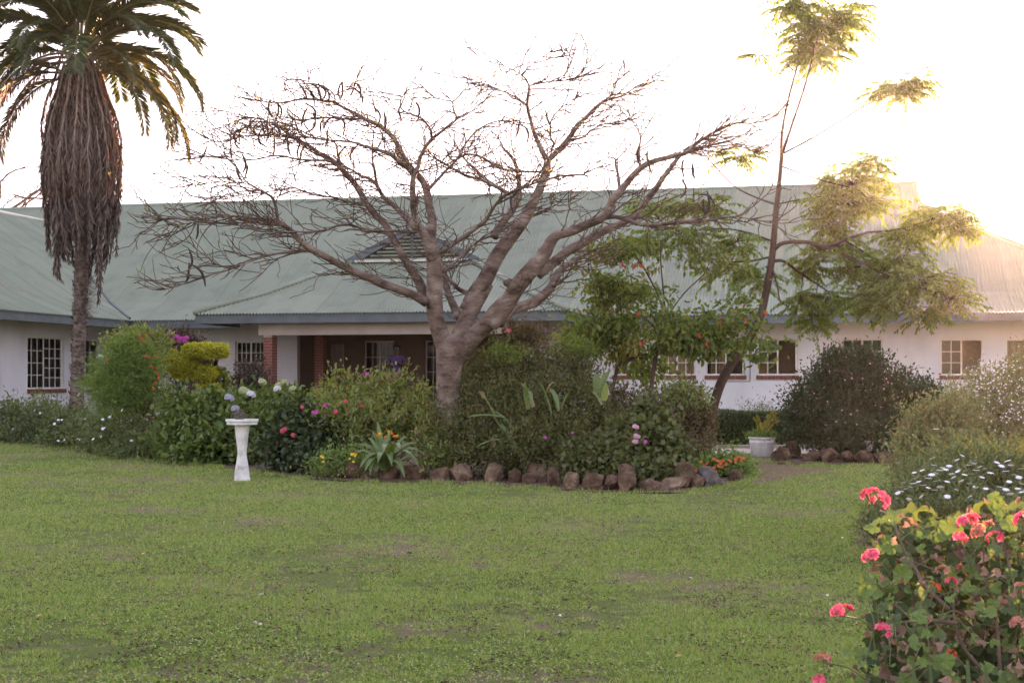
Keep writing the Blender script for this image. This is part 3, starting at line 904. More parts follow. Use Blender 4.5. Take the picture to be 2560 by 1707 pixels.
def flower_mesh(name, r, petals=5, cup=0.25, rings=1, width=0.75):
    """an open flower facing +Z; centre at the origin"""
    pos, ax, nr, LL, WW = [], [], [], [], []
    for q in range(rings):
        for k in range(petals):
            a = 2 * math.pi * (k + 0.5 * q) / petals
            c = cup + 0.5 * q
            d = np.array((math.cos(a), math.sin(a), c))
            pos.append(d * 0.02 * r); ax.append(d); nr.append((-math.cos(a) * c, -math.sin(a) * c, 1.0))
            LL.append(r * (1 - 0.25 * q)); WW.append(r * 2 * math.pi / petals * width)
    v, f = leaf_arrays(np.array(pos), np.array(ax), np.array(nr, float), LL, WW, 'ovate', 0.08, 0.1)
    return mesh_np(name, v, f)

def head_mesh(name, rs, r, florets, fr, dome=0.7, petals=4):
    """a rounded head of many small flowers"""
    pos, ax, nr = [], [], []
    d = unit(rs.normal(size=(florets, 3))); d[:, 2] = np.abs(d[:, 2]) * 1.0 - 0.25
    d = unit(d)
    V, Fc, o = [], [], 0
    for q in d:
        u = unit(np.cross(q, (0.3, 0.5, 0.8))); w = np.cross(q, u)
        for k in range(petals):
            a = 2 * math.pi * k / petals + rs.rand()
            di = math.cos(a) * u + math.sin(a) * w + 0.3 * q
            pos.append(q * r * np.array((1, 1, dome)) * (0.92 + 0.16 * rs.rand())); ax.append(di); nr.append(q)
    v, f = leaf_arrays(np.array(pos), np.array(ax), np.array(nr), fr, fr * 0.9, 'diamond', 0.05, 0.1)
    return mesh_np(name, v, f)

def petal_mat(name, cols, trans=0.3):
    return leaf_mat(name, cols, trans, 0.6, (1.1, 1.0, 1.0), 0.2)
M['petal_white'] = petal_mat('white_petal', [(0.62, 0.62, 0.66), (0.78, 0.78, 0.82)])
M['petal_lilac'] = petal_mat('lilac_petal', [(0.36, 0.35, 0.46), (0.50, 0.49, 0.58)])
M['petal_cream'] = petal_mat('greenish_cream_petal', [(0.36, 0.42, 0.20), (0.55, 0.58, 0.36)])
M['petal_magenta'] = petal_mat('magenta_petal', [(0.50, 0.06, 0.32), (0.62, 0.13, 0.44)])
M['petal_red'] = petal_mat('red_petal', [(0.46, 0.03, 0.03), (0.60, 0.07, 0.06)])
M['petal_pink'] = petal_mat('pale_pink_petal', [(0.60, 0.32, 0.42), (0.75, 0.55, 0.62)])
M['petal_coral'] = petal_mat('coral_pink_petal', [(0.66, 0.07, 0.14), (0.80, 0.14, 0.22), (0.82, 0.26, 0.30)], 0.35)
M['petal_faded'] = petal_mat('faded_salmon_petal', [(0.48, 0.18, 0.13), (0.60, 0.30, 0.22)], 0.35)
M['petal_orange'] = petal_mat('orange_petal', [(0.66, 0.17, 0.02), (0.78, 0.30, 0.04)])
M['petal_yellow'] = petal_mat('yellow_petal', [(0.72, 0.42, 0.03), (0.80, 0.52, 0.06)])
M['petal_redorange'] = petal_mat('vermilion_petal', [(0.56, 0.09, 0.03), (0.68, 0.16, 0.05)])

L_ = leaf_mat
M['lf_grey'] = L_('grey_green_leaf', [(0.069, 0.094, 0.037), (0.112, 0.152, 0.060), (0.156, 0.194, 0.077), (0.163, 0.150, 0.075)], 0.35)
M['lf_fine'] = L_('fine_green_leaf', [(0.096, 0.148, 0.038), (0.157, 0.235, 0.059), (0.227, 0.305, 0.086)], 0.4)
M['lf_glossy'] = L_('glossy_green_leaf', [(0.056, 0.090, 0.025), (0.094, 0.144, 0.035), (0.138, 0.194, 0.048), (0.125, 0.150, 0.050)], 0.3, 0.5, spec=0.25)
M['lf_olive'] = L_('olive_geranium_leaf', [(0.056, 0.069, 0.027), (0.090, 0.110, 0.037), (0.125, 0.144, 0.050), (0.125, 0.106, 0.056)], 0.3, 0.6, spec=0.2)
M['lf_dark'] = L_('dark_green_leaf', [(0.024, 0.037, 0.015), (0.041, 0.063, 0.024), (0.060, 0.083, 0.029)], 0.25)
M['lf_azalea'] = L_('azalea_leaf', [(0.085, 0.119, 0.037), (0.160, 0.211, 0.059), (0.254, 0.304, 0.085), (0.254, 0.160, 0.085)], 0.4)
M['lf_brown'] = L_('brownish_green_leaf', [(0.058, 0.056, 0.024), (0.088, 0.108, 0.032), (0.130, 0.152, 0.044), (0.155, 0.092, 0.050)], 0.35)
M['lf_reddish'] = L_('reddish_leaf', [(0.086, 0.060, 0.035), (0.144, 0.089, 0.049), (0.122, 0.122, 0.049)], 0.3)
M['lf_gold'] = L_('golden_leaf', [(0.234, 0.260, 0.029), (0.396, 0.388, 0.036), (0.540, 0.486, 0.050)], 0.4)
M['lf_lime'] = L_('olive_lime_leaf', [(0.098, 0.128, 0.024), (0.165, 0.195, 0.033), (0.225, 0.247, 0.045)], 0.35)
M['lf_bougain'] = L_('dark_reddish_bract_leaf', [(0.057, 0.040, 0.034), (0.103, 0.052, 0.052), (0.057, 0.069, 0.034)], 0.3)
M['lf_hedge'] = L_('hedge_leaf', [(0.046, 0.065, 0.026), (0.079, 0.105, 0.037), (0.107, 0.136, 0.051)], 0.25)
M['lf_tree'] = L_('broad_tree_leaf', [(0.075, 0.115, 0.032), (0.12, 0.185, 0.045), (0.17, 0.23, 0.055), (0.23, 0.24, 0.07)], 0.55, 0.5, (1.3, 1.2, 0.45))
M['lf_yellow'] = L_('yellowing_tree_leaf', [(0.184, 0.184, 0.046), (0.276, 0.230, 0.057), (0.149, 0.161, 0.046)], 0.45)
M['lf_redleaf'] = L_('red_tree_leaf', [(0.550, 0.050, 0.030), (0.500, 0.120, 0.050)], 0.45, tint=(1.3, .8, .5))
M['lf_pinnate'] = L_('pinnate_leaflet', [(0.10, 0.155, 0.042), (0.155, 0.23, 0.055), (0.21, 0.28, 0.07)], 0.60, 0.5, (1.3, 1.2, 0.42), 0.2)
M['lf_strap'] = L_('strap_leaf', [(0.090, 0.138, 0.038), (0.126, 0.180, 0.054), (0.156, 0.210, 0.078)], 0.35, 0.4, spec=0.5)
M['lf_strap_dry'] = L_('withered_strap_leaf', [(0.220, 0.150, 0.100), (0.340, 0.250, 0.180)], 0.3, 0.8)
M['lf_sunny'] = L_('yellow_green_grassy_leaf', [(0.19, 0.19, 0.035), (0.27, 0.25, 0.05), (0.36, 0.30, 0.07)], 0.5)  # sunlight painted in as yellow on the grassy plants; cycad fronds are yellowing
M['lf_felt'] = L_('felted_shrub_leaf', [(0.112, 0.135, 0.053), (0.180, 0.195, 0.083), (0.240, 0.232, 0.112), (0.225, 0.150, 0.090)], 0.4)
M['lf_geranium'] = L_('geranium_leaf', [(0.07, 0.115, 0.027), (0.10, 0.155, 0.036), (0.135, 0.195, 0.048)], 0.22, 0.6, (1.0, 1.0, 0.5), 0.2)
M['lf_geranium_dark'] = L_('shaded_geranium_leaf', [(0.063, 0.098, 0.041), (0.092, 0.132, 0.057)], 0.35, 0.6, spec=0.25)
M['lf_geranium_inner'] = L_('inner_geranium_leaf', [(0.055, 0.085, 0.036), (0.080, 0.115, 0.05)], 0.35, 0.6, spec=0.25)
veined(M['lf_geranium'], (0.20, 0.27, 0.10)); veined(M['lf_geranium_dark'], (0.13, 0.18, 0.09))
M['lf_dead'] = L_('dead_geranium_leaf', [(0.200, 0.115, 0.080), (0.300, 0.190, 0.140), (0.240, 0.155, 0.120)], 0.3, 0.85, (1.1, .9, .7), 0.1)
M['stem_green'] = noisy('green_stem', [(0.10, 0.10, 0.045), (0.17, 0.155, 0.08)], 9.0, 0.7, 0.2)
M['stem_woody'] = noisy('woody_stem', [(0.075, 0.048, 0.034), (0.16, 0.105, 0.075)], 12.0, 0.85, 0.5, 0.004)

# ------------------------------------------------------------------ the bare spreading tree
TD = 22.0
def Z4(x, y): return ((440 + x / 2.376) / K, (100 + y / 2.376) / K)
def Z5(x, y): return (1000 / K + x / 2.352 / K, 100 / K + y / 2.352 / K)
def Z7(x, y): return ((1000 + x / 3.136) / K, (640 + y / 3.136) / K)
bare_base = np.array((P(1032, 960, TD)[0], TD, 0.0))
bare_tree = thing('bare_tree', 'leafless spreading tree with pinkish grey forked trunk and dangling pods in front of the porch', 'tree', bare_base)
limb_pts = []           # (points, radii) of all traced limbs
def limb(raw, tr=None, scale=1.0, dep=(0.0, 0.0), name='limb', sides=8):
    """raw: (x, y, width) in picture units; dep: depth offset at the two ends"""
    arr = smooth_line(raw, 4)
    n = len(arr); pts, rad = [], []
    seg = np.concatenate([[0], np.cumsum(np.hypot(*np.diff(arr[:, :2], axis=0).T))]); seg = seg / seg[-1]
    for i, (x, y, w) in enumerate(arr):
        fx, fy = tr(x, y) if tr else (x, y)
        d = TD + dep[0] + (dep[1] - dep[0]) * seg[i]
        pts.append(P(fx, fy, d)); rad.append(max(size(w / scale / K, d) / 2 * (1.0 if name == 'trunk' else 0.90), 0.006))
    pts, rad = np.array(pts), np.array(rad)
    limb_pts.append((pts, rad))
    o = link(name, MB().tube(pts, rad, sides).mesh(name, bare_base, True), M['bark'], bare_tree)
    return o
a = 2.376; b = 2.352; g = 3.136
limb([(1036, 1010, 62), (1033, 960, 59), (1030, 900, 57), (1031, 850, 60), (1036, 810, 70), (1040, 782, 66), (1041, 768, 34)], None, 1 / K, (0, 0), 'trunk', 14)
# forks of the trunk
limb([(1032, 825, 52), (1016, 780, 45), (1003, 740, 42), (998, 700, 42), (999, 640, 42), (996, 590, 37), (990, 555, 34)], None, 1 / K, (0, -0.2), 'limb', 12)
limb([(1042, 812, 50), (1060, 760, 43), (1086, 705, 44), (1115, 650, 44)], None, 1 / K, (0, 0.3), 'limb', 12)
limb([(1044, 828, 50), (1084, 778, 44), (1124, 738, 45), (1152, 704, 44), (1176, 676, 26)], None, 1 / K, (0.1, -0.4), 'limb', 12)
D = limb
D([(1490,1560,66),(1400,1510,58),(1250,1455,56),(1060,1375,50),(930,1310,46),(820,1250,44),(740,1195,42),(690,1140,36),(640,1100,32),(605,1080,28)], Z4, a, (-0.2, -1.2))
D([(605,1080,27),(600,1030,22),(590,980,20),(570,935,18),(520,905,14),(460,870,12),(415,840,11),(385,795,8),(350,735,6),(330,700,4)], Z4, a, (-1.2, -1.6), sides=6)
D([(415,840,8),(380,850,7),(300,845,5),(210,850,4),(100,853,2)], Z4, a, (-1.4, -1.6), sides=5)
D([(620,1090,22),(540,1070,14),(480,1060,12),(400,1050,11),(330,1045,10),(200,1060,8),(120,1065,6),(0,1060,4),(-80,1060,2)], Z4, a, (-1.2, -2.0), sides=6)
D([(640,1100,16),(560,1100,12),(460,1085,10),(330,1090,9),(230,1090,7),(150,1080,6),(20,1100,3)], Z4, a, (-1.2, -1.0), sides=6)
D([(1430,1140,24),(1300,1135,20),(1200,1135,18),(1100,1115,16),(990,1095,14),(900,1125,14),(800,1140,12),(700,1140,10),(540,1140,6),(430,1115,5),(350,1095,4)], Z4, a, (-0.3, -1.8), sides=6)
D([(800,1255,18),(720,1258,14),(640,1265,13),(560,1275,12),(520,1285,12),(430,1320,10),(330,1360,9),(230,1390,8),(120,1420,6),(30,1455,4),(-60,1480,2)], Z4, a, (-0.9, -1.8), sides=6)
D([(1480,1530,76),(1440,1430,64),(1400,1370,58),(1340,1270,54),(1290,1180,50),(1240,1095,48),(1180,1035,46),(1130,970,42),(1090,900,40),(1050,840,38),(990,775,34),(930,715,30),(860,680,28),(790,630,26),(700,580,22),(620,520,18),(570,495,14),(500,470,8),(430,460,4)], Z4, a, (0.2, 1.2))
D([(1110,975,18),(1000,955,14),(940,935,12),(870,930,10),(800,915,10),(750,895,9),(700,880,9),(650,885,8),(520,905,7),(420,915,6),(330,935,5),(240,965,3)], Z4, a, (0.6, 0.0), sides=6)
D([(960,745,24),(900,718,16),(800,715,13),(700,705,12),(640,690,10),(570,690,9),(480,710,8),(400,715,6),(300,695,5),(170,690,3)], Z4, a, (0.8, 0.2), sides=6)
D([(740,600,14),(640,570,12),(540,565,10),(440,570,9),(380,575,8),(320,595,6),(250,605,5),(180,585,3)], Z4, a, (1.1, 1.6), sides=6)
D([(980,755,20),(960,680,14),(950,620,12),(900,592,10),(800,580,8),(720,560,5)], Z4, a, (0.8, 0.2), sides=6)
D([(1420,1120,42),(1340,1030,36),(1290,980,32),(1230,930,28),(1190,860,24),(1140,820,20),(1100,810,16),(1040,770,12),(960,740,8)], Z4, a, (0.2, 1.6), sides=6)
D([(1195,865,20),(1175,760,14),(1165,680,12),(1170,600,9),(1180,500,6),(1185,430,4)], Z4, a, (1.0, 1.4), sides=6)
D([(1530,1310,80),(1500,1220,72),(1470,1150,58),(1430,1080,48),(1410,1000,42),(1405,930,38),(1405,850,36),(1415,800,34)], Z4, a, (-0.2, -0.4))
D([(1415,805,32),(1370,760,28),(1320,720,26),(1270,680,24),(1200,655,20),(1130,635,18),(1060,610,14),(960,600,12),(850,590,10),(760,570,6)], Z4, a, (-0.4, -1.4), sides=6)
D([(1415,805,32),(1440,750,28),(1450,700,28),(1480,640,26),(1520,590,24),(1570,550,20),(1620,510,18),(1665,470,14),(1650,420,12),(1640,370,9),(1600,360,7),(1540,345,6)], Z4, a, (-0.4, -0.9), sides=6)
D([(1520,590,20),(1510,530,16),(1480,490,14),(1440,455,12),(1390,440,12),(1340,410,10),(1335,360,9),(1350,330,4)], Z4, a, (-0.7, -0.2), sides=6)
D([(1535,1420,72),(1510,1250,66),(1520,1130,64),(1520,1050,58),(1500,970,54),(1490,900,50),(1460,830,46),(1420,790,44),(1370,730,40),(1330,650,36),(1280,570,32),(1200,505,28),(1120,470,24),(1050,430,20),(990,400,18),(940,370,16),(860,360,13),(780,350,12),(700,360,11),(640,375,9),(560,370,6),(480,360,4)], Z4, a, (0.1, 1.4))
D([(945,375,12),(940,330,10),(900,290,9),(840,265,8),(800,260,6),(790,245,4)], Z4, a, (1.0, 0.7), sides=5)
D([(1120,470,16),(1000,468,12),(880,462,11),(800,470,10),(740,495,8),(680,510,5)], Z4, a, (0.9, 0.3), sides=6)
D([(1495,890,30),(1540,845,24),(1600,780,20),(1660,720,18),(1700,650,16),(1740,590,13),(1800,530,11),(1880,490,9),(1960,480,6)], Z4, a, (0.3, 0.9), sides=6)
D([(940,330,8),(980,310,7),(1040,280,6),(1070,240,4)], Z4, a, (0.9, 1.3), sides=5)
D([(235,1250,36),(400,1140,30),(500,1060,26),(560,970,22),(620,915,20),(700,880,16),(800,840,14),(950,800,11),(1080,790,7)], Z5, b, (-0.3, -1.8), sides=6)
# right hand limbs
D([(400,1590,120),(440,1500,112),(500,1410,104),(560,1290,98),(620,1200,92),(690,1110,84),(740,1040,76),(780,960,66),(820,880,58),(850,800,52),(868,715,48)], Z5, b, (0.2, 0.3), sides=10)
D([(862,705,36),(820,620,30),(790,550,26),(770,480,22),(750,400,20),(752,330,18),(760,280,14),(740,230,11),(715,205,10),(760,165,6),(800,125,4),(880,75,2)], Z5, b, (0.3, 0.0), sides=6)
D([(745,388,14),(690,345,12),(620,310,10),(560,290,10),(500,260,8),(430,240,6),(380,215,4)], Z5, b, (0.1, 0.7), sides=5)
D([(763,268,10),(830,255,9),(900,245,8),(970,240,6),(1050,215,4)], Z5, b, (0.1, -0.4), sides=5)
D([(715,205,7),(660,175,6),(610,150,4),(570,120,2)], Z5, b, (0.0, 0.3), sides=5)
D([(872,708,42),(940,640,38),(1000,570,36),(1040,510,32),(1100,450,28),(1160,390,26),(1210,355,22),(1290,335,14),(1340,310,10),(1400,270,7),(1500,205,3)], Z5, b, (0.3, 1.3), sides=6)
D([(1000,590,18),(1070,575,12),(1130,530,10),(1190,500,8),(1260,490,4)], Z5, b, (0.6, 0.0), sides=5)
D([(1210,355,14),(1250,310,10),(1275,240,5)], Z5, b, (1.0, 1.2), sides=5)
D([(890,645,18),(905,610,16),(885,570,14),(890,470,10),(950,400,7),(1030,340,4)], Z5, b, (0.4, -0.2), sides=5)
D([(555,1160,54),(600,1080,50),(660,1000,48),(690,930,40),(700,850,34),(690,770,28),(670,710,24),(640,670,18),(610,640,14),(580,580,8)], Z5, b, (0.5, 1.5), sides=7)
D([(850,775,16),(760,775,14),(640,768,16),(560,740,18),(480,690,16),(390,672,12),(330,700,7)], Z5, b, (0.3, 1.0), sides=6)
D([(640,905,28),(530,840,24),(450,770,20),(380,700,14),(340,640,8)], Z5, b, (0.3, 1.6), sides=6)
D([(600,880,22),(480,825,20),(380,795,18),(300,750,16),(220,705,13),(180,670,8)], Z5, b, (0.3, 2.0), sides=6)
D([(545,1690,60),(610,1590,100),(690,1450,114),(790,1330,108),(850,1255,92),(885,1190,78),(925,1148,66),(1010,1125,62),(1100,1085,58),(1190,1045,56),(1230,985,54),(1265,920,50),(1310,870,48),(1360,810,44),(1420,750,42),(1490,715,36),(1580,690,32),(1680,665,30),(1740,610,26),(1820,560,22),(1900,515,18),(1980,490,13),(2080,490,9),(2180,460,3)], Z5, b, (-0.3, -1.3), sides=10)
D([(1415,750,20),(1405,690,18),(1410,620,14),(1415,580,9)], Z5, b, (-0.8, -1.0), sides=6)
D([(1290,880,20),(1285,800,18),(1270,740,14),(1265,700,12),(1230,690,7)], Z5, b, (-0.8, -0.4), sides=6)
D([(1180,1050,34),(1260,1040,28),(1340,1060,26),(1420,1085,26),(1500,1090,24),(1600,1075,22),(1700,1060,18),(1820,1060,16),(1900,1045,14),(1980,1040,10),(2080,1060,8),(2200,1080,4)], Z5, b, (-0.6, -2.2), sides=6)
D([(1680,665,18),(1740,650,16),(1830,620,12),(1920,600,10),(1980,620,7),(2080,660,3)], Z5, b, (-1.0, -1.6), sides=6)
D([(810,1380,72),(900,1310,66),(990,1240,62),(1080,1190,60),(1180,1130,56),(1280,1090,50),(1380,1030,46),(1450,940,42),(1500,880,40),(1540,820,36),(1600,740,30),(1640,690,24),(1700,640,18),(1760,590,12),(1840,560,7)], Z5, b, (0.1, 1.2), sides=8)
D([(780,530,100),(860,430,96),(1010,378,92),(1120,310,86),(1195,230,76),(1225,150,66),(1290,85,54),(1390,20,40),(1480,-30,24)], Z7, g, (0.2, 1.6), sides=9)
D([(1195,232,44),(1250,205,40),(1278,190,38)], Z7, g, (0.6, 0.5), sides=6)
D([(560,290,50),(510,285,44),(450,250,36),(415,205,34),(380,180,30)], Z7, g, (0.2, 0.0), sides=7)
D([(470,480,84),(420,390,70),(375,280,58),(345,180,52),(330,110,46),(318,40,40)], Z7, g, (0.3, 0.9), sides=8)
D([(258,1370,24),(350,1280,20),(450,1190,17),(540,1150,16),(620,1110,15),(700,1050,14),(780,1000,12),(880,960,8)], Z5, b, (0.5, 1.2), sides=6)
link('burl', MB().lathe([(0.05, -0.06), (0.11, -0.03), (0.12, 0.03), (0.06, 0.07)], 8, P(*Z7(868, 215), TD - 0.35) - bare_base).mesh('burl', (0,0,0), True), M['bark_dark'], bare_tree)

# twigs
rs = np.random.RandomState(11)
tw = MB(); tips = []
crown_c = P(1040, 420, TD)
def twig(p, d, L, r, lvl):
    n = max(3, int(L / 0.075)); pts = [p]; q = p.copy(); dd = d.copy()
    for i in range(n):
        dd = unit(dd + rs.normal(size=3) * np.array((0.19, 0.19, 0.13)) + np.array((0, 0, 0.03)))
        q = q + dd * L / n; pts.append(q)
        if lvl > 0 and i > 0 and rs.rand() < 0.34:
            s = unit(np.cross(dd, rs.normal(size=3)))
            nd = unit(dd * 0.75 + s * 0.8 + np.array((0, 0, 0.12)))
            nd[2] *= 0.7
            twig(q, unit(nd), L * (0.35 + 0.4 * rs.rand()), r * 0.72, lvl - 1)
    tw.tube(pts, np.linspace(r, 0.006, len(pts)), 4 if lvl else 3, False)
    tips.append((pts[-1], dd))
for pts, rad in limb_pts:
    seg = np.linalg.norm(np.diff(pts, axis=0), axis=1)
    acc = rs.rand() * 0.2
    for i in range(1, len(pts)):
        if rad[i] > 0.085: continue
        acc += seg[i - 1]
        t = unit(pts[i] - pts[i - 1])
        while acc > 0.09:
            acc -= 0.06 + 0.09 * rs.rand()
            s = unit(np.cross(t, rs.normal(size=3)))
            outw = unit((pts[i] - crown_c) * np.array((1, 1, 0.3)))
            nd = t * 0.7 + s * 0.75 + outw * 0.35; nd[2] = (nd[2] * 0.42 + 0.06) * (1.0 if pts[i][2] < 5.3 else 0.35)
            twig(pts[i], unit(nd), 0.26 + 0.60 * rs.rand(), 0.0100, 1 + (rs.rand() < 0.5))
    if rad[-1] < 0.05:
        for _ in range(3):
            twig(pts[-1], unit(unit(pts[-1] - pts[-3]) + rs.normal(size=3) * 0.35), 0.3 + 0.35 * rs.rand(), 0.008, 1)
stuff(link('twigs', tw.mesh('twigs', bare_base), M['bark_dark'], bare_tree))
tp = np.array([t[0] for t in tips]); td_ = np.array([t[1] for t in tips])
sel = rs.rand(len(tp)) < 0.75
bp = np.repeat(tp[sel], 2, 0); bd = np.repeat(td_[sel], 2, 0)
v, f = leaves_on(rs, bp, bd, 0.035, 0.016, 'diamond', up=0.4, outw=1.0, rnd=0.8)
stuff(link('leaf_buds', mesh_np('leaf_buds', v - bare_base, f), M['bud'], bare_tree))
# long dark pods
pod_meshes = []
for k in range(5):
    bend = 0.02 + 0.02 * k
    pts = smooth_line([(0, 0, 0), (bend, 0, -0.09), (bend * 1.1, 0.01, -0.18), (bend * (0.2 if k % 2 else 0.8), 0.0, -0.27)], 4)
    r = 0.015 * np.sin(np.linspace(0.25, 3.0, len(pts))) ** 0.6 + 0.002
    pod_meshes.append(MB().tube(pts, r, 6).mesh('seed_pod', (0, 0, 0), True))
pod_at = [(690,190),(700,200),(712,195),(725,205),(735,190),(768,190),(780,195),(790,185),(805,200),(815,190),(820,180),(622,225),(632,220),(640,235),(700,240),(712,250),
          (575,270),(585,275),(595,280),(560,290),(600,268),(612,285),(620,270),(628,290),(638,285),(650,275),(660,300),(668,285),(606,300),(572,290),(630,310),(685,330),(700,335),
          (548,300),(556,362),(545,375),(552,352),(470,340),(552,310),(745,280),(752,300),(790,265),(770,270),(720,262),(860,250),(880,255),(840,262),(915,240),(790,335),(820,340),
          (447,512),(434,588),(440,612),(430,605),(1208,285),(1240,262),(1575,360),(1580,375),(1565,410),(1610,440),(1625,455),(1632,440),(1470,330),(1480,345),(1190,440),(1190,270),(950,240)]
ptree = np.array([q for pts, _ in limb_pts for q in pts])
allp = np.vstack([ptree, tp])
for i, (fx, fy) in enumerate(pod_at):
    # hang each pod from the nearest twig or limb point around that place in the crown
    q = P(fx, fy, TD)
    sc = (allp[:, 1] / TD)
    dd = np.hypot(allp[:, 0] / sc - q[0], (allp[:, 2] - EYE) / sc - (q[2] - EYE))
    j = int(np.argmin(dd)) if rs.rand() < 0.75 else int(np.argsort(dd)[min(3, len(dd) - 1)])
    link('seed_pod', pod_meshes[i % 5], M['pod'], bare_tree, allp[j] - bare_base, (rs.normal() * 0.25, rs.normal() * 0.25, rs.rand() * 6.28), (1.1, 1.1, 0.9 + 0.4 * rs.rand()))

# ------------------------------------------------------------------ the palm
PD = 33.0
pb = np.array((P(180, 900, PD)[0], PD, 0.0))
palm = thing('date_palm', 'tall date palm with a long brown skirt of dead fronds, left of the porch', 'palm tree', pb)
crown_z = P(178, 160, PD)[2]
rs = np.random.RandomState(5)
zz = np.linspace(0, crown_z + 0.3, 40)
cx = np.interp(zz, [0, 3, 6, crown_z + 0.3], [P(172, 0, PD)[0], P(184, 0, PD)[0], P(192, 0, PD)[0], P(186, 0, PD)[0]]) - pb[0]
rr = np.interp(zz, [0, 0.6, 3.5, 6, 8, crown_z + 0.3], [0.22, 0.175, 0.15, 0.14, 0.24, 0.30]) + 0.012 * np.sin(zz * 26)
link('trunk', MB().tube(np.stack([cx, zz * 0, zz], 1), rr, 14).mesh('trunk', (0,0,0), True), M['palm_trunk'], palm)
# old leaf bases round the trunk
n = 700
z = rs.rand(n) * (crown_z - 0.4); a = rs.rand(n) * 6.283
r_ = np.interp(z, zz, rr); x0 = np.interp(z, zz, cx)
pos = np.stack([x0 + np.cos(a) * r_ * 0.93, np.sin(a) * r_ * 0.93, z], 1)
ax = np.stack([np.cos(a) * 0.5, np.sin(a) * 0.5, np.full(n, 0.8)], 1) + rs.normal(size=(n, 3)) * 0.15
nr = np.stack([np.cos(a), np.sin(a), np.zeros(n)], 1)
v, f = leaf_arrays(pos, ax, nr, 0.11, 0.10, 'diamond', 0.1)
stuff(link('leaf_bases', mesh_np('leaf_bases', v, f), M['palm_trunk'], palm))
# loose fibres low on the trunk
n = 260
z = 2.9 + rs.rand(n) * 1.0; a = -0.6 + rs.normal(size=n) * 0.5
pos = np.stack([np.interp(z, zz, cx) + np.cos(a) * 0.2, np.sin(a) * 0.2, z], 1)
v, f = leaf_arrays(pos, np.stack([np.cos(a), np.sin(a), rs.normal(size=n) * 0.8 - 0.3], 1), rs.normal(size=(n, 3)), 0.28, 0.012, 'blade')
stuff(link('fibres', mesh_np('fibres', v, f), M['palm_dead'], palm))

def frond(rs, L, el, bend, nl, leaf, mat, rmat, dead=False, power=1.5):
    """one frond leaving the origin along +X; returns its stalk mesh and its leaflet mesh"""
    n = 18; pts = [np.zeros(3)]; ang = el
    for i in range(n):
        t = (i + 1) / n
        ang = el - bend * t ** power
        pts.append(pts[-1] + np.array((math.cos(ang), 0.0, math.sin(ang))) * L / n)
    pts = np.array(pts)
    if dead == 'skirt':
        t = np.linspace(0, 1, n + 1) ** 1.3
        w = el
        pts = np.stack([w * np.sin(np.minimum(1, t * 2.0) * np.pi / 2) - 0.42 * w * np.maximum(0, t - 0.5) ** 1.4 * 2, t * 0,
                        0.28 * np.sin(np.minimum(1, t * 6.0) * np.pi) * (t < 1 / 6) - L * t ** 1.05], 1)
    if dead: pts[:, 1] += np.cumsum(rs.normal(size=n + 1)) * 0.014
    stalk = MB().tube(pts, np.linspace(0.036 if dead else 0.03, 0.004, n + 1), 5).mesh('stalk')
    ts = np.linspace(0.14, 0.99, nl)
    base = np.stack([np.interp(ts * n, np.arange(n + 1), pts[:, k]) for k in range(3)], 1)
    tg = unit(np.stack([np.interp(ts * n, np.arange(n + 1), np.gradient(pts[:, k])) for k in range(3)], 1))
    side = np.array((0, 1.0, 0)); P_, A_, N_, LL = [], [], [], []
    for s in (-1, 1):
        up = np.cross(tg, side * 1.0); up = unit(np.cross(side, tg)) * -1
        spread = rs.normal(size=(nl, 3)) * (0.34 if dead else 0.10)
        if dead:
            ax = tg * 0.9 + side * s * 0.35 + np.array((0, 0, -0.9)) + spread
        else:
            ax = tg * 0.8 + side * s * 0.85 - up * (-0.30) + np.array((0, 0, -0.12)) + spread
        P_.append(base); A_.append(unit(ax)); N_.append(unit(up + rs.normal(size=(nl, 3)) * 0.3))
        LL.append(leaf * (0.45 + 0.55 * np.sin(np.pi * np.clip(ts * 0.9 + 0.1, 0, 1)) ** 0.6) * (0.85 + 0.3 * rs.rand(nl)))
    v, f = leaf_arrays(np.concatenate(P_), np.concatenate(A_), np.concatenate(N_), np.concatenate(LL), 0.036 if not dead else 0.034, 'diamond', 0.15, 0.16 if not dead else 0.05)
    return stalk, mesh_np('frond', v, f), mat, rmat

cr = np.array((cx[-1], 0, crown_z + 0.15))
def place_frond(fr, az, z, r0, scl, name='frond', tiltx=0.0):
    st, lf, mat, rmat = fr
    loc = cr + np.array((math.cos(az) * r0, math.sin(az) * r0, z))
    o = link(name, lf, M[mat], palm, loc, (tiltx, 0, az), (scl,) * 3)
    link('stalk', st, M[rmat], o)
    return o
dead_v = [frond(rs, 3.55 + 0.16 * ((k * 5) % 6), 0.26 + 0.082 * k, 1, 105, 0.30, 'palm_dead', 'rachis', 'skirt') for k in range(6)]
for i in range(130):
    az = i * 2.39996 + rs.normal() * 0.1
    q = i / 130
    place_frond(dead_v[(i * 5) % 6], az, -0.7 + 0.65 * q + rs.normal() * 0.10, 0.20 + 0.06 * q, 0.84 + 0.28 * rs.rand(), 'dead_frond', rs.normal() * 0.07)
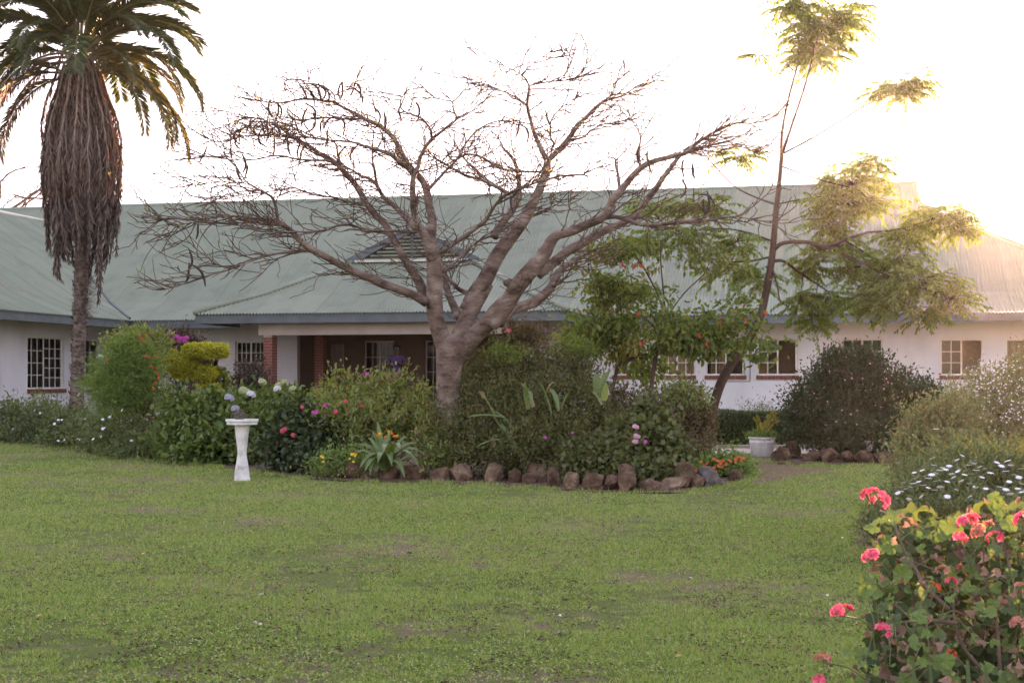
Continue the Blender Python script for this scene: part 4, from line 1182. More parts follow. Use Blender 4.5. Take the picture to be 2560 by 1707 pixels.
# a looser fan of half dead fronds on the left, clear of the skirt
half_v = [frond(rs, 4.2, 0.45, 2.0, 80, 0.40, 'palm_dead', 'rachis', True, 0.5) for k in range(3)]
for i, az in enumerate((3.3, 2.9, 3.6, 3.1, 3.45)):
    place_frond(half_v[i % 3], az, 0.0 + 0.05 * i, 0.3, 0.85 + 0.12 * rs.rand(), 'dead_frond')
green_v = []
for k in range(8):
    el = (1.45, 1.32, 1.18, 1.05, 0.9, 0.75, 0.6, 0.4)[k]
    green_v.append(frond(rs, 2.7, el, (0.7, 0.95, 1.25, 1.5, 1.6, 1.7, 1.75, 1.7)[k], 115, 0.46, 'palm_leaf', 'rachis_green', False, 1.3))
for i in range(46):
    k = min(7, int(8 * (i / 46) ** 1.15))
    az = i * 2.39996 + rs.normal() * 0.15
    place_frond(green_v[k], az, 0.75 - 0.6 * i / 46, 0.18, 0.95 + 0.28 * rs.rand())
yel = [frond(rs, 2.9, 0.55, 1.9, 75, 0.42, 'palm_yellow', 'rachis_green', False, 1.1), frond(rs, 3.0, 0.25, 1.75, 70, 0.40, 'palm_yellow', 'rachis_green', False, 0.9)]
for i, (az, k, s) in enumerate(((-0.15, 0, 1.0), (0.45, 0, 0.95), (-0.7, 0, 0.85), (-0.1, 1, 1.05), (0.3, 1, 0.9), (-0.35, 1, 1.12), (-0.55, 1, 0.95), (0.05, 1, 1.15), (3.6, 1, 1.1), (2.8, 1, 1.05), (3.9, 0, 1.0))):
    place_frond(yel[k], az, 0.1 - 0.05 * i, 0.2, s)

# ------------------------------------------------------------------ the slender leaning tree on the right
SD = 25.0
sb = np.array((P(1622, 1050, SD)[0], SD, 0.0))
slender = thing('slender_tree', 'tall thin leaning tree with feathery green leaves at the right of the flower bed', 'tree', sb)
s_pts = []
def s_limb(raw, dep=(0, 0), name='limb', sides=7, mat='bark_thin'):
    arr = smooth_line(raw, 4); n = len(arr)
    pts = np.array([P(x, y, SD + dep[0] + (dep[1] - dep[0]) * i / (n - 1)) for i, (x, y, w) in enumerate(arr)])
    if name == 'trunk': pts[0, 2] = 0
    rad = np.array([max(size(w, SD) / 2, 0.006) for _, _, w in arr])
    link(name, MB().tube(pts, rad, sides).mesh(name, sb, True), M[mat], slender)
    s_pts.append(pts)
    return pts
s_limb([(1620,1062,26),(1628,1000,23),(1640,930,22),(1660,870,22),(1690,820,21),(1720,780,19),(1745,730,18),(1760,670,17),(1772,600,16),(1778,540,14),(1783,480,13),(1790,420,11),(1796,355,10)], (0, 0), 'trunk', 10)
s_limb([(1795,358,9),(1797,300,6),(1813,220,5),(1832,150,4),(1840,110,3)], (0, 0.2))
s_limb([(1797,352,8),(1825,270,5),(1845,210,5),(1862,150,4),(1880,80,3)], (0, -0.3))
s_limb([(1800,352,5),(1870,315,3.5),(1935,275,3),(1990,242,3),(2050,215,2)], (0, -0.5))
s_limb([(1778,572,11),(1800,558,9),(1850,556,9),(1895,566,9),(1940,552,7),(1990,535,6),(2060,528,4),(2140,505,3)], (0, -1.0))
s_limb([(1890,566,6),(1950,590,5),(2010,620,4),(2080,650,3),(2150,672,2)], (-0.5, -1.4))
s_limb([(1940,552,5),(2000,590,4),(2040,625,3),(2110,660,2)], (-0.6, -0.2))
s_limb([(1774,600,9),(1800,600,7),(1835,625,6),(1870,648,5),(1900,668,3)], (0, 0.8))
s_limb([(1772,610,5),(1785,655,4),(1792,690,3),(1810,705,2)], (0, -0.6))
s_limb([(1782,470,5),(1740,455,4),(1690,430,3),(1640,380,3),(1600,330,2)], (0, 0.8))
s_limb([(1776,555,5),(1720,535,4),(1660,525,3),(1600,530,2)], (0, -0.8))
s_limb([(1770,590,5),(1720,600,4),(1660,600,3),(1590,585,2)], (0, 0.5))
s_limb([(1790,380,4),(1830,395,3),(1890,415,3),(1950,430,2)], (0, -0.3))
s_limb([(1784,470,4),(1830,460,3),(1900,450,3),(1980,440,2)], (0, 0.6))
s_blobs = [  # x, y, rx, ry, depth offset, number of compound leaves
    (1880, 60, 110, 75, -0.1, 105), (1870, 125, 95, 45, 0.2, 55), (1950, 40, 60, 60, 0.3, 30), (1740, 130, 18, 14, 0, 4), (1800, 20, 45, 40, 0, 14), (1845, 0, 80, 40, -.2, 24),
    (2060, 205, 75, 42, -0.4, 48), (2110, 190, 40, 20, -0.6, 12),
    (1960, 415, 95, 60, 0.2, 70), (1930, 470, 105, 50, 0.0, 62), (2010, 370, 50, 35, 0.0, 20), (1900, 520, 70, 45, 0.2, 34),
    (2150, 500, 95, 45, -0.9, 62), (2080, 540, 70, 45, -0.6, 36), (2200, 520, 50, 30, -1.1, 20),
    (2110, 650, 115, 55, -1.2, 70), (2030, 690, 80, 45, -0.9, 40), (2190, 690, 60, 40, -1.4, 28), (2060, 600, 80, 40, -0.8, 32), (2130,720,70,30,-1.2,20),
    (1860, 610, 55, 40, 0.4, 30), (1900, 690, 75, 50, 0.6, 44), (1840, 690, 45, 40, 0.2, 20), (1870, 740, 50, 28, 0.3, 18), (1960, 620, 60, 40, 0, 24),
    (1700, 360, 55, 35, 0.6, 18), (1600, 470, 110, 40, 0.0, 44), (1560, 540, 130, 35, -0.6, 40), (1690, 560, 70, 40, -0.3, 28), (1680, 620, 80, 40, 0.4, 30), (1740, 640, 40, 40, 0.2, 18),
    (1920, 570, 110, 45, -0.2, 40), (2010, 470, 70, 40, -0.2, 24), (2030, 640, 70, 40, -0.6, 24), (1980, 690, 60, 40, -0.4, 20), (1490, 480, 60, 30, 0.5, 16), (1450, 560, 90, 30, 0.3, 22)]
rs = np.random.RandomState(21)
A0, A1, AD, AL = [], [], [], []
sp_all = np.concatenate(s_pts); stw = MB()
for (x, y, rx, ry, dp, n) in s_blobs:
    c, r = E(x, y, rx, ry, SD + dp)
    n = int(n * 1.75)
    d = unit(rs.normal(size=(n, 3)))
    o = c + d * r * (0.15 + 0.75 * rs.rand(n))[:, None] * np.array((0.8, 0.8, 0.8))
    di = unit(d * np.array((1, 1, 0.25)) + rs.normal(size=(n, 3)) * 0.35 * np.array((1, 1, 0.4)))
    j = int(np.argmin(np.linalg.norm(sp_all - c, axis=1)))
    hub = c + (sp_all[j] - c) * 0.25
    mid_ = (sp_all[j] + hub) / 2 + np.array((0, 0, 0.06))
    stw.tube(smooth_line([sp_all[j], mid_, hub], 4), np.linspace(0.012, 0.007, 9), 5, False)
    for q in o[::2]:
        stw.tube([hub, (hub + q) / 2 + np.array((0, 0, 0.04)), q], (0.006, 0.0045, 0.003), 3, False)
    A0.append(o); A1.append(di); AL.append(0.26 + 0.16 * rs.rand(n))
A0, A1, AL = np.concatenate(A0), np.concatenate(A1), np.concatenate(AL)
nlf = 9
Pp, Ax, Nn = [], [], []
for j in range(nlf):
    t = (j + 0.6) / nlf
    p = A0 + A1 * (AL * t)[:, None] + np.array((0, 0, 1.0)) * (AL * (0.10 * t - 0.42 * t * t))[:, None]
    sd = unit(np.cross(A1, (0, 0, 1.0)))
    for s in (-1, 1):
        ax = unit(A1 * 0.5 + sd * s * 0.75 + np.array((0, 0, -0.55)) + rs.normal(size=A0.shape) * 0.2)
        Pp.append(p + rs.normal(size=p.shape) * 0.006); Ax.append(ax); Nn.append(unit(np.array((0, 0, 1.0)) + rs.normal(size=p.shape) * 0.3))
Pp, Ax, Nn = np.concatenate(Pp), np.concatenate(Ax), np.concatenate(Nn)
v, f = leaf_arrays(Pp, Ax, Nn, 0.085 * (0.7 + 0.6 * rs.rand(len(Pp))), 0.036, 'ovate', 0.15, 0.15)
stuff(link('crown', mesh_np('crown', v - sb, f), M['lf_pinnate'], slender))
stuff(link('twigs', stw.mesh('twigs', sb), M['bark_thin'], slender))
mb = MB()
for o, di, L in zip(A0, A1, AL):
    pts = [o + di * L * t + np.array((0, 0, L * (0.10 * t - 0.42 * t * t))) for t in (0, 0.5, 1)]
    mb.tube(pts, 0.0035, 3, False)
stuff(link('leaf_stalks', mb.mesh('leaf_stalks', sb), M['stem_green'], slender))

# ------------------------------------------------------------------ broad leaved small tree with red leaves, behind the shrubs
BD = 24.0
def Z1(x, y): return ((1300 + x / 2.4125) / K, (600 + y / 2.4125) / K)
bb = np.array((P(*Z1(785, 960), BD)[0], BD, 0.0))
btree = thing('broadleaf_tree', 'small broad leaved tree with forked stems and scarlet leaves right of the bare tree', 'tree', bb)
def b_limb(raw, dep=(0, 0), name='limb', root=None, base=None):
    arr = smooth_line(raw, 4); n = len(arr)
    pts = np.array([P(*Z1(x, y), BD + dep[0] + (dep[1] - dep[0]) * i / (n - 1)) for i, (x, y, w) in enumerate(arr)])
    if name == 'trunk': pts = np.vstack([[pts[0, 0], pts[0, 1], 0], pts]); 
    rad = np.array([max(w / 2.4125 * BD / F / 2, 0.006) for _, _, w in arr])
    if name == 'trunk': rad = np.concatenate([[rad[0] * 1.15], rad])
    link(name, MB().tube(pts, rad, 6).mesh(name, base if base is not None else bb, True), M['bark_thin'], root or btree)
b_limb([(785,960,28),(800,830,26),(825,650,26),(850,560,24),(880,480,24)], (0, 0), 'trunk')
b_limb([(880,480,18),(840,350,12),(760,190,11),(700,100,9),(660,30,7),(640,-20,5)], (0, 0.4))
b_limb([(885,475,16),(870,380,12),(862,280,10),(850,150,8),(848,0,6)], (0, -0.4))
b_limb([(885,480,16),(930,400,10),(1000,310,9),(1110,205,8),(1140,140,5)], (0, 0.3))
b_limb([(830,620,10),(810,530,8),(740,460,7),(640,400,5)], (0, -0.6))
b_limb([(840,680,10),(940,670,12),(1040,650,8),(1140,640,6),(1220,600,4)], (0, -0.3))
b_limb([(1140,700,5),(1180,560,5),(1250,470,5),(1310,400,4)], (-0.2, -0.3))
def broad(root, base, blobs, n, seed, name, mat, L=0.11, hang=0.5, per=12):
    rs = np.random.RandomState(seed)
    pts, out, cc, co = cloud_points(rs, blobs, n, clump=0.15, per=per, hollow=0.7, squash=0.35, rag=0.24)
    v, f = leaves_on(rs, pts, out, L, L * 0.52, 'ovate', up=0.1, outw=0.8, rnd=0.5, hang=hang, droop=0.2)
    stuff(link(name, mesh_np(name, v - base, f), M[mat], root))
def EZ(x, y, rx, ry, dp=0.0):
    fx, fy = Z1(x, y); return E(fx, fy, rx / 2.4125 / K, ry / 2.4125 / K, BD + dp)
broad(btree, bb, [EZ(640,40,120,70,.2), EZ(560,90,90,60,.3), EZ(700,40,160,60,-.2), EZ(810,60,60,60,-.3), EZ(440,80,80,50,.3), EZ(1080,110,160,70,.2), EZ(1260,150,110,60,.2), EZ(1340,230,90,40,0)], 900, 31, 'foliage', 'lf_tree', 0.10, 0.7, 10)
broad(btree, bb, [EZ(700,330,90,60,-.2), EZ(820,400,120,70,-.3), EZ(900,500,140,90,-.2), EZ(1000,560,170,90,-.1), EZ(1150,520,150,90,.2), EZ(1080,640,160,70,.1), EZ(1220,600,130,80,0), EZ(900,620,120,70,-.4), EZ(1120,430,80,40,0), EZ(1300,470,110,60,-.2), EZ(1350,340,60,40,-.3), EZ(1400,430,70,50,-.3), EZ(1300,580,110,70,.1), EZ(1440,600,90,80,-.4), EZ(1460,690,60,60,-.4)], 2500, 32, 'foliage', 'lf_tree', 0.11, 0.5)
broad(btree, bb, [EZ(470,80,40,40,.2), EZ(420,130,30,30), EZ(790,170,18,20), EZ(590,120,50,30,.1), EZ(700,620,60,50,-.3), EZ(900,640,60,30,-.4)], 140, 33, 'foliage', 'lf_yellow', 0.11, 1.2, 5)
red = leaf_arrays(np.zeros((1, 3)), np.array([[0.15, 0.0, -1.0]]), np.array([[0.2, -1.0, 0.1]]), 0.14, 0.085, 'ovate', 0.15, 0.1)
red_me = mesh_np('red_leaf', *red)
for (x, y) in ((610, 135), (622, 150), (690, 140), (715, 145), (1355, 375), (1355, 470), (720, 610), (745, 600), (1120, 615), (1205, 470), (1480, 425), (1080, 560), (725, 430)):
    rr = np.random.RandomState(int(x + y))
    link('red_leaf', red_me, M['lf_redleaf'], btree, P(*Z1(x, y), BD - 0.55) - bb, (rr.normal() * 0.3, rr.normal() * 0.3, rr.normal() * 0.6), (0.7,) * 3)
# second stem of the same planting, more to the left: a bushier tree
cb = np.array((P(*Z1(560, 900), BD + 0.6)[0], BD + 0.6, 0.0))
ctree = thing('bushy_tree', 'low bushy green tree on a branching stem just right of the bare tree', 'tree', cb)
BD_keep = BD; BD = BD + 0.6
b_limb([(560,900,22),(580,800,22),(600,740,22),(600,650,18),(595,560,12)], (0, 0), 'trunk', ctree, cb)
b_limb([(600,745,16),(660,720,18),(740,695,16),(830,680,14),(940,668,10)], (0, -0.3), 'limb', ctree, cb)
b_limb([(610,750,12),(660,680,9),(700,630,8),(760,585,6)], (0, 0.2), 'limb', ctree, cb)
b_limb([(597,580,10),(560,480,8),(500,360,6),(450,230,5),(420,120,4)], (0, 0.2), 'limb', ctree, cb)
b_limb([(597,580,10),(610,450,8),(600,300,6),(580,220,4)], (0, -0.2), 'limb', ctree, cb)
broad(ctree, cb, [EZ(560,250,130,50), EZ(480,270,110,50,-.2), EZ(600,330,140,60,.2), EZ(520,380,100,50,.1), EZ(690,290,90,50)], 1300, 34, 'foliage', 'lf_tree', 0.10, 0.6)
broad(ctree, cb, [EZ(440,500,130,60,-.3), EZ(540,540,150,70,.1), EZ(380,600,130,60,-.2), EZ(480,640,140,60,0), EZ(620,470,110,60,.2), EZ(350,560,60,40,-.3), EZ(640,560,90,60,0), EZ(300,610,60,40,-.2), EZ(690,700,120,70,.3), EZ(760,780,120,70,.5)], 2100, 35, 'foliage', 'lf_tree', 0.11, 0.6)
broad(ctree, cb, [EZ(470,390,25,25,-.3), EZ(360,570,30,20,-.3), EZ(560,740,25,40,-.3), EZ(690,640,15,25,-.3)], 40, 36, 'foliage', 'lf_yellow', 0.12, 1.0, 4)
BD = BD_keep

# ------------------------------------------------------------------ shrubs and flowers of the long bed
def flowers(info, me, mat, spots, d, name='flower', size_=1.0, tilt=0.9, seed=3):
    """flower parts at picture spots, set on the near side of the shrub"""
    rs = np.random.RandomState(seed)
    for (fx, fy) in spots:
        p = P(fx, fy, d)
        s = size_ * (0.85 + 0.3 * rs.rand())
        link(name, me, M[mat], info['root'], p - info['base'], (tilt + rs.normal() * 0.3, rs.normal() * 0.3, rs.rand() * 6.28 * 0 + rs.normal() * 0.6), (s,) * 3)

rsF = np.random.RandomState(77)
fl_daisy = flower_mesh('flower', 0.034, 9, 0.1, 1, 0.8)
fl_single = flower_mesh('flower', 0.04, 5, 0.3, 2, 0.95)
fl_small = flower_mesh('flower', 0.028, 5, 0.3, 1, 0.95)
hd_ball = head_mesh('flower_head', rsF, 0.062, 46, 0.034, 0.75)
hd_small = head_mesh('flower_head', rsF, 0.032, 22, 0.024, 0.8)
def bulk_flowers(info, n, r, mat, rs_seed, zlo=0.0, front=True, name='blossom', petals=4, jitter=0.05, zfrac=0.0):
    rs = np.random.RandomState(rs_seed)
    cc, co = info['cc'], info['co']
    ok = (co[:, 2] > zlo)
    if front: ok &= (co[:, 1] < 0.35)
    idx = np.where(ok)[0]
    idx = rs.choice(idx, n)
    c = cc[idx] + co[idx] * 0.10 + rs.normal(size=(n, 3)) * jitter
    V, Fs, o = [], [], 0
    q = unit(co[idx] + np.array((0, -0.4, 0.5)) + rs.normal(size=(n, 3)) * 0.4)
    u = unit(np.cross(q, np.array((0.3, 0.5, 0.8)))); w = np.cross(q, u)
    pos, ax, nr = [], [], []
    for k in range(petals):
        a = 2 * math.pi * k / petals
        pos.append(c); ax.append(math.cos(a) * u + math.sin(a) * w + 0.25 * q); nr.append(q)
    v, f = leaf_arrays(np.concatenate(pos), np.concatenate(ax), np.concatenate(nr), r, r * 0.95, 'diamond', 0.05)
    stuff(link(name, mesh_np(name, v - info['base'], f), M[mat], info['root']))

# low grey green daisy bushes at the far left
s1 = shrub('daisy_bush', 'low grey green bush at the left edge of the lawn under the wing window', 'bush',
           [E(-10, 975, 85, 45, 34), E(60, 960, 75, 42, 34.2), E(110, 965, 50, 38, 33.5), E(30, 1000, 90, 26, 33.2)], 8000, 0.10, 0.04, 'lf_grey', base=(P(40, 0, 34)[0], 34.2, 0), seed=41, cl=dict(clump=0.17, per=26), stems=14)
flowers(s1, fl_daisy, 'petal_white', [(30, 985), (32, 1008), (92, 948), (2, 935), (80, 942)], 32.9)
s2 = shrub('daisy_bush', 'low grey green daisy bush with small white flowers in front of the palm trunk', 'bush',
           [E(165, 985, 60, 40, 31), E(215, 1000, 65, 42, 29.5), E(150, 1015, 60, 20, 31)], 7500, 0.095, 0.036, 'lf_grey', base=(P(185, 0, 30)[0], 30.2, 0), seed=42, cl=dict(clump=0.15, per=26), stems=12)
flowers(s2, fl_daisy, 'petal_white', [(134, 964), (142, 964), (125, 973), (178, 1008), (183, 1009), (134, 1012), (148, 1010), (232, 978), (236, 950), (195, 962)], 28.7)
s3 = shrub('daisy_bush', 'low grey green bush with a few white daisies left of the bird bath', 'bush',
           [E(290, 995, 70, 50, 27.6), E(345, 1020, 60, 38, 26.6), E(255, 1020, 60, 32, 28.2), E(320, 1040, 70, 22, 26.4)], 8500, 0.09, 0.035, 'lf_grey', base=(P(300, 0, 27)[0], 27.2, 0), seed=43, cl=dict(clump=0.14, per=26), stems=12)
flowers(s3, fl_daisy, 'petal_white', [(236, 963), (252, 957), (236, 984), (240, 983), (232, 1003), (302, 1012), (280, 942), (214, 1008)], 25.9)
# long grass tuft behind
def tuft(name, label, cat, base, n, L, W, mat, seed, spread=0.35, lean=0.5, group=None, droop=0.25):
    rs = np.random.RandomState(seed)
    base = np.array(base, float)
    t = thing(name, label, cat, base, group)
    p = np.stack([rs.normal(size=n) * spread * 0.5, rs.normal(size=n) * spread * 0.5, np.zeros(n)], 1)
    d = unit(np.stack([rs.normal(size=n) * lean, rs.normal(size=n) * lean, np.ones(n)], 1))
    Ls = L * (0.6 + 0.5 * rs.rand(n))
    V, Fc, o = [], [], 0
    nrm = unit(np.stack([rs.normal(size=n), rs.normal(size=n), 0.2 * np.ones(n)], 1)); sd = unit(np.cross(d, nrm))
    hz_ = unit(d * np.array((1, 1, 0)) + 1e-6)
    rows = []
    for t_ in (0, 0.35, 0.7, 1.0):
        c = p + d * (Ls * t_)[:, None] + hz_ * (Ls * droop * t_ * t_)[:, None] - np.array((0, 0, 1)) * (Ls * droop * 1.1 * t_ ** 3)[:, None]
        w = W * (1 - 0.9 * t_ ** 1.6)
        rows += [c + sd * w / 2, c - sd * w / 2]
    v = np.stack(rows, 1).reshape(-1, 3); b_ = 8 * np.arange(n)[:, None]
    v[:, 2] = np.maximum(v[:, 2], 0.01)
    f = np.concatenate([b_ + np.array([[2*k, 2*k+2, 2*k+3, 2*k+1]]) for k in range(3)])
    stuff(link('blades', mesh_np('blades', v, f), M[mat], t))
    return t
tuft('grass_tuft', 'tuft of long thin grass leaves by the wing wall at the left', 'grass tuft', (P(95, 0, 35.5)[0], 35.5, 0.0), 420, 1.15, 0.018, 'lf_grey', 3, 1.0, 0.30)
tuft('grass_tuft', 'dark grassy tuft at the foot of the palm trunk', 'grass tuft', (P(145, 0, 32.6)[0], 32.6, 0.0), 500, 1.15, 0.022, 'lf_dark', 4, 0.9, 0.32)
tuft('grass_tuft', 'bright strappy tuft at the foot of the round orange flowered bush', 'grass tuft', (P(400, 0, 26.2)[0], 26.2, 0.0), 160, 0.8, 0.03, 'lf_fine', 5, 0.5, 0.25)

# round fine leaved bush with orange flowers on a leaning trunk
RD = 26.8
rb = np.array((P(388, 0, RD)[0], RD, 0.0))
r1 = shrub('coral_bush', 'rounded fine leaved green bush with orange red flowers on a leaning bare stem', 'bush',
           [E(288, 862, 76, 68, RD), E(268, 900, 52, 50, RD - .3), E(322, 885, 42, 56, RD - .1), E(302, 822, 50, 40, RD), E(308, 802, 28, 26, RD)],
           26000, 0.085, 0.013, 'lf_fine', base=rb, seed=44, cl=dict(clump=0.12, per=34, hollow=0.6), lf=dict(rnd=0.9, up=0.15, outw=0.9), stems=0, sprig=0.3, sl=0.2)
tp_ = smooth_line([rb, P(372, 1000, RD), P(345, 955, RD), P(320, 920, RD), P(305, 880, RD), P(300, 840, RD)], 5)
link('trunk', MB().tube(tp_, np.linspace(0.075, 0.025, len(tp_)), 8).mesh('trunk', rb, True), M['bark_thin'], r1['root'])
mb = shrub_stems(r1['rs'], tp_[9], r1['cc'], 22, 0.02)
stuff(link('stems', mb.mesh('stems', rb), M['bark_dark'], r1['root']))
flowers(r1, hd_small, 'petal_redorange', [(347, 842), (362, 858), (364, 868), (360, 846), (342, 820), (357, 818), (246, 827), (333, 819), (322, 772), (336, 771), (356, 880), (330, 785), (325, 780), (352, 893)], RD - 1.0, 'flower_head', 0.65)
# lighter branchy shrub behind it
s4 = shrub('rose_bush', 'loose upright shrub with pale leafy tips behind the round orange flowered bush', 'bush',
           [E(305, 785, 50, 22, 30), E(350, 790, 45, 20, 30), E(285, 800, 25, 30, 30)], 2200, 0.085, 0.045, 'lf_azalea', base=(P(330, 0, 30)[0], 30, 0), seed=45, cl=dict(clump=0.11, per=14, rag=0.25), stems=14, kind='ovate')
flowers(s4, hd_small, 'petal_white', [(236, 820), (248, 818), (240, 833), (229, 819)], 29, 'flower_head', 1.2)
s4b = shrub('broad_leaf_plant', 'broad pale green leaf plant beside the palm trunk', 'plant', [E(222, 885, 16, 20, 30.5)], 30, 0.36, 0.17, 'lf_strap', base=(P(228, 0, 30.5)[0], 30.5, 0), seed=46, kind='ovate', cl=dict(clump=0.1, per=5), stems=4)
# clipped golden cloud topiary
GD = 31.0
gb = np.array((P(455, 0, GD)[0], GD, 0.0))
gold = thing('cloud_topiary', 'golden green shrub clipped into cloud shaped pads beside the porch', 'topiary', gb)
def pad(root, base, name, blob, n, mat, seed, L=0.05):
    rs = np.random.RandomState(seed)
    pts, out, cc, co = cloud_points(rs, [(blob[0], blob[1] * np.array((.93, .93, .74)))], n, clump=0.03, per=16, hollow=0.22, rag=0.03)
    v, f = leaves_on(rs, pts, out, L, L * 0.55, 'diamond', outw=1.0, rnd=0.7, up=0.2)
    stuff(link(name, mesh_np(name, v - base, f), M[mat], root))
for i, bl in enumerate([E(472, 800, 57, 13, GD), E(472, 812, 57, 14, GD), E(405, 835, 52, 24, GD), E(425, 852, 34, 24, GD), E(467, 858, 30, 22, GD), E(384, 812, 26, 9, GD), E(480, 893, 24, 12, GD)]):
    pad(gold, gb, 'foliage_pad', bl, 3600 if i != 5 else 1200, 'lf_gold', 50 + i)
pad(gold, gb, 'foliage_column', E(503, 872, 21, 36, GD + .4), 2600, 'lf_lime', 60)
pad(gold, gb, 'foliage_column', E(471, 835, 11, 14, GD + .1), 500, 'lf_lime', 61)
mb = MB()
for pts in ([gb, P(468, 900, GD), P(470, 850, GD), P(472, 805, GD)], [gb, P(440, 890, GD), P(410, 840, GD)], [gb, P(482, 890, GD)], [gb, P(500, 900, GD + .4), P(500, 860, GD + .4)], [P(440, 890, GD), P(386, 815, GD)]):
    q = smooth_line(pts, 4); mb.tube(q, np.linspace(0.05, 0.02, len(q)), 6, False)
stuff(link('stems', mb.mesh('stems', gb), M['bark_dark'], gold))
# bougainvillea by the house
s5 = shrub('bougainvillea', 'dark bougainvillea with magenta bracts by the porch wall', 'bush', [E(415, 790, 40, 32, 36), E(425, 830, 45, 50, 36), E(400, 770, 24, 18, 36)], 2800, 0.08, 0.045, 'lf_bougain', base=(P(425, 0, 36)[0], 36, 0), seed=47, cl=dict(clump=0.14, per=14, rag=0.2), stems=10)
rs = np.random.RandomState(8)
for (x, y) in ((396, 768), (402, 772), (408, 775), (414, 779), (420, 778), (428, 776), (390, 766), (412, 783), (424, 784)):
    link('bract_cluster', hd_small, M['petal_magenta'], s5['root'], P(x, y, 35.2) - s5['base'], (rs.rand(), rs.rand(), rs.rand()), (1.7,) * 3)
s6 = shrub('potted_shrub', 'dark leafy shrub climbing in front of the window left of the porch pillar', 'bush', [E(575, 870, 35, 40, 37.5), E(555, 895, 30, 30, 37.5), E(600, 895, 30, 22, 37.5)], 2400, 0.10, 0.045, 'lf_bougain', base=(P(575, 0, 37.5)[0], 37.5, 0), seed=48, cl=dict(clump=0.14, per=12), stems=8)
s6b = shrub('dark_shrub', 'dark low planting at the foot of the wall behind the golden topiary', 'bush', [E(430, 915, 50, 25, 33), E(545, 915, 40, 14, 34), E(395, 915, 30, 25, 32)], 3200, 0.09, 0.04, 'lf_dark', base=(P(470, 0, 33)[0], 33.4, 0), seed=49, cl=dict(clump=0.15, per=18), stems=8)
# hydrangeas
hy1 = shrub('hydrangea', 'glossy green hydrangea bush directly behind the bird bath', 'bush', [E(445, 965, 62, 50, 25.6), E(505, 960, 60, 50, 25.2), E(425, 1010, 50, 45, 25.2), E(490, 1025, 75, 40, 24.8), E(560, 1010, 55, 50, 24.6)], 7000, 0.115, 0.07, 'lf_glossy', base=(P(485, 0, 25.3)[0], 25.3, 0), seed=51, cl=dict(clump=0.15, per=16), kind='ovate', stems=14, lf=dict(droop=0.2))
hy2 = shrub('hydrangea', 'glossy green hydrangea bush with white and pale green heads before the porch pillars', 'bush', [E(600, 942, 60, 36, 26), E(655, 935, 50, 34, 26), E(560, 948, 45, 34, 26), E(690, 955, 40, 36, 25.5), E(620, 980, 85, 45, 25.3)], 6000, 0.115, 0.07, 'lf_glossy', base=(P(625, 0, 26)[0], 26, 0), seed=52, cl=dict(clump=0.15, per=16), kind='ovate', stems=14, lf=dict(droop=0.2))
flowers(hy1, hd_ball, 'petal_lilac', [(527, 914), (540, 938)], 24.2, 'flower_head', 1.15, 0.3)
flowers(hy2, hd_ball, 'petal_white', [(577, 906), (637, 893)], 24.6, 'flower_head', 1.1, 0.3)
flowers(hy2, hd_ball, 'petal_cream', [(603, 877), (652, 877), (557, 896), (672, 893), (640, 885), (566, 899)], 24.7, 'flower_head', 1.0, 0.3)
# the thorny white flowered bits and boulder between
def rock_mesh(rs, w, d, h, sub=2, rough=0.04, cuts=9, name='rock'):
    """a broken angular stone: the hull of scattered points, its faces split and slightly uneven"""
    p = rs.normal(size=(26, 3)); p /= np.maximum(np.abs(p) ** 4.0, 1e-9).sum(1, keepdims=True) ** 0.25
    p *= (0.80 + 0.20 * rs.rand(26))[:, None]
    bm = bmesh.new()
    for q in p: bm.verts.new(q)
    bmesh.ops.convex_hull(bm, input=bm.verts)
    for v_ in [v_ for v_ in bm.verts if not v_.link_faces]: bm.verts.remove(v_)
    bmesh.ops.subdivide_edges(bm, edges=bm.edges[:], cuts=2, use_grid_fill=True)
    lean = rs.normal(size=2) * 0.12
    for v_ in bm.verts:
        c = np.array(v_.co) + rs.normal(size=3) * rough
        c[:2] += lean * (c[2] + 1)
        v_.co = (c[0] * w * 0.42, c[1] * d * 0.42, (c[2] + 0.75) * h * 0.50)
    bmesh.ops.recalc_face_normals(bm, faces=bm.faces[:])
    for f_ in bm.faces: f_.smooth = False
    me = bpy.data.meshes.new(name); bm.to_mesh(me); bm.free()
    return me
bo = P(700, 905, 27.5)
o = link('boulder', rock_mesh(np.random.RandomState(3), 0.5, 0.45, 1.15, name='boulder'), M['rock_tan'], None, (bo[0], bo[1], 0.0)); tag(o, 'pale upright boulder standing among the hydrangeas by the porch', 'boulder')
# white wooden garden chair, glimpsed through the leaves
cp = P(752, 0, 24.6)
ch = thing('garden_chair', 'white garden chair almost hidden in the flowering shrubs', 'chair', (cp[0], 24.6, 0), rotz=0.5)
link('seat', MB().box(-.24, .24, -.22, .22, 0.42, 0.45).mesh('seat'), M['concrete'], ch)
for sx in (-.21, .21):
    for sy in (-.19, .19):
        link('leg', MB().box(sx - .02, sx + .02, sy - .02, sy + .02, 0.0 if True else 0, 0.417 if sy < 0 else 0.95).mesh('leg'), M['concrete'], ch)
for k in range(4):
    link('slat', MB().box(-.187, .187, .18, .20, 0.55 + k * .1, 0.60 + k * .1).mesh('slat'), M['concrete'], ch)
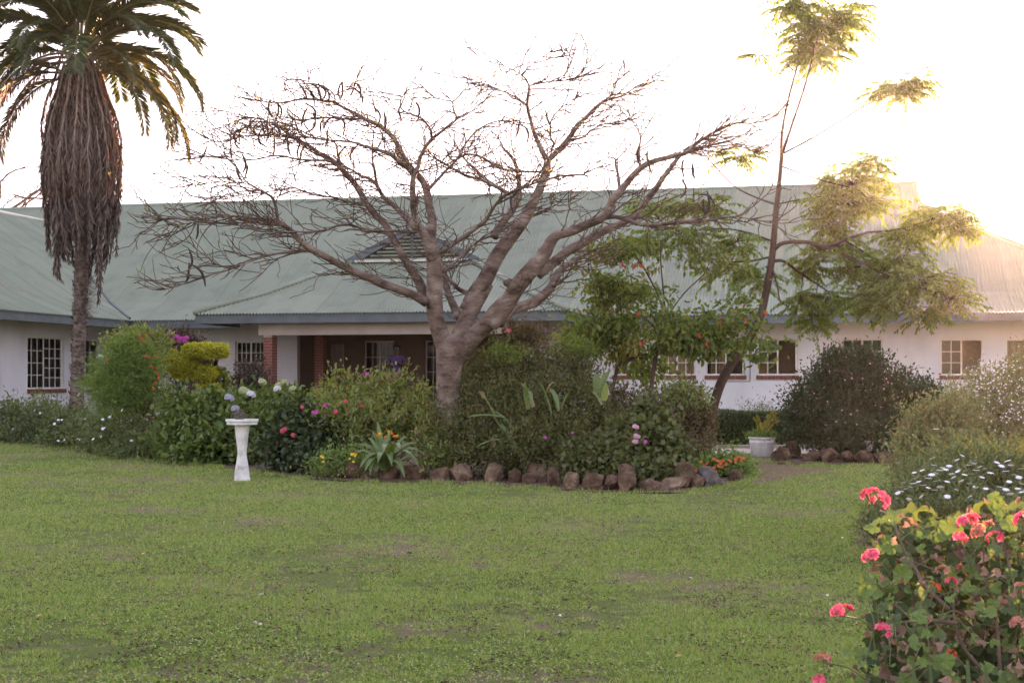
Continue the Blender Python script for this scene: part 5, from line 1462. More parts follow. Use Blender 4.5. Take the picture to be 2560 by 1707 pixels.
# dark geranium bush right of the bath
ge1 = shrub('geranium_bush', 'dark round leaved geranium bush just right of the bird bath with small red flowers', 'bush', [E(690, 1010, 60, 60, 23), E(660, 1040, 45, 45, 22.7), E(735, 1030, 50, 55, 22.6), E(700, 975, 50, 30, 23.2), E(720, 1070, 60, 25, 22)], 6500, 0.085, 0.075, 'lf_dark', base=(P(695, 0, 22.8)[0], 22.8, 0), seed=53, kind='ovate', cl=dict(clump=0.13, per=16), lf=dict(droop=0.15), stems=12)
flowers(ge1, hd_small, 'petal_coral', [(673, 999), (694, 935), (648, 990), (794, 921), (771, 946), (655, 985)], 21.7, 'flower_head', 0.85)
# azalea like bush in front of the veranda
az1 = shrub('azalea_bush', 'light green open shrub with magenta flowers in front of the dark veranda', 'bush',
            [E(800, 945, 68, 38, 23.6), E(770, 905, 28, 35, 23.8), E(798, 880, 13, 26, 23.8), E(852, 905, 40, 30, 23.6), E(915, 898, 28, 34, 23.4), E(905, 940, 62, 34, 23.2), E(968, 950, 28, 34, 23), E(850, 980, 120, 50, 22.9), E(760, 970, 60, 40, 23), E(960, 990, 50, 40, 22.7), E(1005, 1020, 50, 55, 21.8), E(1000, 1075, 45, 26, 21.2)],
            10500, 0.082, 0.036, 'lf_azalea', base=(P(855, 0, 23.2)[0], 23.2, 0), seed=54, cl=dict(clump=0.11, per=15, rag=0.17), kind='ovate', stems=26, lf=dict(up=0.6, outw=0.7), sprig=0.7, sl=0.26)
flowers(az1, fl_single, 'petal_magenta', [(843, 859), (719, 947), (726, 946), (748, 929), (752, 933), (961, 996), (980, 1008), (974, 1012), (984, 1006)], 22.2, 'flower', 0.95, 1.1)
flowers(az1, fl_single, 'petal_red', [(796, 921), (771, 946), (830, 930)], 22.1, 'flower', 0.7, 1.1)
# dry withered heads at the azalea top
flowers(az1, hd_small, 'lf_strap_dry', [(893, 868), (918, 855), (912, 862), (965, 1005)], 22.6, 'seed_head', 1.1)

# strap leaved plants -------------------------------------------------------
def strap_leaf(base, tip, sag, w, twist=0.0, n=9, rs=rsF):
    """an arching folded strap leaf between two points"""
    b_, t_ = np.array(base, float), np.array(tip, float)
    L = np.linalg.norm(t_ - b_)
    mid = (b_ + t_) / 2 + np.array((0, 0, sag * L))
    s = np.linspace(0, 1, n)[:, None]
    c = (1 - s) ** 2 * b_ + 2 * s * (1 - s) * mid + s * s * t_
    tg = unit(np.gradient(c, axis=0))
    side = unit(np.cross(tg, np.array((math.sin(twist) * 0.5, -0.35, 1.0))))
    up = np.cross(side, tg)
    ww = w * np.sin(np.clip(np.linspace(0.22, 1.02, n), 0, 1) * np.pi)[:, None] ** 0.6 * 0.5
    ww[-1] = 0.004
    wav = 0.05 * w * np.sin(np.linspace(0, 9, n))[:, None]
    v = np.concatenate([c + side * ww + up * (ww * 0.45 + wav), c, c - side * ww + up * (ww * 0.45 - wav)])
    f = []
    for i in range(n - 1):
        f += [(i, i + 1, n + i + 1, n + i), (n + i, n + i + 1, 2 * n + i + 1, 2 * n + i)]
    return v, np.array(f)
def strap_plant(name, label, cat, base, leaves, mat='lf_strap'):
    base = np.array(base, float)
    t = thing(name, label, cat, base)
    for q in leaves:
        tip, sag, w = q[0], q[1], q[2]
        m = q[3] if len(q) > 3 else mat
        st = q[4] if len(q) > 4 else base + np.array((0, 0, 0.05))
        v, f = strap_leaf(st, tip, sag, w, rsF.normal() * 0.6)
        v[:, 2] = np.maximum(v[:, 2], 0.02)
        me = mesh_np('leaf', v - base, f); me.polygons.foreach_set('use_smooth', [True] * len(me.polygons))
        link('leaf', me, M[m], t)
    return t
CD = 20.9
cb_ = np.array((P(888, 0, CD)[0], CD, 0.0))
st0 = cb_ + np.array((0, 0, 0.18))
lv = []
for (x, y, dd, sag, w) in [(826, 1075, -.5, .55, .12), (838, 1082, -.6, .5, .12), (850, 1090, -.6, .55, .13), (868, 1062, -.7, .5, .13), (815, 1040, -.1, .5, .11), (822, 1022, .1, .35, .11), (930, 1098, -.7, .6, .12), (962, 1072, -.4, .6, .13),
                           (970, 1040, -.2, .45, .11), (966, 1020, 0, .35, .11), (855, 990, .3, .2, .1), (866, 968, .3, .12, .11), (902, 985, .3, .15, .1), (940, 1000, .3, .3, .1), (920, 1030, -.7, .4, .11), (880, 1040, -.8, .4, .11), (845, 1005, 0, .35, .1), (950, 1050, -.5, .4, .11), (836, 1055, -.4, .45, .12), (900, 1070, -.8, .5, .12)]:
    lv.append((P(x, y, CD + dd), sag, w * 0.95, 'lf_strap', st0 + rsF.normal(size=3) * np.array((.07, .07, .03))))
lily = strap_plant('strap_lily', 'broad arching strap leaved lily behind the border rocks with orange flowers above', 'lily', cb_, lv)
for i, (x, y) in enumerate(((872, 996), (868, 1000), (900, 995), (893, 991), (885, 1004), (906, 1002), (912, 1001))):
    link('flower', hd_small, M['petal_orange' if i % 3 else 'petal_yellow'], lily, P(x, y, CD - 0.5) - cb_, (0.6, 0.2, i), (0.6,) * 3)
mar = shrub('gold_daisy_plant', 'small leafy plant with yellow daisies left of the strap lily', 'plant', [E(790, 1065, 45, 28, 21.3), E(755, 1070, 35, 22, 21.3), E(825, 1075, 22, 18, 21.2)], 2400, 0.055, 0.03, 'lf_fine', base=(P(790, 0, 21.4)[0], 21.4, 0), seed=55, cl=dict(clump=0.1, per=14), stems=8)
flowers(mar, fl_daisy, 'petal_yellow', [(738, 1048), (743, 1060), (808, 1043), (812, 1042), (818, 1043), (812, 1060), (803, 1053), (742, 1050), (815, 1046)], 20.7, 'flower', 0.7, 1.1)
gc = shrub('ground_cover', 'pale low ground cover with dry leaves left of the first border rocks', 'plant', [E(745, 1092, 50, 9, 21.3), E(790, 1094, 36, 8, 21.1)], 900, 0.05, 0.025, 'lf_felt', base=(P(765, 0, 21.3)[0], 21.3, 0), seed=56, cl=dict(clump=0.1, per=10), stems=3)

# big dense brown green shrub in the middle -----------------------------------
big = shrub('dense_shrub', 'large dense brownish green shrub right of the bare tree trunk', 'bush',
            [E(1110, 870, 65, 55, 22.6), E(1180, 860, 85, 60, 22.8), E(1260, 870, 80, 60, 23), E(1120, 950, 95, 80, 22), E(1220, 960, 120, 90, 21.8), E(1320, 940, 90, 80, 22.2), E(1080, 1020, 75, 65, 21.4), E(1180, 1040, 110, 60, 21), E(1290, 1030, 90, 65, 20.9), E(1040, 980, 45, 70, 21.8), E(1330, 870, 50, 50, 23)],
            34000, 0.06, 0.03, 'lf_brown', base=(P(1190, 0, 22)[0], 22, 0), seed=57, cl=dict(clump=0.12, per=24, rag=0.12), stems=34, sprig=0.5, sl=0.28)
pk = shrub('flowering_shrub', 'thin stemmed flat topped shrub with one pink flower beside the bare tree fork', 'bush', [E(1195, 765, 38, 10, 22.6), E(1225, 778, 28, 12, 22.6), E(1170, 775, 18, 10, 22.6)], 700, 0.07, 0.04, 'lf_reddish', base=(P(1200, 0, 22.7)[0], 22.7, 0), seed=58, cl=dict(clump=0.09, per=10), kind='ovate', stems=6)
flowers(pk, fl_single, 'petal_coral', [(1168, 760)], 22.1, 'flower', 1.3, 1.0)
fr = shrub('fern_bush', 'bright small leaved sprigs growing through the top of the dense shrub', 'plant', [E(1150, 805, 26, 16, 22), E(1195, 812, 26, 7, 22), E(1330, 810, 40, 26, 23)], 900, 0.06, 0.03, 'lf_pinnate', base=(P(1160, 0, 22)[0], 22.1, 0), seed=59, cl=dict(clump=0.08, per=12), stems=6)
ge2 = shrub('geranium_bush', 'round leaved geranium bush with pale pink flowers above the right hand border rocks', 'bush', [E(1470, 1020, 75, 60, 20.2), E(1420, 1055, 55, 40, 19.9), E(1530, 1050, 45, 45, 20), E(1380, 1060, 45, 35, 20), E(1480, 1085, 80, 25, 19.6), E(1330, 1075, 45, 28, 20), E(1500, 970, 40, 40, 20.4)], 9500, 0.075, 0.068, 'lf_olive', base=(P(1460, 0, 20.2)[0], 20.2, 0), seed=62, kind='ovate', cl=dict(clump=0.11, per=16), lf=dict(droop=0.15), stems=14)
flowers(ge2, hd_small, 'petal_pink', [(1458, 979), (1463, 981), (1460, 1001), (1466, 1003), (1461, 1014), (1457, 1013)], 18.9, 'flower_head', 0.85)
flowers(ge2, fl_single, 'petal_magenta', [(1252, 1005), (1315, 994), (1482, 1014)], 19.2, 'flower', 0.7)
rd = shrub('reddish_shrub', 'reddish leaved rounded shrub left of the slender leaning tree', 'bush', [E(1560, 940, 60, 55, 23), E(1520, 990, 60, 55, 22.4), E(1590, 990, 42, 60, 22.6), E(1440, 940, 60, 50, 23), E(1600, 1050, 35, 45, 21.8), E(1380, 980, 50, 40, 22.4)], 16000, 0.06, 0.03, 'lf_reddish', base=(P(1540, 0, 22.6)[0], 22.6, 0), seed=63, cl=dict(clump=0.11, per=22), stems=18)
lime = shrub('shrub_tip', 'fresh green leafy tips rising from the reddish shrub by the slender tree', 'plant', [E(1575, 905, 35, 25, 22.6), E(1540, 890, 20, 20, 22.6), E(1600, 925, 20, 20, 22.4)], 900, 0.06, 0.035, 'lf_azalea', base=(P(1570, 0, 22.5)[0], 22.5, 0), seed=64, cl=dict(clump=0.09, per=12), stems=6)
# strap leaves pushing through the dense shrub
BL = 20.7
bl_base = np.array((P(1150, 0, BL)[0], BL, 0.0))
def pl(x0, y0, x1, y1, sag, w, m='lf_strap', dd=-0.1):
    return (P(x1, y1, BL + dd), sag, w, m, P(x0, y0, BL + dd + 0.1))
strap_plant('strap_lily', 'narrow strap lily pushing through the dense shrub right of the bare trunk', 'lily', bl_base,
            [pl(1160, 960, 1073, 958, .10, .08), pl(1155, 1010, 1095, 1025, .10, .07), pl(1170, 1030, 1130, 950, .06, .08), pl(1160, 1005, 1195, 980, .1, .07), pl(1150, 975, 1195, 1050, .12, .07), pl(1180, 990, 1135, 945, .2, .07),
             pl(1128, 1005, 1140, 1050, .2, .07, 'lf_strap_dry'), pl(1110, 915, 1100, 898, .25, .09, 'lf_strap_dry'), pl(1138, 960, 1108, 905, .03, .07), pl(1195, 1055, 1205, 1085, .3, .07), pl(1180, 1020, 1215, 1075, .2, .06), pl(1165, 1080, 1185, 1030, .1, .06)])
strap_plant('strap_lily', 'cluster of drooping strap leaves with withered tips in the upper dense shrub', 'lily', np.array((P(1230, 0, BL + .2)[0], BL + .2, 0)),
            [pl(1215, 940, 1205, 875, .02, .09), pl(1210, 900, 1222, 930, .5, .09), pl(1225, 935, 1195, 880, .2, .08, 'lf_strap_dry'), pl(1280, 945, 1262, 890, .05, .08), pl(1262, 895, 1285, 945, .3, .1), pl(1265, 950, 1240, 880, .2, .07), pl(1255, 905, 1275, 880, .5, .07, 'lf_strap_dry'), pl(1290, 940, 1310, 895, .1, .07)])
strap_plant('canna_plant', 'two upright paddle leaves between the dense shrub and the bushy tree', 'plant', np.array((P(1375, 0, 21.6)[0], 21.6, 0)),
            [(P(1405, 848, 21.3), .02, .17, 'lf_strap', P(1378, 895, 21.3)), (P(1368, 855, 21.4), .02, .15, 'lf_strap', P(1374, 905, 21.4)), (P(1392, 880, 21.2), .1, .12, 'lf_azalea', P(1385, 920, 21.2)), (P(1360, 900, 21.3), .2, .10, 'lf_azalea', P(1380, 930, 21.3))])
tuft('flax_plant', 'dark upright spiky plant behind the paddle leaves', 'plant', (P(1352, 0, 24)[0], 24, 0.0), 70, 1.65, 0.06, 'lf_dark', 9, 0.3, 0.20)
# orange flowers at the right end of the rock border
nas = shrub('orange_flower_patch', 'low leafy patch of orange flowers at the right end of the rock border', 'flower patch', [E(1665, 1080, 45, 25, 21.4), E(1630, 1075, 30, 25, 21.6), E(1700, 1085, 24, 24, 21.3), E(1590, 1085, 30, 20, 21.2), E(1690, 1066, 26, 14, 21.6)], 4200, 0.05, 0.032, 'lf_fine', base=(P(1660, 0, 21.6)[0], 21.6, 0), seed=65, cl=dict(clump=0.09, per=14), stems=8, kind='ovate')
flowers(nas, fl_small, 'petal_redorange', [(1640, 1054), (1648, 1058), (1655, 1062), (1662, 1058), (1625, 1064), (1650, 1070), (1660, 1071), (1668, 1066), (1690, 1054), (1696, 1050), (1702, 1056), (1688, 1060), (1676, 1058), (1630, 1077), (1640, 1074), (1610, 1060), (1598, 1078), (1643, 1083), (1618, 1072), (1706, 1052)], 20.6, 'flower', 1.15, 1.0)

# ------------------------------------------------------------------ beyond the path: hedge, pot, round shrub, lamp
HD = 31.2
hb0, hb1 = P(1600, 0, HD)[0], P(2330, 0, HD)[0]
rs = np.random.RandomState(66)
hedge = thing('clipped_hedge', 'long low clipped dark hedge along the white wall', 'hedge', ((hb0 + hb1) / 2, HD + 0.4, 0))
hz_top = P(0, 946, HD)[2]
n = 26000
hp_ = np.array((hedge.location))
fxs = rs.rand(n) * (hb1 - hb0) + hb0
fc = rs.rand(n) < 0.68
py_ = np.where(fc, HD + rs.rand(n) * 0.12, HD + rs.rand(n) * 0.9)
pz_ = np.where(fc, 0.03 + rs.rand(n) * (hz_top - 0.03), hz_top - rs.rand(n) * 0.08) + 0.03 * np.sin(fxs * 3.1) * np.where(fc, 0, 1)
po = np.stack([fxs, py_, pz_], 1); oo = np.where(fc[:, None], np.array((0, -1.0, 0.2)), np.array((0, -.2, 1.0)))
v, f = leaves_on(rs, po, oo, 0.06, 0.034, 'diamond', rnd=0.9)
stuff(link('foliage', mesh_np('foliage', v - hp_, f), M['lf_hedge'], hedge))
hm = MB()
for k in range(34):
    x = hb0 + (hb1 - hb0) * (k + .5) / 34; hm.tube([(x, HD + .45, 0), (x + .05, HD + .42, .35), (x - .03, HD + .4, hz_top - .1)], [.03, .02, .01], 5, False)
hm.box(hb0 + .1, hb1 - .1, HD + .16, HD + .8, .08, hz_top - .08)
stuff(link('stems', hm.mesh('stems', hp_), M['lf_hedge'], hedge))
s7 = shrub('wall_plant', 'wispy grey plant showing over the hedge against the white wall', 'plant', [E(1755, 940, 28, 10, 34), E(1735, 945, 20, 8, 34)], 700, 0.07, 0.02, 'lf_grey', base=(P(1750, 0, 34)[0], 34, 0), seed=67, stems=10)
tuft('wall_grass', 'sparse thin stalks over the hedge left of the wispy grey plant', 'plant', (P(1690, 0, 33.6)[0], 33.6, 0.0), 60, 1.15, 0.012, 'lf_grey', 10, 1.3, 0.12)
sk = np.array((P(1895, 0, 26.9)[0], 26.9, 0))
pinkb = shrub('pink_flowering_shrub', 'large dark rounded shrub dotted with pale pink flowers before the right windows', 'bush',
              [E(1965, 905, 110, 85, 27), E(1900, 930, 85, 80, 26.8), E(2050, 930, 85, 75, 27), E(1960, 850, 75, 45, 27), E(1930, 835, 40, 30, 27), E(2110, 915, 45, 45, 27.2), E(1870, 960, 65, 65, 26.6), E(1950, 990, 110, 50, 26.4), E(2040, 990, 70, 50, 26.6), E(2000, 1015, 60, 35, 26.5)],
              38000, 0.072, 0.038, 'lf_dark', base=sk, seed=68, cl=dict(clump=0.13, per=22, rag=0.09), stems=26, stem_r=0.025)
bulk_flowers(pinkb, 260, 0.022, 'petal_pink', 5, 0.15)
dome = shrub('clipped_dome', 'clipped dark dome bush showing behind the large pink flowered shrub', 'topiary', [E(2115, 905, 60, 20, 30.8), E(2120, 915, 55, 16, 30.8)], 5200, 0.05, 0.028, 'lf_hedge', base=(P(2115, 0, 30.6)[0], 30.6, 0), seed=69, cl=dict(clump=0.05, per=16, hollow=.2, rag=.03), stems=6)
# white pot
pp = G(1750, 1048)
pot = thing('plant_pot', 'white plastic plant pot with a rolled rim on the paving', 'plant pot', (pp[0], pp[1], 0.0))
d_ = pp[1]; k_ = K * d_ / F
pot_h = 45 * k_
prof = [(22.5*k_, 0.0), (25*k_, 0.01), (28.3*k_, pot_h * .72), (29.0*k_, pot_h * .74), (29.0*k_, pot_h * .76), (28.5*k_, pot_h * .77), (29.3*k_, pot_h * .9), (31.5*k_, pot_h * .92), (31.8*k_, pot_h * .98), (30.5*k_, pot_h), (28*k_, pot_h), (27.5*k_, pot_h * .8), (0.01, pot_h * .78)]
M['pot'] = plain('white_plastic', (0.72, 0.70, 0.71), 0.5, 0.4)
link('body', MB().lathe(prof, 28).mesh('body', (0,0,0), True), M['pot'], pot)
cyc = thing('cycad', 'small cycad with yellowing fronds growing in the white plastic pot', 'plant', (pp[0], pp[1], pot_h * .8))
rs = np.random.RandomState(70)
pts, out, _, _ = cloud_points(rs, [(np.array((0, 0, 0.10)), np.array((0.26, 0.26, 0.07)))], 900, clump=0.04, per=10, zmin=0.0)
v, f = leaves_on(rs, pts, out, 0.06, 0.02, 'diamond', up=.6)
stuff(link('ground_leaves', mesh_np('ground_leaves', v, f), M['lf_fine'], cyc))
for (x, y, dd) in ((1738, 963, -.1), (1775, 953, .1), (1782, 966, -.15), (1766, 958, .25), (1745, 975, .2)):
    tip = P(x, y, d_ + dd) - np.array(cyc.location); b0_ = np.array((0, 0, 0.05))
    c = smooth_line([b0_, b0_ * .4 + tip * .6 + np.array((0, 0, .05)), tip], 8); m_ = len(c)
    tg = unit(np.gradient(c, axis=0)); sd = unit(np.cross(tg, (0, -1.0, 0.3)))
    Pp, Ax = [], []
    for i in range(3, m_):
        for s in (-1, 1):
            for _ in range(2): Pp.append(c[i] + tg[i] * rs.rand() * .03); Ax.append(tg[i] * .8 + sd[i] * s * .6 + rs.normal(size=3) * .1)
    v, f = leaf_arrays(np.array(Pp), np.array(Ax), np.tile((0, -1.0, .4), (len(Pp), 1)), 0.10, 0.022, 'diamond', .1)
    fo = link('frond', mesh_np('frond', v, f), M['lf_sunny'], cyc)
    link('stalk', MB().tube(c, .008, 4).mesh('stalk'), M['stem_green'], fo)
wp = P(1995, 0, 26.2)
wpot = thing('small_pot', 'small white pot half hidden under the large pink flowered shrub', 'plant pot', (wp[0], 26.2, 0.16))
link('body', MB().lathe([(0.07, 0), (0.095, 0.16), (0.105, 0.162), (0.105, 0.185), (0.09, 0.185), (0.085, 0.15), (0.01, 0.145)], 18).mesh('body', (0,0,0), True), M['pot'], wpot)
st_ = link('stone', rock_mesh(np.random.RandomState(31), 0.4, 0.36, 0.19, name='stone'), M['rock'], None, (wp[0], 26.2, -0.01)); tag(st_, 'flat dark stone under the small white pot', 'stone')
sp = shrub('pot_plant', 'little green plant growing in the small white pot', 'plant', [(np.array((wp[0], 26.2, 0.44)), np.array((.12, .12, .10)))], 160, 0.07, 0.035, 'lf_fine', base=(wp[0], 26.2, 0.30), seed=71, cl=dict(clump=.05, per=8), stems=4)
# globe lamp
lp = P(2195, 902, 27.0)
lamp = thing('garden_lamp', 'round clear glass globe lamp on a thin dark post', 'lamp', (lp[0], 27.0, 0))
def globe_mat():
    m, nt, b = new_mat('globe_glass')
    b.inputs['Base Color'].default_value = (0.85, 0.85, 0.80, 1); b.inputs['Roughness'].default_value = 0.12
    b.inputs['Transmission Weight'].default_value = 0.75; b.inputs['IOR'].default_value = 1.2
    return m
M['globe'] = globe_mat()
gs = [(0.105 * math.sin(a), -0.105 * math.cos(a)) for a in np.linspace(0.35, math.pi - 0.02, 14)]
link('globe', MB().lathe(gs, 20, (0, 0, lp[2])).mesh('globe', (0,0,0), True), M['globe'], lamp)
link('bulb', MB().lathe([(0.02, -0.06), (0.045, 0.0), (0.04, 0.03), (0.012, 0.045)], 12, (0, 0, lp[2] - 0.01)).mesh('bulb', (0,0,0), True), M['pot'], lamp)
link('collar', MB().lathe([(0.03, -0.18), (0.045, -0.16), (0.055, -0.11), (0.05, -0.098)], 14, (0, 0, lp[2])).mesh('collar', (0,0,0), True), M['dark_metal'], lamp)
link('post', MB().tube([(0, 0, 0), (0, 0, lp[2] - 0.181)], 0.022, 10).mesh('post', (0,0,0), True), M['dark_metal'], lamp)

# ------------------------------------------------------------------ rocks of the two borders
rocks = [  # sx, base sy, width px, height px, material, label
    (522, 1147, 28, 18, 'rock', 'small red brown rock in the far row left of the bird bath, leftmost one'),
    (545, 1151, 32, 24, 'rock', 'rounded red brown rock second from left in the row beside the bird bath'),
    (572, 1155, 26, 24, 'rock', 'upright brown rock just left of the bird bath stem'),
    (492, 1143, 34, 16, 'rock', 'flat dark rock half under the grey green daisy bush left of the bird bath'),
    (455, 1137, 36, 16, 'rock', 'dark low rock at the start of the row left of the bird bath'),
    (418, 1133, 30, 13, 'rock', 'small dark rock farthest left of the border row'),
    (690, 1172, 26, 22, 'rock', 'small brown rock right of the bird bath under the dark geranium'),
    (712, 1180, 34, 20, 'rock_grey', 'greyish flat rock right of the bird bath at the lawn edge'),
    (765, 1186, 30, 14, 'rock', 'low brown rock beneath the yellow daisies'),
    (845, 1196, 26, 24, 'rock', 'small square red rock at the left foot of the strap lily'),
    (879, 1197, 46, 38, 'rock', 'pointed triangular red brown rock left of the strap lily'),
    (919, 1198, 34, 20, 'rock', 'low flat rock under the hanging strap lily leaves'),
    (965, 1198, 52, 36, 'rock', 'broad flat topped rock with a paler top below the strap lily'),
    (1036, 1199, 56, 36, 'rock', 'broad rounded rock at the right foot of the strap lily'),
    (1098, 1202, 48, 34, 'rock', 'squarish brown rock at the right of the strap lily below the trunk'),
    (1159, 1204, 60, 38, 'rock_tan', 'large tan brown rock under the narrow strap lily'),
    (1232, 1206, 70, 48, 'rock_tan', 'largest square tan rock below the dense shrub'),
    (1290, 1208, 42, 36, 'rock', 'dark rounded rock right of the largest square tan rock'),
    (1320, 1210, 40, 28, 'rock', 'low reddish rock in front of the tilted pale rock'),
    (1343, 1204, 48, 44, 'rock_tan', 'tilted pale rock leaning back below the dense shrub'),
    (1385, 1217, 46, 46, 'rock', 'upright rust stained rock right of the tilted pale rock'),
    (1427, 1224, 46, 42, 'rock_tan', 'rounded pink tan rock at the front of the border centre'),
    (1483, 1227, 52, 44, 'rock', 'large brown rock in the shade below the pink geranium'),
    (1527, 1227, 46, 40, 'rock', 'dark wedge rock between the large brown rock and the tall split rock'),
    (1576, 1230, 56, 66, 'rock', 'tallest split red brown rock below the pink geranium'),
    (1625, 1230, 50, 32, 'rock', 'low dark rock left of the pale slab'),
    (1674, 1226, 74, 28, 'rock_tan', 'pale flat slab lying on the border near the slender tree'),
    (1714, 1221, 52, 60, 'rock', 'dark pointed rock right of the pale slab'),
    (1745, 1222, 34, 36, 'rock', 'small brown rock between the pointed rock and the grey boulder'),
    (1784, 1220, 62, 50, 'rock_grey', 'grey brown boulder under the orange flowers'),
    (1842, 1205, 42, 30, 'rock', 'dark rock at the right tip of the border beneath the orange flowers'),
    (1950, 1158, 42, 40, 'rock', 'brown rock at the left end of the row under the pink flowered shrub'),
    (1986, 1146, 62, 40, 'rock', 'large dark rock behind the left end of the row under the pink flowered shrub'),
    (2036, 1154, 44, 26, 'rock', 'flat brown rock in the row under the pink flowered shrub, third from the left'),
    (2080, 1157, 58, 36, 'rock', 'broad dark rock in the middle of the row under the pink flowered shrub'),
    (2123, 1157, 36, 28, 'rock', 'small squarish rock left of the small white pot'),
    (2164, 1158, 52, 30, 'rock', 'dark rock in front of the small white pot'),
    (2215, 1160, 48, 30, 'rock', 'dark rock at the right end of the row under the pink flowered shrub'),
    (1956, 1161, 20, 10, 'rock_tan', 'small pale stone at the left foot of the row under the pink flowered shrub'),
]
rs = np.random.RandomState(90)
for i, (sx, sy, w, h, m, lab) in enumerate(rocks):
    d = EYE * F / (sy - HZ); k = d / F
    ww, hh = w * k * 1.36, h * k * 1.36
    me = rock_mesh(np.random.RandomState(900 + i * 7), ww, ww * (0.65 + 0.3 * rs.rand()), hh, 2, 0.035, 13)
    o = link('rock', me, M[m], None, ((sx - 1280) * k, d + ww * 0.3, -0.02), (rs.normal() * 0.06, rs.normal() * 0.10, rs.rand() * 6.28))
    tag(o, lab, 'rock', 'rocks edging the flower beds')

# ------------------------------------------------------------------ bird bath
bd = gd(1103); bp_ = P(556, 0, bd); k_ = K * bd / F
bath = thing('bird_bath', 'white concrete bird bath on a waisted pedestal standing on the lawn', 'bird bath', (bp_[0], bd, 0))
H = 141 * k_
ped = MB(); seg = 4; prof = [(18.0, 0.0), (17.4, .02), (14.6, .16), (12.2, .27), (10.2, .38), (9.6, .45), (10.2, .52), (11.8, .63), (13.6, .75), (15.2, .86), (15.6, .9)]
def rsq(r, z, n=24, rot=0.5):
    out = []
    for q in range(n):
        a_ = 2 * math.pi * q / n; e = 3.4 if z < .38 else 2.6
        rr_ = r / (abs(math.cos(a_)) ** e + abs(math.sin(a_)) ** e) ** (1 / e)
        out.append((rr_ * math.cos(a_ + rot) * k_ * 1.02, rr_ * math.sin(a_ + rot) * k_ * 1.02, z * H))
    return out
V_, F_ = [], []
fine = smooth_line([(r, z) for r, z in prof], 3)
for r, z in fine: V_ += rsq(r, z, rot=0.35 + 0.9 * z)
for i in range(len(fine) - 1):
    for q in range(24): F_.append((i*24+q, i*24+(q+1) % 24, (i+1)*24+(q+1) % 24, (i+1)*24+q))
F_ += [tuple(reversed(range(24))), tuple(range((len(fine)-1)*24, len(fine)*24))]
link('pedestal', ped.add(V_, F_).mesh('pedestal', (0,0,0), True), M['concrete'], bath)
basin = [(14.5, .902), (33, .906), (35, .912), (35, .945), (34.5, .952), (37, .957), (37.6, .965), (37.6, .985), (36.8, 1.0), (35.0, 1.0), (33.5, .985), (25, .965), (1, .955)]
link('basin', MB().lathe([(r * k_, z * H) for r, z in basin], 32).mesh('basin'), M['concrete'], bath)
stn = link('stone', rock_mesh(np.random.RandomState(12), 35 * k_, 26 * k_, 27 * k_, 2, 0.05, name='stone'), M['rock_grey'], None, (bp_[0] - 1 * k_, bd - 0.02, H * .985))
tag(stn, 'rough dark grey stone lying in the bird bath basin', 'stone')

# ------------------------------------------------------------------ right foreground: daisies, felted shrubs, sunlit grass
DD = 11.5
day = shrub('white_daisy_bush', 'bushy plant covered in flat white daisies at the right edge of the lawn', 'bush',
            [E(2150, 1130, 95, 60, 11.4), E(2260, 1110, 100, 75, 11.6), E(2340, 1120, 70, 80, 11.6), E(2110, 1170, 55, 40, 11.2), E(2220, 1190, 100, 50, 10.9), E(2360, 1200, 90, 60, 10.8), E(2030, 1215, 50, 40, 11.6), E(2100, 1230, 70, 40, 11.0), E(2180, 1080, 60, 40, 11.8)],
            26000, 0.045, 0.016, 'lf_grey', base=(P(2220, 0, DD)[0], DD, 0), seed=81, cl=dict(clump=0.075, per=24), stems=30, lf=dict(up=0.5))
rs = np.random.RandomState(82)
dz = [(2062,1132),(2070,1128),(2082,1122),(2090,1118),(2098,1110),(2110,1106),(2120,1114),(2066,1118),(2075,1108),(2104,1097),(2126,1092),(2133,1098),(2140,1090),(2150,1086),(2158,1080),(2165,1074),(2172,1078),(2180,1070),(2100,1085),(2118,1080),(2145,1068),(2132,1120),(2146,1125),(2160,1118),(2152,1104),(2176,1106),(2190,1096),(2186,1088),(2200,1082),(2215,1090),(2208,1104),(2226,1068),(2236,1064),(2250,1072),(2242,1080),(2262,1076),(2256,1096),(2275,1086),(2228,1110),(2240,1118),(2264,1122),(2290,1062),(2300,1070),(2315,1058),(2322,1068),(2310,1082),(2330,1090),(2345,1076),(2340,1096),(2296,1118),(2310,1124),(2284,1132),(2272,1146),(2296,1150),(2320,1134),(2338,1122),(2346,1130),(2228,1140),(2246,1150),(2176,1140),(2088,1146),(2196,1124),(2210,1046),(2150,985),(2142,1052),(2198,1056),(2116,1140),(2318,1106),(2350,1112),(2332,1146)]
for (x, y) in dz:
    d = 10.55 + rs.rand() * 0.3 + max(0, (1100 - y)) * 0.008
    link('flower', fl_daisy, M['petal_white'], day['root'], P(x, y, d) - day['base'], (rs.normal() * .25, rs.normal() * .25, rs.rand() * 6), (0.62 + .28 * rs.rand(),) * 3)
felt = shrub('felted_shrub', 'upright greyish shrub left of the white daisies before the globe lamp', 'bush', [E(2105, 1010, 30, 60, 13.2), E(2145, 980, 40, 50, 13.2), E(2090, 1065, 25, 40, 13), E(2130, 1060, 45, 60, 13), E(2180, 1000, 50, 70, 13.2), E(2200, 950, 35, 40, 13.4), E(2075, 1040, 14, 40, 13.1), E(2190, 1050, 60, 50, 13)], 15000, 0.05, 0.018, 'lf_felt', base=(P(2135, 0, 13.1)[0], 13.1, 0), seed=83, cl=dict(clump=0.075, per=20, rag=.16), stems=22, lf=dict(up=0.7, outw=0.6))
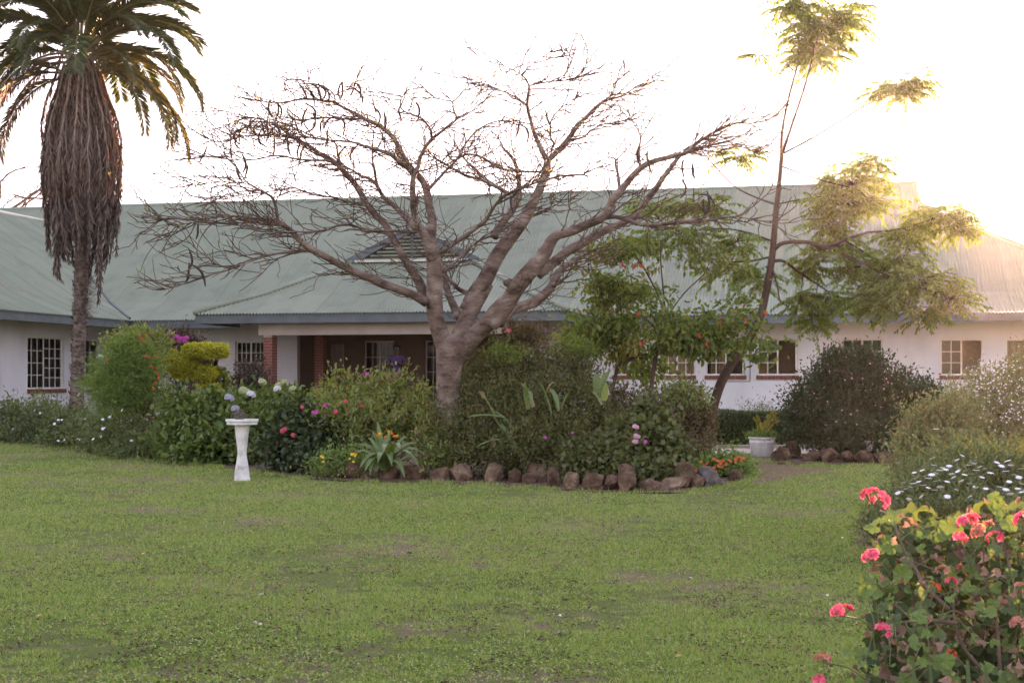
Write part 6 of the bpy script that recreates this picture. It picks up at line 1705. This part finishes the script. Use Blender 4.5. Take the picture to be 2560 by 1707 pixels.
whit = shrub('white_topped_shrub', 'tall shrub with a hazy white flowering top at the right edge of the picture', 'bush', [E(2290, 905, 75, 50, 14.6), E(2350, 890, 60, 45, 14.6), E(2250, 950, 55, 50, 14.4), E(2330, 970, 70, 60, 14.4), E(2400, 940, 60, 80, 14.6), E(2290, 1030, 80, 60, 14.2), E(2220, 960, 30, 36, 14.2)], 20000, 0.05, 0.017, 'lf_felt', base=(P(2310, 0, 14.5)[0], 14.5, 0), seed=84, cl=dict(clump=0.09, per=22, rag=.14), stems=26, lf=dict(up=0.7, outw=0.7))
bulk_flowers(whit, 1500, 0.011, 'petal_white', 9, 0.1, False, petals=5, jitter=0.07)
bulk_flowers(felt, 160, 0.010, 'petal_cream', 10, 0.0, False, petals=4, jitter=0.06)
for i, (x, n_, lab) in enumerate(((2290, 380, 'sunlit yellow green grassy plant in front of the white topped shrub, left clump'), (2350, 420, 'sunlit yellow green grassy plant at the right picture edge behind the daisies'), (2262, 60, 'thin yellow green grassy leaves rising beside the felted shrub'))):
    tuft('grassy_plant', lab, 'plant', (P(x, 0, 12.1)[0], 12.1, 0.0), n_, 1.30 if i < 2 else 1.15, 0.024, 'lf_sunny', 85 + i, 0.32, 0.15, droop=0.22)
tuft('grass_tuft', 'thin wild grass blades at the bare edge of the daisy bed', 'grass tuft', G(1985, 1222), 26, 0.24, 0.008, 'lf_fine', 91, 0.16, 0.22)
tuft('grass_tuft', 'sparse grass blades by the lawn edge below the daisies', 'grass tuft', G(2010, 1215), 24, 0.26, 0.008, 'lf_fine', 92, 0.14, 0.22)

# ------------------------------------------------------------------ the foreground geranium
GDp = 4.7
gbase = np.array((P(2260, 0, GDp)[0], GDp, 0.0))
ger = thing('pink_geranium', 'big leggy geranium with coral pink flower heads filling the lower right corner', 'geranium', gbase)
def ger_leaf(rs, r, wav, ang=5.3, lobes=7):
    """round scalloped leaf in the XY plane, stalk joint at the origin, pointing +X"""
    n = lobes * 3; V = [(0, 0, 0)]; inner = []
    for i in range(n + 1):
        a_ = -ang / 2 + ang * i / n
        sc = 1.0 - 0.10 * (0.5 + 0.5 * math.cos(2 * math.pi * i / 3)) - 0.05 * rs.rand()
        z = wav * (math.sin(a_ * 2.2 + rs.rand() * .5) * 0.5 + (0.35 if i % 3 == 0 else -0.1) * 0.5) + 0.12
        V.append((r * (math.cos(a_) * sc + 0.15), r * math.sin(a_) * sc, r * z))
        inner.append((r * (math.cos(a_) * sc * .52 + 0.10), r * math.sin(a_) * sc * .52, r * (z * .35 + (0.04 if i % 3 == 0 else -0.02))))
    m_ = n + 1; V += inner; Fq, Ft = [], []
    for i in range(n):
        Fq.append((1 + m_ + i, 1 + i, 2 + i, 2 + m_ + i)); Ft.append((0, 1 + m_ + i, 2 + m_ + i))
    me = mesh_np('leaf', np.array(V), [np.array(Fq), np.array(Ft)])
    me.polygons.foreach_set('use_smooth', [True] * len(me.polygons))
    return me
rs = np.random.RandomState(95)
gl = {'lf_geranium': [ger_leaf(rs, 0.036, 0.55) for _ in range(5)], 'lf_geranium_dark': [ger_leaf(rs, 0.034, 0.7) for _ in range(5)], 'lf_dead': [ger_leaf(rs, 0.028, 1.1, 4.6, 6) for _ in range(6)]}
for m_, ms in gl.items():
    for me in ms: me.materials.append(M[m_])
def outline(fx):      # top of the bush in the picture
    return np.interp(fx, [1900, 1960, 1985, 2005, 2060, 2110, 2200, 2260, 2300, 2352, 2420], [1560, 1420, 1300, 1200, 1165, 1150, 1180, 1150, 1120, 1150, 1150])
placed = 0
cand = []
while placed < 285:
    x = 1940 + rs.rand() * 470; y = 1120 + rs.rand() * 500
    top = outline(x)
    if y < top + 8: continue
    left = np.interp(y, [1150, 1200, 1300, 1400, 1480, 1580], [2040, 1995, 1985, 1995, 1975, 1945]) + 28 * math.sin(y * .045) + rs.normal() * 14
    if x < left: continue
    dd = GDp + rs.normal() * 0.28 + (0.1 if y < 1250 else 0)
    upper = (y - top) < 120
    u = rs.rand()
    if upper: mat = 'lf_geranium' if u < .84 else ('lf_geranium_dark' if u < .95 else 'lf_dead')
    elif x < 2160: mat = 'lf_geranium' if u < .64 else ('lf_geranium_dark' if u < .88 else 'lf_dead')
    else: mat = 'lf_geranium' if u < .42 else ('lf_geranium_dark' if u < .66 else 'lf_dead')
    p = P(x, y, dd)
    me = gl[mat][rs.randint(len(gl[mat]))]
    az = rs.rand() * 6.283; tilt = 0.35 + 0.75 * rs.rand() if mat != 'lf_dead' else rs.rand() * 3
    # leaf normal leans towards the open side (the lawn) and up
    nrm_ = unit(np.array((-0.35 + rs.normal() * .45, -0.75 + rs.normal() * .45, 0.75 + rs.normal() * .3)))
    if mat == 'lf_dead': nrm_ = unit(rs.normal(size=3))
    axx = unit(np.cross(nrm_, rs.normal(size=3))); ayy = np.cross(nrm_, axx)
    mt = Matrix(((axx[0], ayy[0], nrm_[0]), (axx[1], ayy[1], nrm_[1]), (axx[2], ayy[2], nrm_[2])))
    s = 0.46 + 0.56 * rs.rand() ** 1.3
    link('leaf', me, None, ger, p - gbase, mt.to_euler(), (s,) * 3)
    cand.append((p, mat)); placed += 1
# back filling leaves, too many to pick apart
n = 1500
x = 1990 + rs.rand(n) * 430; y = 1170 + rs.rand(n) * 460
ok = (y > outline(x) + 25) & (x > np.interp(y, [1150, 1200, 1300, 1400, 1480, 1580], [2060, 2020, 2010, 2010, 1990, 1970]))
pp_ = np.array([P(a_, b_, GDp + 0.25 + abs(rs.normal()) * .35) for a_, b_ in zip(x[ok], y[ok])])
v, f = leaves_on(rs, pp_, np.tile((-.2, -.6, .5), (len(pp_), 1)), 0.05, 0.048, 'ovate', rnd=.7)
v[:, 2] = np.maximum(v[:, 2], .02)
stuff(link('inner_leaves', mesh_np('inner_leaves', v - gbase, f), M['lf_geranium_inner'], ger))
dl = rs.rand(len(pp_)) < .35
v, f = leaves_on(rs, pp_[dl] + rs.normal(size=(dl.sum(), 3)) * .03, np.tile((0, -.6, -.3), (dl.sum(), 1)), 0.045, 0.04, 'ovate', rnd=1.0, fold=.4)
v[:, 2] = np.maximum(v[:, 2], .02)
stuff(link('dry_leaves', mesh_np('dry_leaves', v - gbase, f), M['lf_dead'], ger))
# stalks joining the leaves to the woody stems
stemsW = [[(2330, 1700), (2270, 1560), (2210, 1480), (2190, 1400), (2200, 1330)], [(2330, 1700), (2300, 1560), (2290, 1440), (2270, 1350), (2210, 1270), (2160, 1200)],
          [(2330, 1700), (2250, 1600), (2180, 1560), (2120, 1480), (2090, 1420)], [(2340, 1700), (2360, 1560), (2350, 1450), (2330, 1350), (2300, 1230)],
          [(2330, 1700), (2180, 1640), (2100, 1590), (2040, 1560), (1990, 1550)], [(2200, 1430), (2130, 1425), (2060, 1430), (2010, 1437)], [(2180, 1400), (2130, 1350), (2105, 1310), (2080, 1270), (2060, 1220), (2050, 1180)],
          [(2290, 1420), (2240, 1370), (2170, 1320), (2100, 1290)], [(2330, 1640), (2260, 1590), (2200, 1600), (2140, 1640)], [(2352, 1600), (2300, 1590), (2230, 1570)]]
nodes = []
for i, q in enumerate(stemsW):
    pts = smooth_line([P(x, y, GDp + 0.10 * math.sin(i * 2.1) + 0.03 * j) for j, (x, y) in enumerate(q)], 5)
    pts[:, 2] = np.maximum(pts[:, 2], 0.0)
    nodes += list(pts[3:])
    link('stem', MB().tube(pts, np.linspace(0.0078, 0.003, len(pts)), 7).mesh('stem', gbase, True), M['stem_woody'], ger)
nodes = np.array(nodes)
mb = MB()
for p, m_ in cand:
    dd = np.linalg.norm(nodes - p, axis=1); j = int(np.argmin(dd))
    if dd[j] > 0.17: continue
    mid = (nodes[j] + p) / 2 + np.array((0, 0, 0.02)) + rs.normal(size=3) * .012
    mb.tube(smooth_line([nodes[j], mid, p], 3), 0.0019, 4, False)
stuff(link('leaf_stalks', mb.mesh('leaf_stalks', gbase), M['stem_green'], ger))
# flower heads
def umbel(rs, r, n, fr, full=1.0):
    d = unit(rs.normal(size=(n, 3)) + np.array((0, 0, .35))); d[:, 2] = np.abs(d[:, 2]) * .9 - .05
    pos, ax, nr = [], [], []
    for q in unit(d):
        c = q * r * np.array((1, 1, .72)) * (.8 + .3 * rs.rand())
        u = unit(np.cross(q, (0.3, 0.5, 0.8))); w = np.cross(q, u); a0 = rs.rand() * 6
        for k in range(5):
            a_ = a0 + 2 * math.pi * k / 5
            pos.append(c); ax.append(math.cos(a_) * u + math.sin(a_) * w + .45 * q); nr.append(q)
    v, f = leaf_arrays(np.array(pos), np.array(ax), np.array(nr), fr, fr * .85, 'ovate', .1, .15)
    mbs = MB()
    for q in unit(d): mbs.tube([(0, 0, -r * .55), tuple(q * r * np.array((1, 1, .72)) * .85)], .0011, 3, False)
    return mesh_np('flower_head', v, f), mbs.mesh('flower_stalks')
um = [umbel(rs, .034, 20, .015), umbel(rs, .028, 15, .015), umbel(rs, .022, 9, .015)]
heads = [(2010, 1147, 0, 1.2, 'petal_coral', (2075, 1225)), (2002, 1277, 1, .95, 'petal_coral', (2050, 1330)), (1935, 1405, 0, .95, 'petal_coral', (2010, 1450)), (2030, 1447, 2, 1.0, 'petal_coral', (2070, 1480)),
         (1890, 1512, 2, .95, 'petal_faded', (1990, 1560)), (1880, 1562, 2, .9, 'petal_coral', (1960, 1600)), (2225, 1198, 1, 1.1, 'petal_coral', (2240, 1290)), (2258, 1218, 0, 1.0, 'petal_faded', (2260, 1300)), (2285, 1235, 2, 1.0, 'petal_coral', (2300, 1310)),
         (2350, 1192, 2, 1.1, 'petal_coral', (2340, 1300)), (2205, 1235, 2, .9, 'petal_coral', (2230, 1300)), (2165, 1310, 2, .8, 'petal_faded', (2190, 1380)), (2185, 1335, 2, .7, 'petal_coral', (2200, 1390)), (2150, 1347, 2, .6, 'petal_redorange', (2190, 1400)), (2185, 1500, 2, .6, 'petal_redorange', (2220, 1540)), (2345, 1350, 2, .8, 'petal_faded', (2340, 1420)), (2340, 1430, 2, 1.0, 'petal_faded', (2330, 1480))]
for (x, y, k, s, mt_, (x1, y1)) in heads:
    p = P(x, y, GDp - .28); q = P(x1, y1, GDp - .1)
    o = link('flower_head', um[k][0].copy(), M[mt_], ger, p - gbase, (rs.normal() * .3, rs.normal() * .3, rs.rand() * 6), (s,) * 3)
    link('flower_stalks', um[k][1], M['stem_green'], o)
    cst = smooth_line([q - gbase, (p * .45 + q * .55) - gbase + np.array((0, 0, .01)), p - gbase - np.array((0, 0, .012))], 4)
    link('flower_stem', MB().tube(cst, .0022, 5).mesh('flower_stem', (0,0,0), True), M['stem_green'], ger)
# spear leaves at the very bottom corner
strap_plant('spear_leaf_plant', 'few dull green spear leaves at the foot of the geranium in the corner', 'plant', np.array((P(2230, 0, 4.3)[0], 4.3, 0)),
            [(P(2095 + 42 * i, 1515 + 12 * (i % 3), 4.25 + .05 * i), .05, .035, 'lf_geranium_dark', np.array((P(2130 + 40 * i, 0, 4.3)[0], 4.3, .02))) for i in range(6)])

# ------------------------------------------------------------------ the person on the veranda
ppz = 40.4
pc = S(992, 0, ppz)
per = thing('person', 'person in a dark purple shirt standing with hands raised in the shaded veranda', 'person', (pc[0], ppz, 0.7))
def skin_body(name, joints, edges, mat, root_i=0, sub=2):
    me = bpy.data.meshes.new(name)
    me.from_pydata([j[:3] for j in joints], edges, [])
    o = link(name, me, M[mat], per)
    sm = o.modifiers.new('skin', 'SKIN')
    sv = me.skin_vertices[0].data
    for i, j in enumerate(joints):
        r = j[3]; sv[i].radius = r if isinstance(r, tuple) else (r, r)
    sv[root_i].use_root = True
    ss = o.modifiers.new('subsurf', 'SUBSURF'); ss.levels = sub; ss.render_levels = sub
    dg = bpy.context.evaluated_depsgraph_get()
    baked = bpy.data.meshes.new_from_object(o.evaluated_get(dg))
    o.modifiers.clear(); o.data = baked; baked.name = name
    baked.polygons.foreach_set('use_smooth', [True] * len(baked.polygons))
    if not baked.materials: baked.materials.append(M[mat])
    return o
M['skin'] = plain('brown_skin', (0.085, 0.045, 0.030), 0.55, 0.35)
M['shirt'] = noisy('purple_shirt', [(0.055, 0.035, 0.085), (0.09, 0.06, 0.13)], 5.0, 0.9, 0.3, 0.01, spec=0.1)
M['trousers'] = noisy('dark_trousers', [(0.02, 0.02, 0.028), (0.035, 0.033, 0.045)], 5.0, 0.9, 0.3, 0.01, spec=0.1)
M['hair'] = plain('black_hair', (0.012, 0.01, 0.009), 0.7, 0.3)
J = [(0,0,.95,(.15,.11)), (0,0,1.15,(.135,.10)), (0,.01,1.36,(.17,.11)), (0,.01,1.48,(.06,.06)), (0,-.01,1.56,(.055,.06)), (0,-.02,1.66,(.085,.10)), (0,-.02,1.75,(.07,.085)),
     (-.19,.01,1.42,(.062,.062)), (-.27,-.02,1.17,(.045,.045)), (-.12,-.24,1.22,(.034,.034)), (.19,.01,1.42,(.062,.062)), (.27,-.02,1.17,(.045,.045)), (.12,-.24,1.24,(.034,.034)),
     (-.10,0,.88,(.10,.10)), (-.11,-.01,.5,(.065,.065)), (-.11,.02,.09,(.045,.045)), (-.12,-.12,.04,(.045,.035)), (.10,0,.88,(.10,.10)), (.11,-.01,.5,(.065,.065)), (.11,.02,.09,(.045,.045)), (.12,-.12,.04,(.045,.035)),
     (-.06,-.28,1.25,(.036,.024)), (.06,-.28,1.27,(.036,.024))]
Ed = [(0,1),(1,2),(2,3),(3,4),(4,5),(5,6),(2,7),(7,8),(8,9),(9,21),(2,10),(10,11),(11,12),(12,22),(0,13),(13,14),(14,15),(15,16),(0,17),(17,18),(18,19),(19,20)]
skin_body('body', J, Ed, 'skin')
grow = lambda j, e: (*j[:3], tuple(q + e for q in j[3]))
skin_body('shirt', [grow(J[0], .02), grow(J[1], .022), grow(J[2], .02), (0,.01,1.47,(.075,.075)), grow(J[7], .02), (-.245,-.008,1.25,(.064,.064)), grow(J[10], .02), (.245,-.008,1.25,(.064,.064))], [(0,1),(1,2),(2,3),(2,4),(4,5),(2,6),(6,7)], 'shirt')
skin_body('trousers', [grow(J[0], .012), grow(J[13], .018), grow(J[14], .022), (-.11,.015,.13,(.062,.062)), grow(J[17], .018), grow(J[18], .022), (.11,.015,.13,(.062,.062))], [(0,1),(1,2),(2,3),(0,4),(4,5),(5,6)], 'trousers')
hr = MB().lathe([(0.10, -.02), (.112, .03), (.10, .08), (.06, .115), (.01, .125)], 14, (0, .005, 1.69)).mesh('hair', (0,0,0), True); link('hair', hr, M['hair'], per)
fm = MB(); fm.lathe([(.012, -.02), (.018, 0), (.006, .03)], 8, (0, -.128, 1.655)); link('nose', fm.mesh('nose', (0,0,0), True), M['skin'], per)
for sx in (-1, 1):
    link('eye', MB().lathe([(.004, -.011), (.013, 0), (.004, .011)], 8, (sx * .036, -.105, 1.69)).mesh('eye', (0,0,0), True), M['pot'], per)
    link('ear', MB().lathe([(.006, -.03), (.018, 0), (.006, .03)], 8, (sx * .098, -.01, 1.665)).mesh('ear', (0,0,0), True), M['skin'], per)
    for q in range(4):      # fingers closed round the cup
        a_ = 0.5 + q * .02
        z = 1.22 + q * .017
        link('finger', MB().tube([(sx * .075, -.295, z), (sx * .052, -.335, z + .002), (sx * .016, -.343, z + .003)], [.0095, .0088, .0075], 6).mesh('finger', (0,0,0), True), M['skin'], per)
    link('thumb', MB().tube([(sx * .07, -.285, 1.285), (sx * .05, -.32, 1.295), (sx * .025, -.335, 1.287)], [.011, .010, .008], 6).mesh('thumb', (0,0,0), True), M['skin'], per)
link('mouth', MB().box(-.028, .028, -.123, -.112, 1.612, 1.620).mesh('mouth'), M['hair'], per)
cup = link('cup', MB().lathe([(.03, 0), (.036, .09), (.034, .092), (.03, .01)], 14).mesh('cup', (0,0,0), True), M['pot'], None, (pc[0], ppz - .30, .7 + 1.205)); tag(cup, 'pale cup held by the person on the veranda', 'cup')

# ------------------------------------------------------------------ bare tree far behind the wing
FD = 75.0
fb = np.array((P(25, 0, FD)[0], FD, 0.0))
far = thing('far_tree', 'bare tangled tree far behind the left wing roof', 'tree', fb)
rs = np.random.RandomState(101)
mb = MB(); ends = []
def far_br(p, d, L, r, lvl):
    n_ = 5; pts = [p]; q = p.copy()
    for i in range(n_):
        d = unit(d + rs.normal(size=3) * .2); q = q + d * L / n_; pts.append(q.copy())
    mb.tube(pts, np.linspace(r, r * .55, n_ + 1), 5 if lvl > 2 else 3, False)
    if lvl == 0: ends.append(q); return
    for _ in range(rs.randint(2, 4)):
        far_br(pts[rs.randint(2, 6)], unit((d + rs.normal(size=3) * .65) * np.array((1, 1, .8 if p[2] < 10.5 else .3))), L * .70, r * .55, lvl - 1)
far_br(fb + np.array((0, 0, 6.0)), np.array((.05, 0, 1.0)), 4.2, .22, 5); far_br(fb + np.array((0.0, 0, 7.0)), np.array((.5, 0, .8)), 3.6, .16, 5); far_br(fb + np.array((0, 0, 6.5)), np.array((-.5, 0, .8)), 3.6, .16, 5)
link('trunk', MB().tube([fb * 0, (0, 0, 4), (0.0, 0, 7.2)], [.34, .27, .2], 8).mesh('trunk', (0,0,0), True), M['bark_thin'], far)
print('far tree top', max(v_[:, 2].max() for v_ in mb.v))
stuff(link('branches', mb.mesh('branches', fb), M['bark_dark'], far))

# ------------------------------------------------------------------ lawn: blades, litter, fallen leaves
def inside(poly, x, y):
    c = np.zeros(len(x), bool); n_ = len(poly); j = n_ - 1
    for i in range(n_):
        xi, yi, xj, yj = poly[i][0], poly[i][1], poly[j][0], poly[j][1]
        cond = ((yi > y) != (yj > y)) & (x < (xj - xi) * (y - yi) / (yj - yi + 1e-12) + xi)
        c ^= cond; j = i
    return c
rs = np.random.RandomState(110)
N = 620000
d = 5.2 * (36.0 / 5.2) ** (rs.rand(N) ** 1.4)
x = (rs.rand(N) * 2 - 1) * d * 0.40
bare = vnoise(x, d, 1.3, 1) * .42 + vnoise(x, d, .33, 2) * .30 + vnoise(x, d, .09, 3) * .46
keep = ~(inside(BED, x, d) | inside(BED2, x, d) | inside(BED3, x, d)) & (bare + rs.rand(N) * .22 > 0.56) & ~((d > 27.8) & (x > 1.4)) & (~inside(np.array(patch), x, d) | (rs.rand(N) < .06))
x, d, bare = x[keep], d[keep], bare[keep]; N = len(x)
pos = np.stack([x, d, np.full(N, 0.0)], 1)
far_k = (d / 7.0) ** 0.8
hgt = (0.014 + 0.022 * rs.rand(N)) * (0.35 + 1.1 * bare) * far_k ** .35
ax = np.stack([rs.normal(size=N) * .75, rs.normal(size=N) * .75, np.ones(N)], 1)
# a ragged fringe of longer blades along the foot of the beds
fr_p = []
for poly in (BED[1:27], BED2[:5], BED3[:6]):
    for p0, p1 in zip(poly[:-1], poly[1:]):
        m_ = int(np.linalg.norm(p1 - p0) * 420)
        q = p0 + (p1 - p0) * rs.rand(m_)[:, None]; q = q[:, :2] + rs.normal(size=(m_, 2)) * 0.06
        fr_p.append(q[vnoise(q[:, 0], q[:, 1], .25, 12) > .42])
fr_p = np.concatenate(fr_p); m_ = len(fr_p)
pos = np.concatenate([pos, np.column_stack([fr_p, np.zeros(m_)])]); ax = np.concatenate([ax, np.column_stack([rs.normal(size=(m_, 2)) * .5, np.ones(m_)])])
hgt = np.concatenate([hgt, 0.03 + 0.07 * rs.rand(m_) ** 1.5]); far_k = np.concatenate([far_k, (fr_p[:, 1] / 7.0) ** .8]); N = len(pos)
v, f = leaf_arrays(pos, ax, rs.normal(size=(N, 3)), hgt, 0.0046 * far_k, 'blade')
g_ = link('grass', mesh_np('grass', v, f), M['grass']); stuff(g_)
g_['label'] = 'short patchy green lawn grass'; g_['category'] = 'grass'
N = 42000
d = 5.2 * (30.0 / 5.2) ** (rs.rand(N) ** 1.1); x = (rs.rand(N) * 2 - 1) * d * 0.40
cl_ = vnoise(x, d, .5, 7) * .6 + vnoise(x, d, .16, 8) * .5
keep = ~(inside(BED, x, d) | inside(BED2, x, d)) & (cl_ + rs.rand(N) * .3 > .70)
x, d = x[keep], d[keep]; N = len(x)
pos = np.stack([x, d, 0.008 + 0.012 * rs.rand(N)], 1)
ax = np.stack([rs.normal(size=N), rs.normal(size=N), rs.normal(size=N) * .3], 1)
v, f = leaf_arrays(pos, ax, np.stack([rs.normal(size=N) * .5, rs.normal(size=N) * .5, np.ones(N)], 1), 0.024 * (0.4 + rs.rand(N)), 0.013, 'diamond', .35, .2)
l_ = link('leaf_litter', mesh_np('leaf_litter', v, f), M['litter']); stuff(l_)
l_['label'] = 'small dry brown bits scattered over the lawn'; l_['category'] = 'leaf litter'
# small flat weed leaves among the near grass
N = 60000
d = 5.2 * (15.0 / 5.2) ** (rs.rand(N) ** 1.2); x = (rs.rand(N) * 2 - 1) * d * 0.40
wd = vnoise(x, d, .45, 21) * .6 + vnoise(x, d, .14, 22) * .5
keep = ~(inside(BED3, x, d)) & (wd > .56)
x, d = x[keep], d[keep]; N = len(x)
v, f = leaf_arrays(np.column_stack([x, d, 0.006 + 0.016 * rs.rand(N)]), np.column_stack([rs.normal(size=(N, 2)), .4 + .3 * rs.rand(N)]), np.column_stack([rs.normal(size=(N, 2)) * .4, np.ones(N)]), 0.020 * (0.5 + rs.rand(N)), 0.012, 'diamond', .2, .2)
w_ = link('lawn_weeds', mesh_np('lawn_weeds', v, f), M['grass']); stuff(w_)
w_['label'] = 'small flat green weeds mixed into the lawn'; w_['category'] = 'weeds'
M['petal_fallen_white'] = petal_mat('fallen_white_petal', [(0.60, 0.56, 0.46), (0.72, 0.70, 0.62)], .2)
M['leaf_fallen_yellow'] = petal_mat('fallen_yellow_leaf', [(0.52, 0.42, 0.14), (0.60, 0.48, 0.20)], .3)
M['leaf_fallen_brown'] = petal_mat('fallen_brown_leaf', [(0.10, 0.06, 0.035), (0.15, 0.09, 0.055)], .2)
fall = mesh_np('fallen_leaf', *leaf_arrays(np.array([[-.02, 0, 0]]), np.array([[1.0, 0, .1]]), np.array([[0, 0.2, 1.0]]), .044, .024, 'ovate', .3, .25))
for i, (fx, fy, m_, lab, s) in enumerate([
        (90, 1422, 'leaf_fallen_yellow', 'pale yellow fallen leaf on the lawn in the lower left', 1), (586, 1438, 'petal_fallen_white', 'white fallen petal on the lawn below the bird bath, left one of a pair', 1), (597, 1443, 'petal_fallen_white', 'white fallen petal on the lawn below the bird bath, right one of a pair', .9),
        (601, 1372, 'petal_fallen_white', 'single white petal lying on the lawn below the bird bath', .9), (1285, 1422, 'petal_fallen_white', 'bright white petal on the lawn in the lower centre', 1), (1557, 1516, 'leaf_fallen_yellow', 'yellow fallen leaf near the bottom edge right of centre', 1.0),
        (1901, 1374, 'petal_fallen_white', 'white petal on the lawn left of the coral geranium heads', 1), (376, 1250, 'leaf_fallen_yellow', 'yellowish fallen leaf on the lawn left of the bird bath line', .9), (330, 1278, 'leaf_fallen_yellow', 'orange yellow fallen leaf left of the bird bath, nearer the camera', .9),
        (1586, 1333, 'petal_fallen_white', 'pale petal in the middle of the lawn', .8), (940, 1276, 'leaf_fallen_brown', 'dark brown curled leaf on the middle of the lawn', 1.3), (272, 1247, 'leaf_fallen_brown', 'dark brown leaf on the left lawn', 1.3),
        (1300, 1385, 'leaf_fallen_brown', 'brown leaf on the lawn in the lower centre', 1.2), (1935, 1240, 'petal_fallen_white', 'white petal on the bare edge by the daisy bed', 1)]):
    p = G(fx, fy)
    o = link('fallen_leaf', fall, None, None, (p[0], p[1], .024), (rs.normal() * .3, rs.normal() * .3, i * 1.3), (s,) * 3)
    if not fall.materials: fall.materials.append(M[m_])
    o.material_slots[0].link = 'OBJECT'; o.material_slots[0].material = M[m_]
    tag(o, lab, 'leaf', 'fallen leaves and petals on the lawn')
tw_ = G(402, 1405)
o = link('fallen_twig', MB().tube([(-.06, -.02, .012), (0, .005, .02), (.07, .02, .014)], [.002, .003, .002], 5).mesh('fallen_twig'), M['lf_strap_dry'], None, (tw_[0], tw_[1], .004)); tag(o, 'thin pale twig lying on the left lawn', 'twig')

# ------------------------------------------------------------------ dusty evening haze
HAZE = 0.00015
def haze_box():
    me = MB().box(-420, 420, -70, 760, -1.2, 15.5).mesh('haze')
    m = bpy.data.materials.new('haze'); m.use_nodes = True
    nt = m.node_tree; nt.nodes.clear()
    out = nt.nodes.new('ShaderNodeOutputMaterial'); vol = nt.nodes.new('ShaderNodeVolumePrincipled')
    vol.inputs['Color'].default_value = (0.92, 0.90, 0.90, 1)
    vol.inputs['Density'].default_value = HAZE
    vol.inputs['Anisotropy'].default_value = 0.82
    nt.links.new(vol.outputs[0], out.inputs['Volume'])
    o = link('haze', me, m); o['kind'] = 'stuff'
    return o
haze_box()
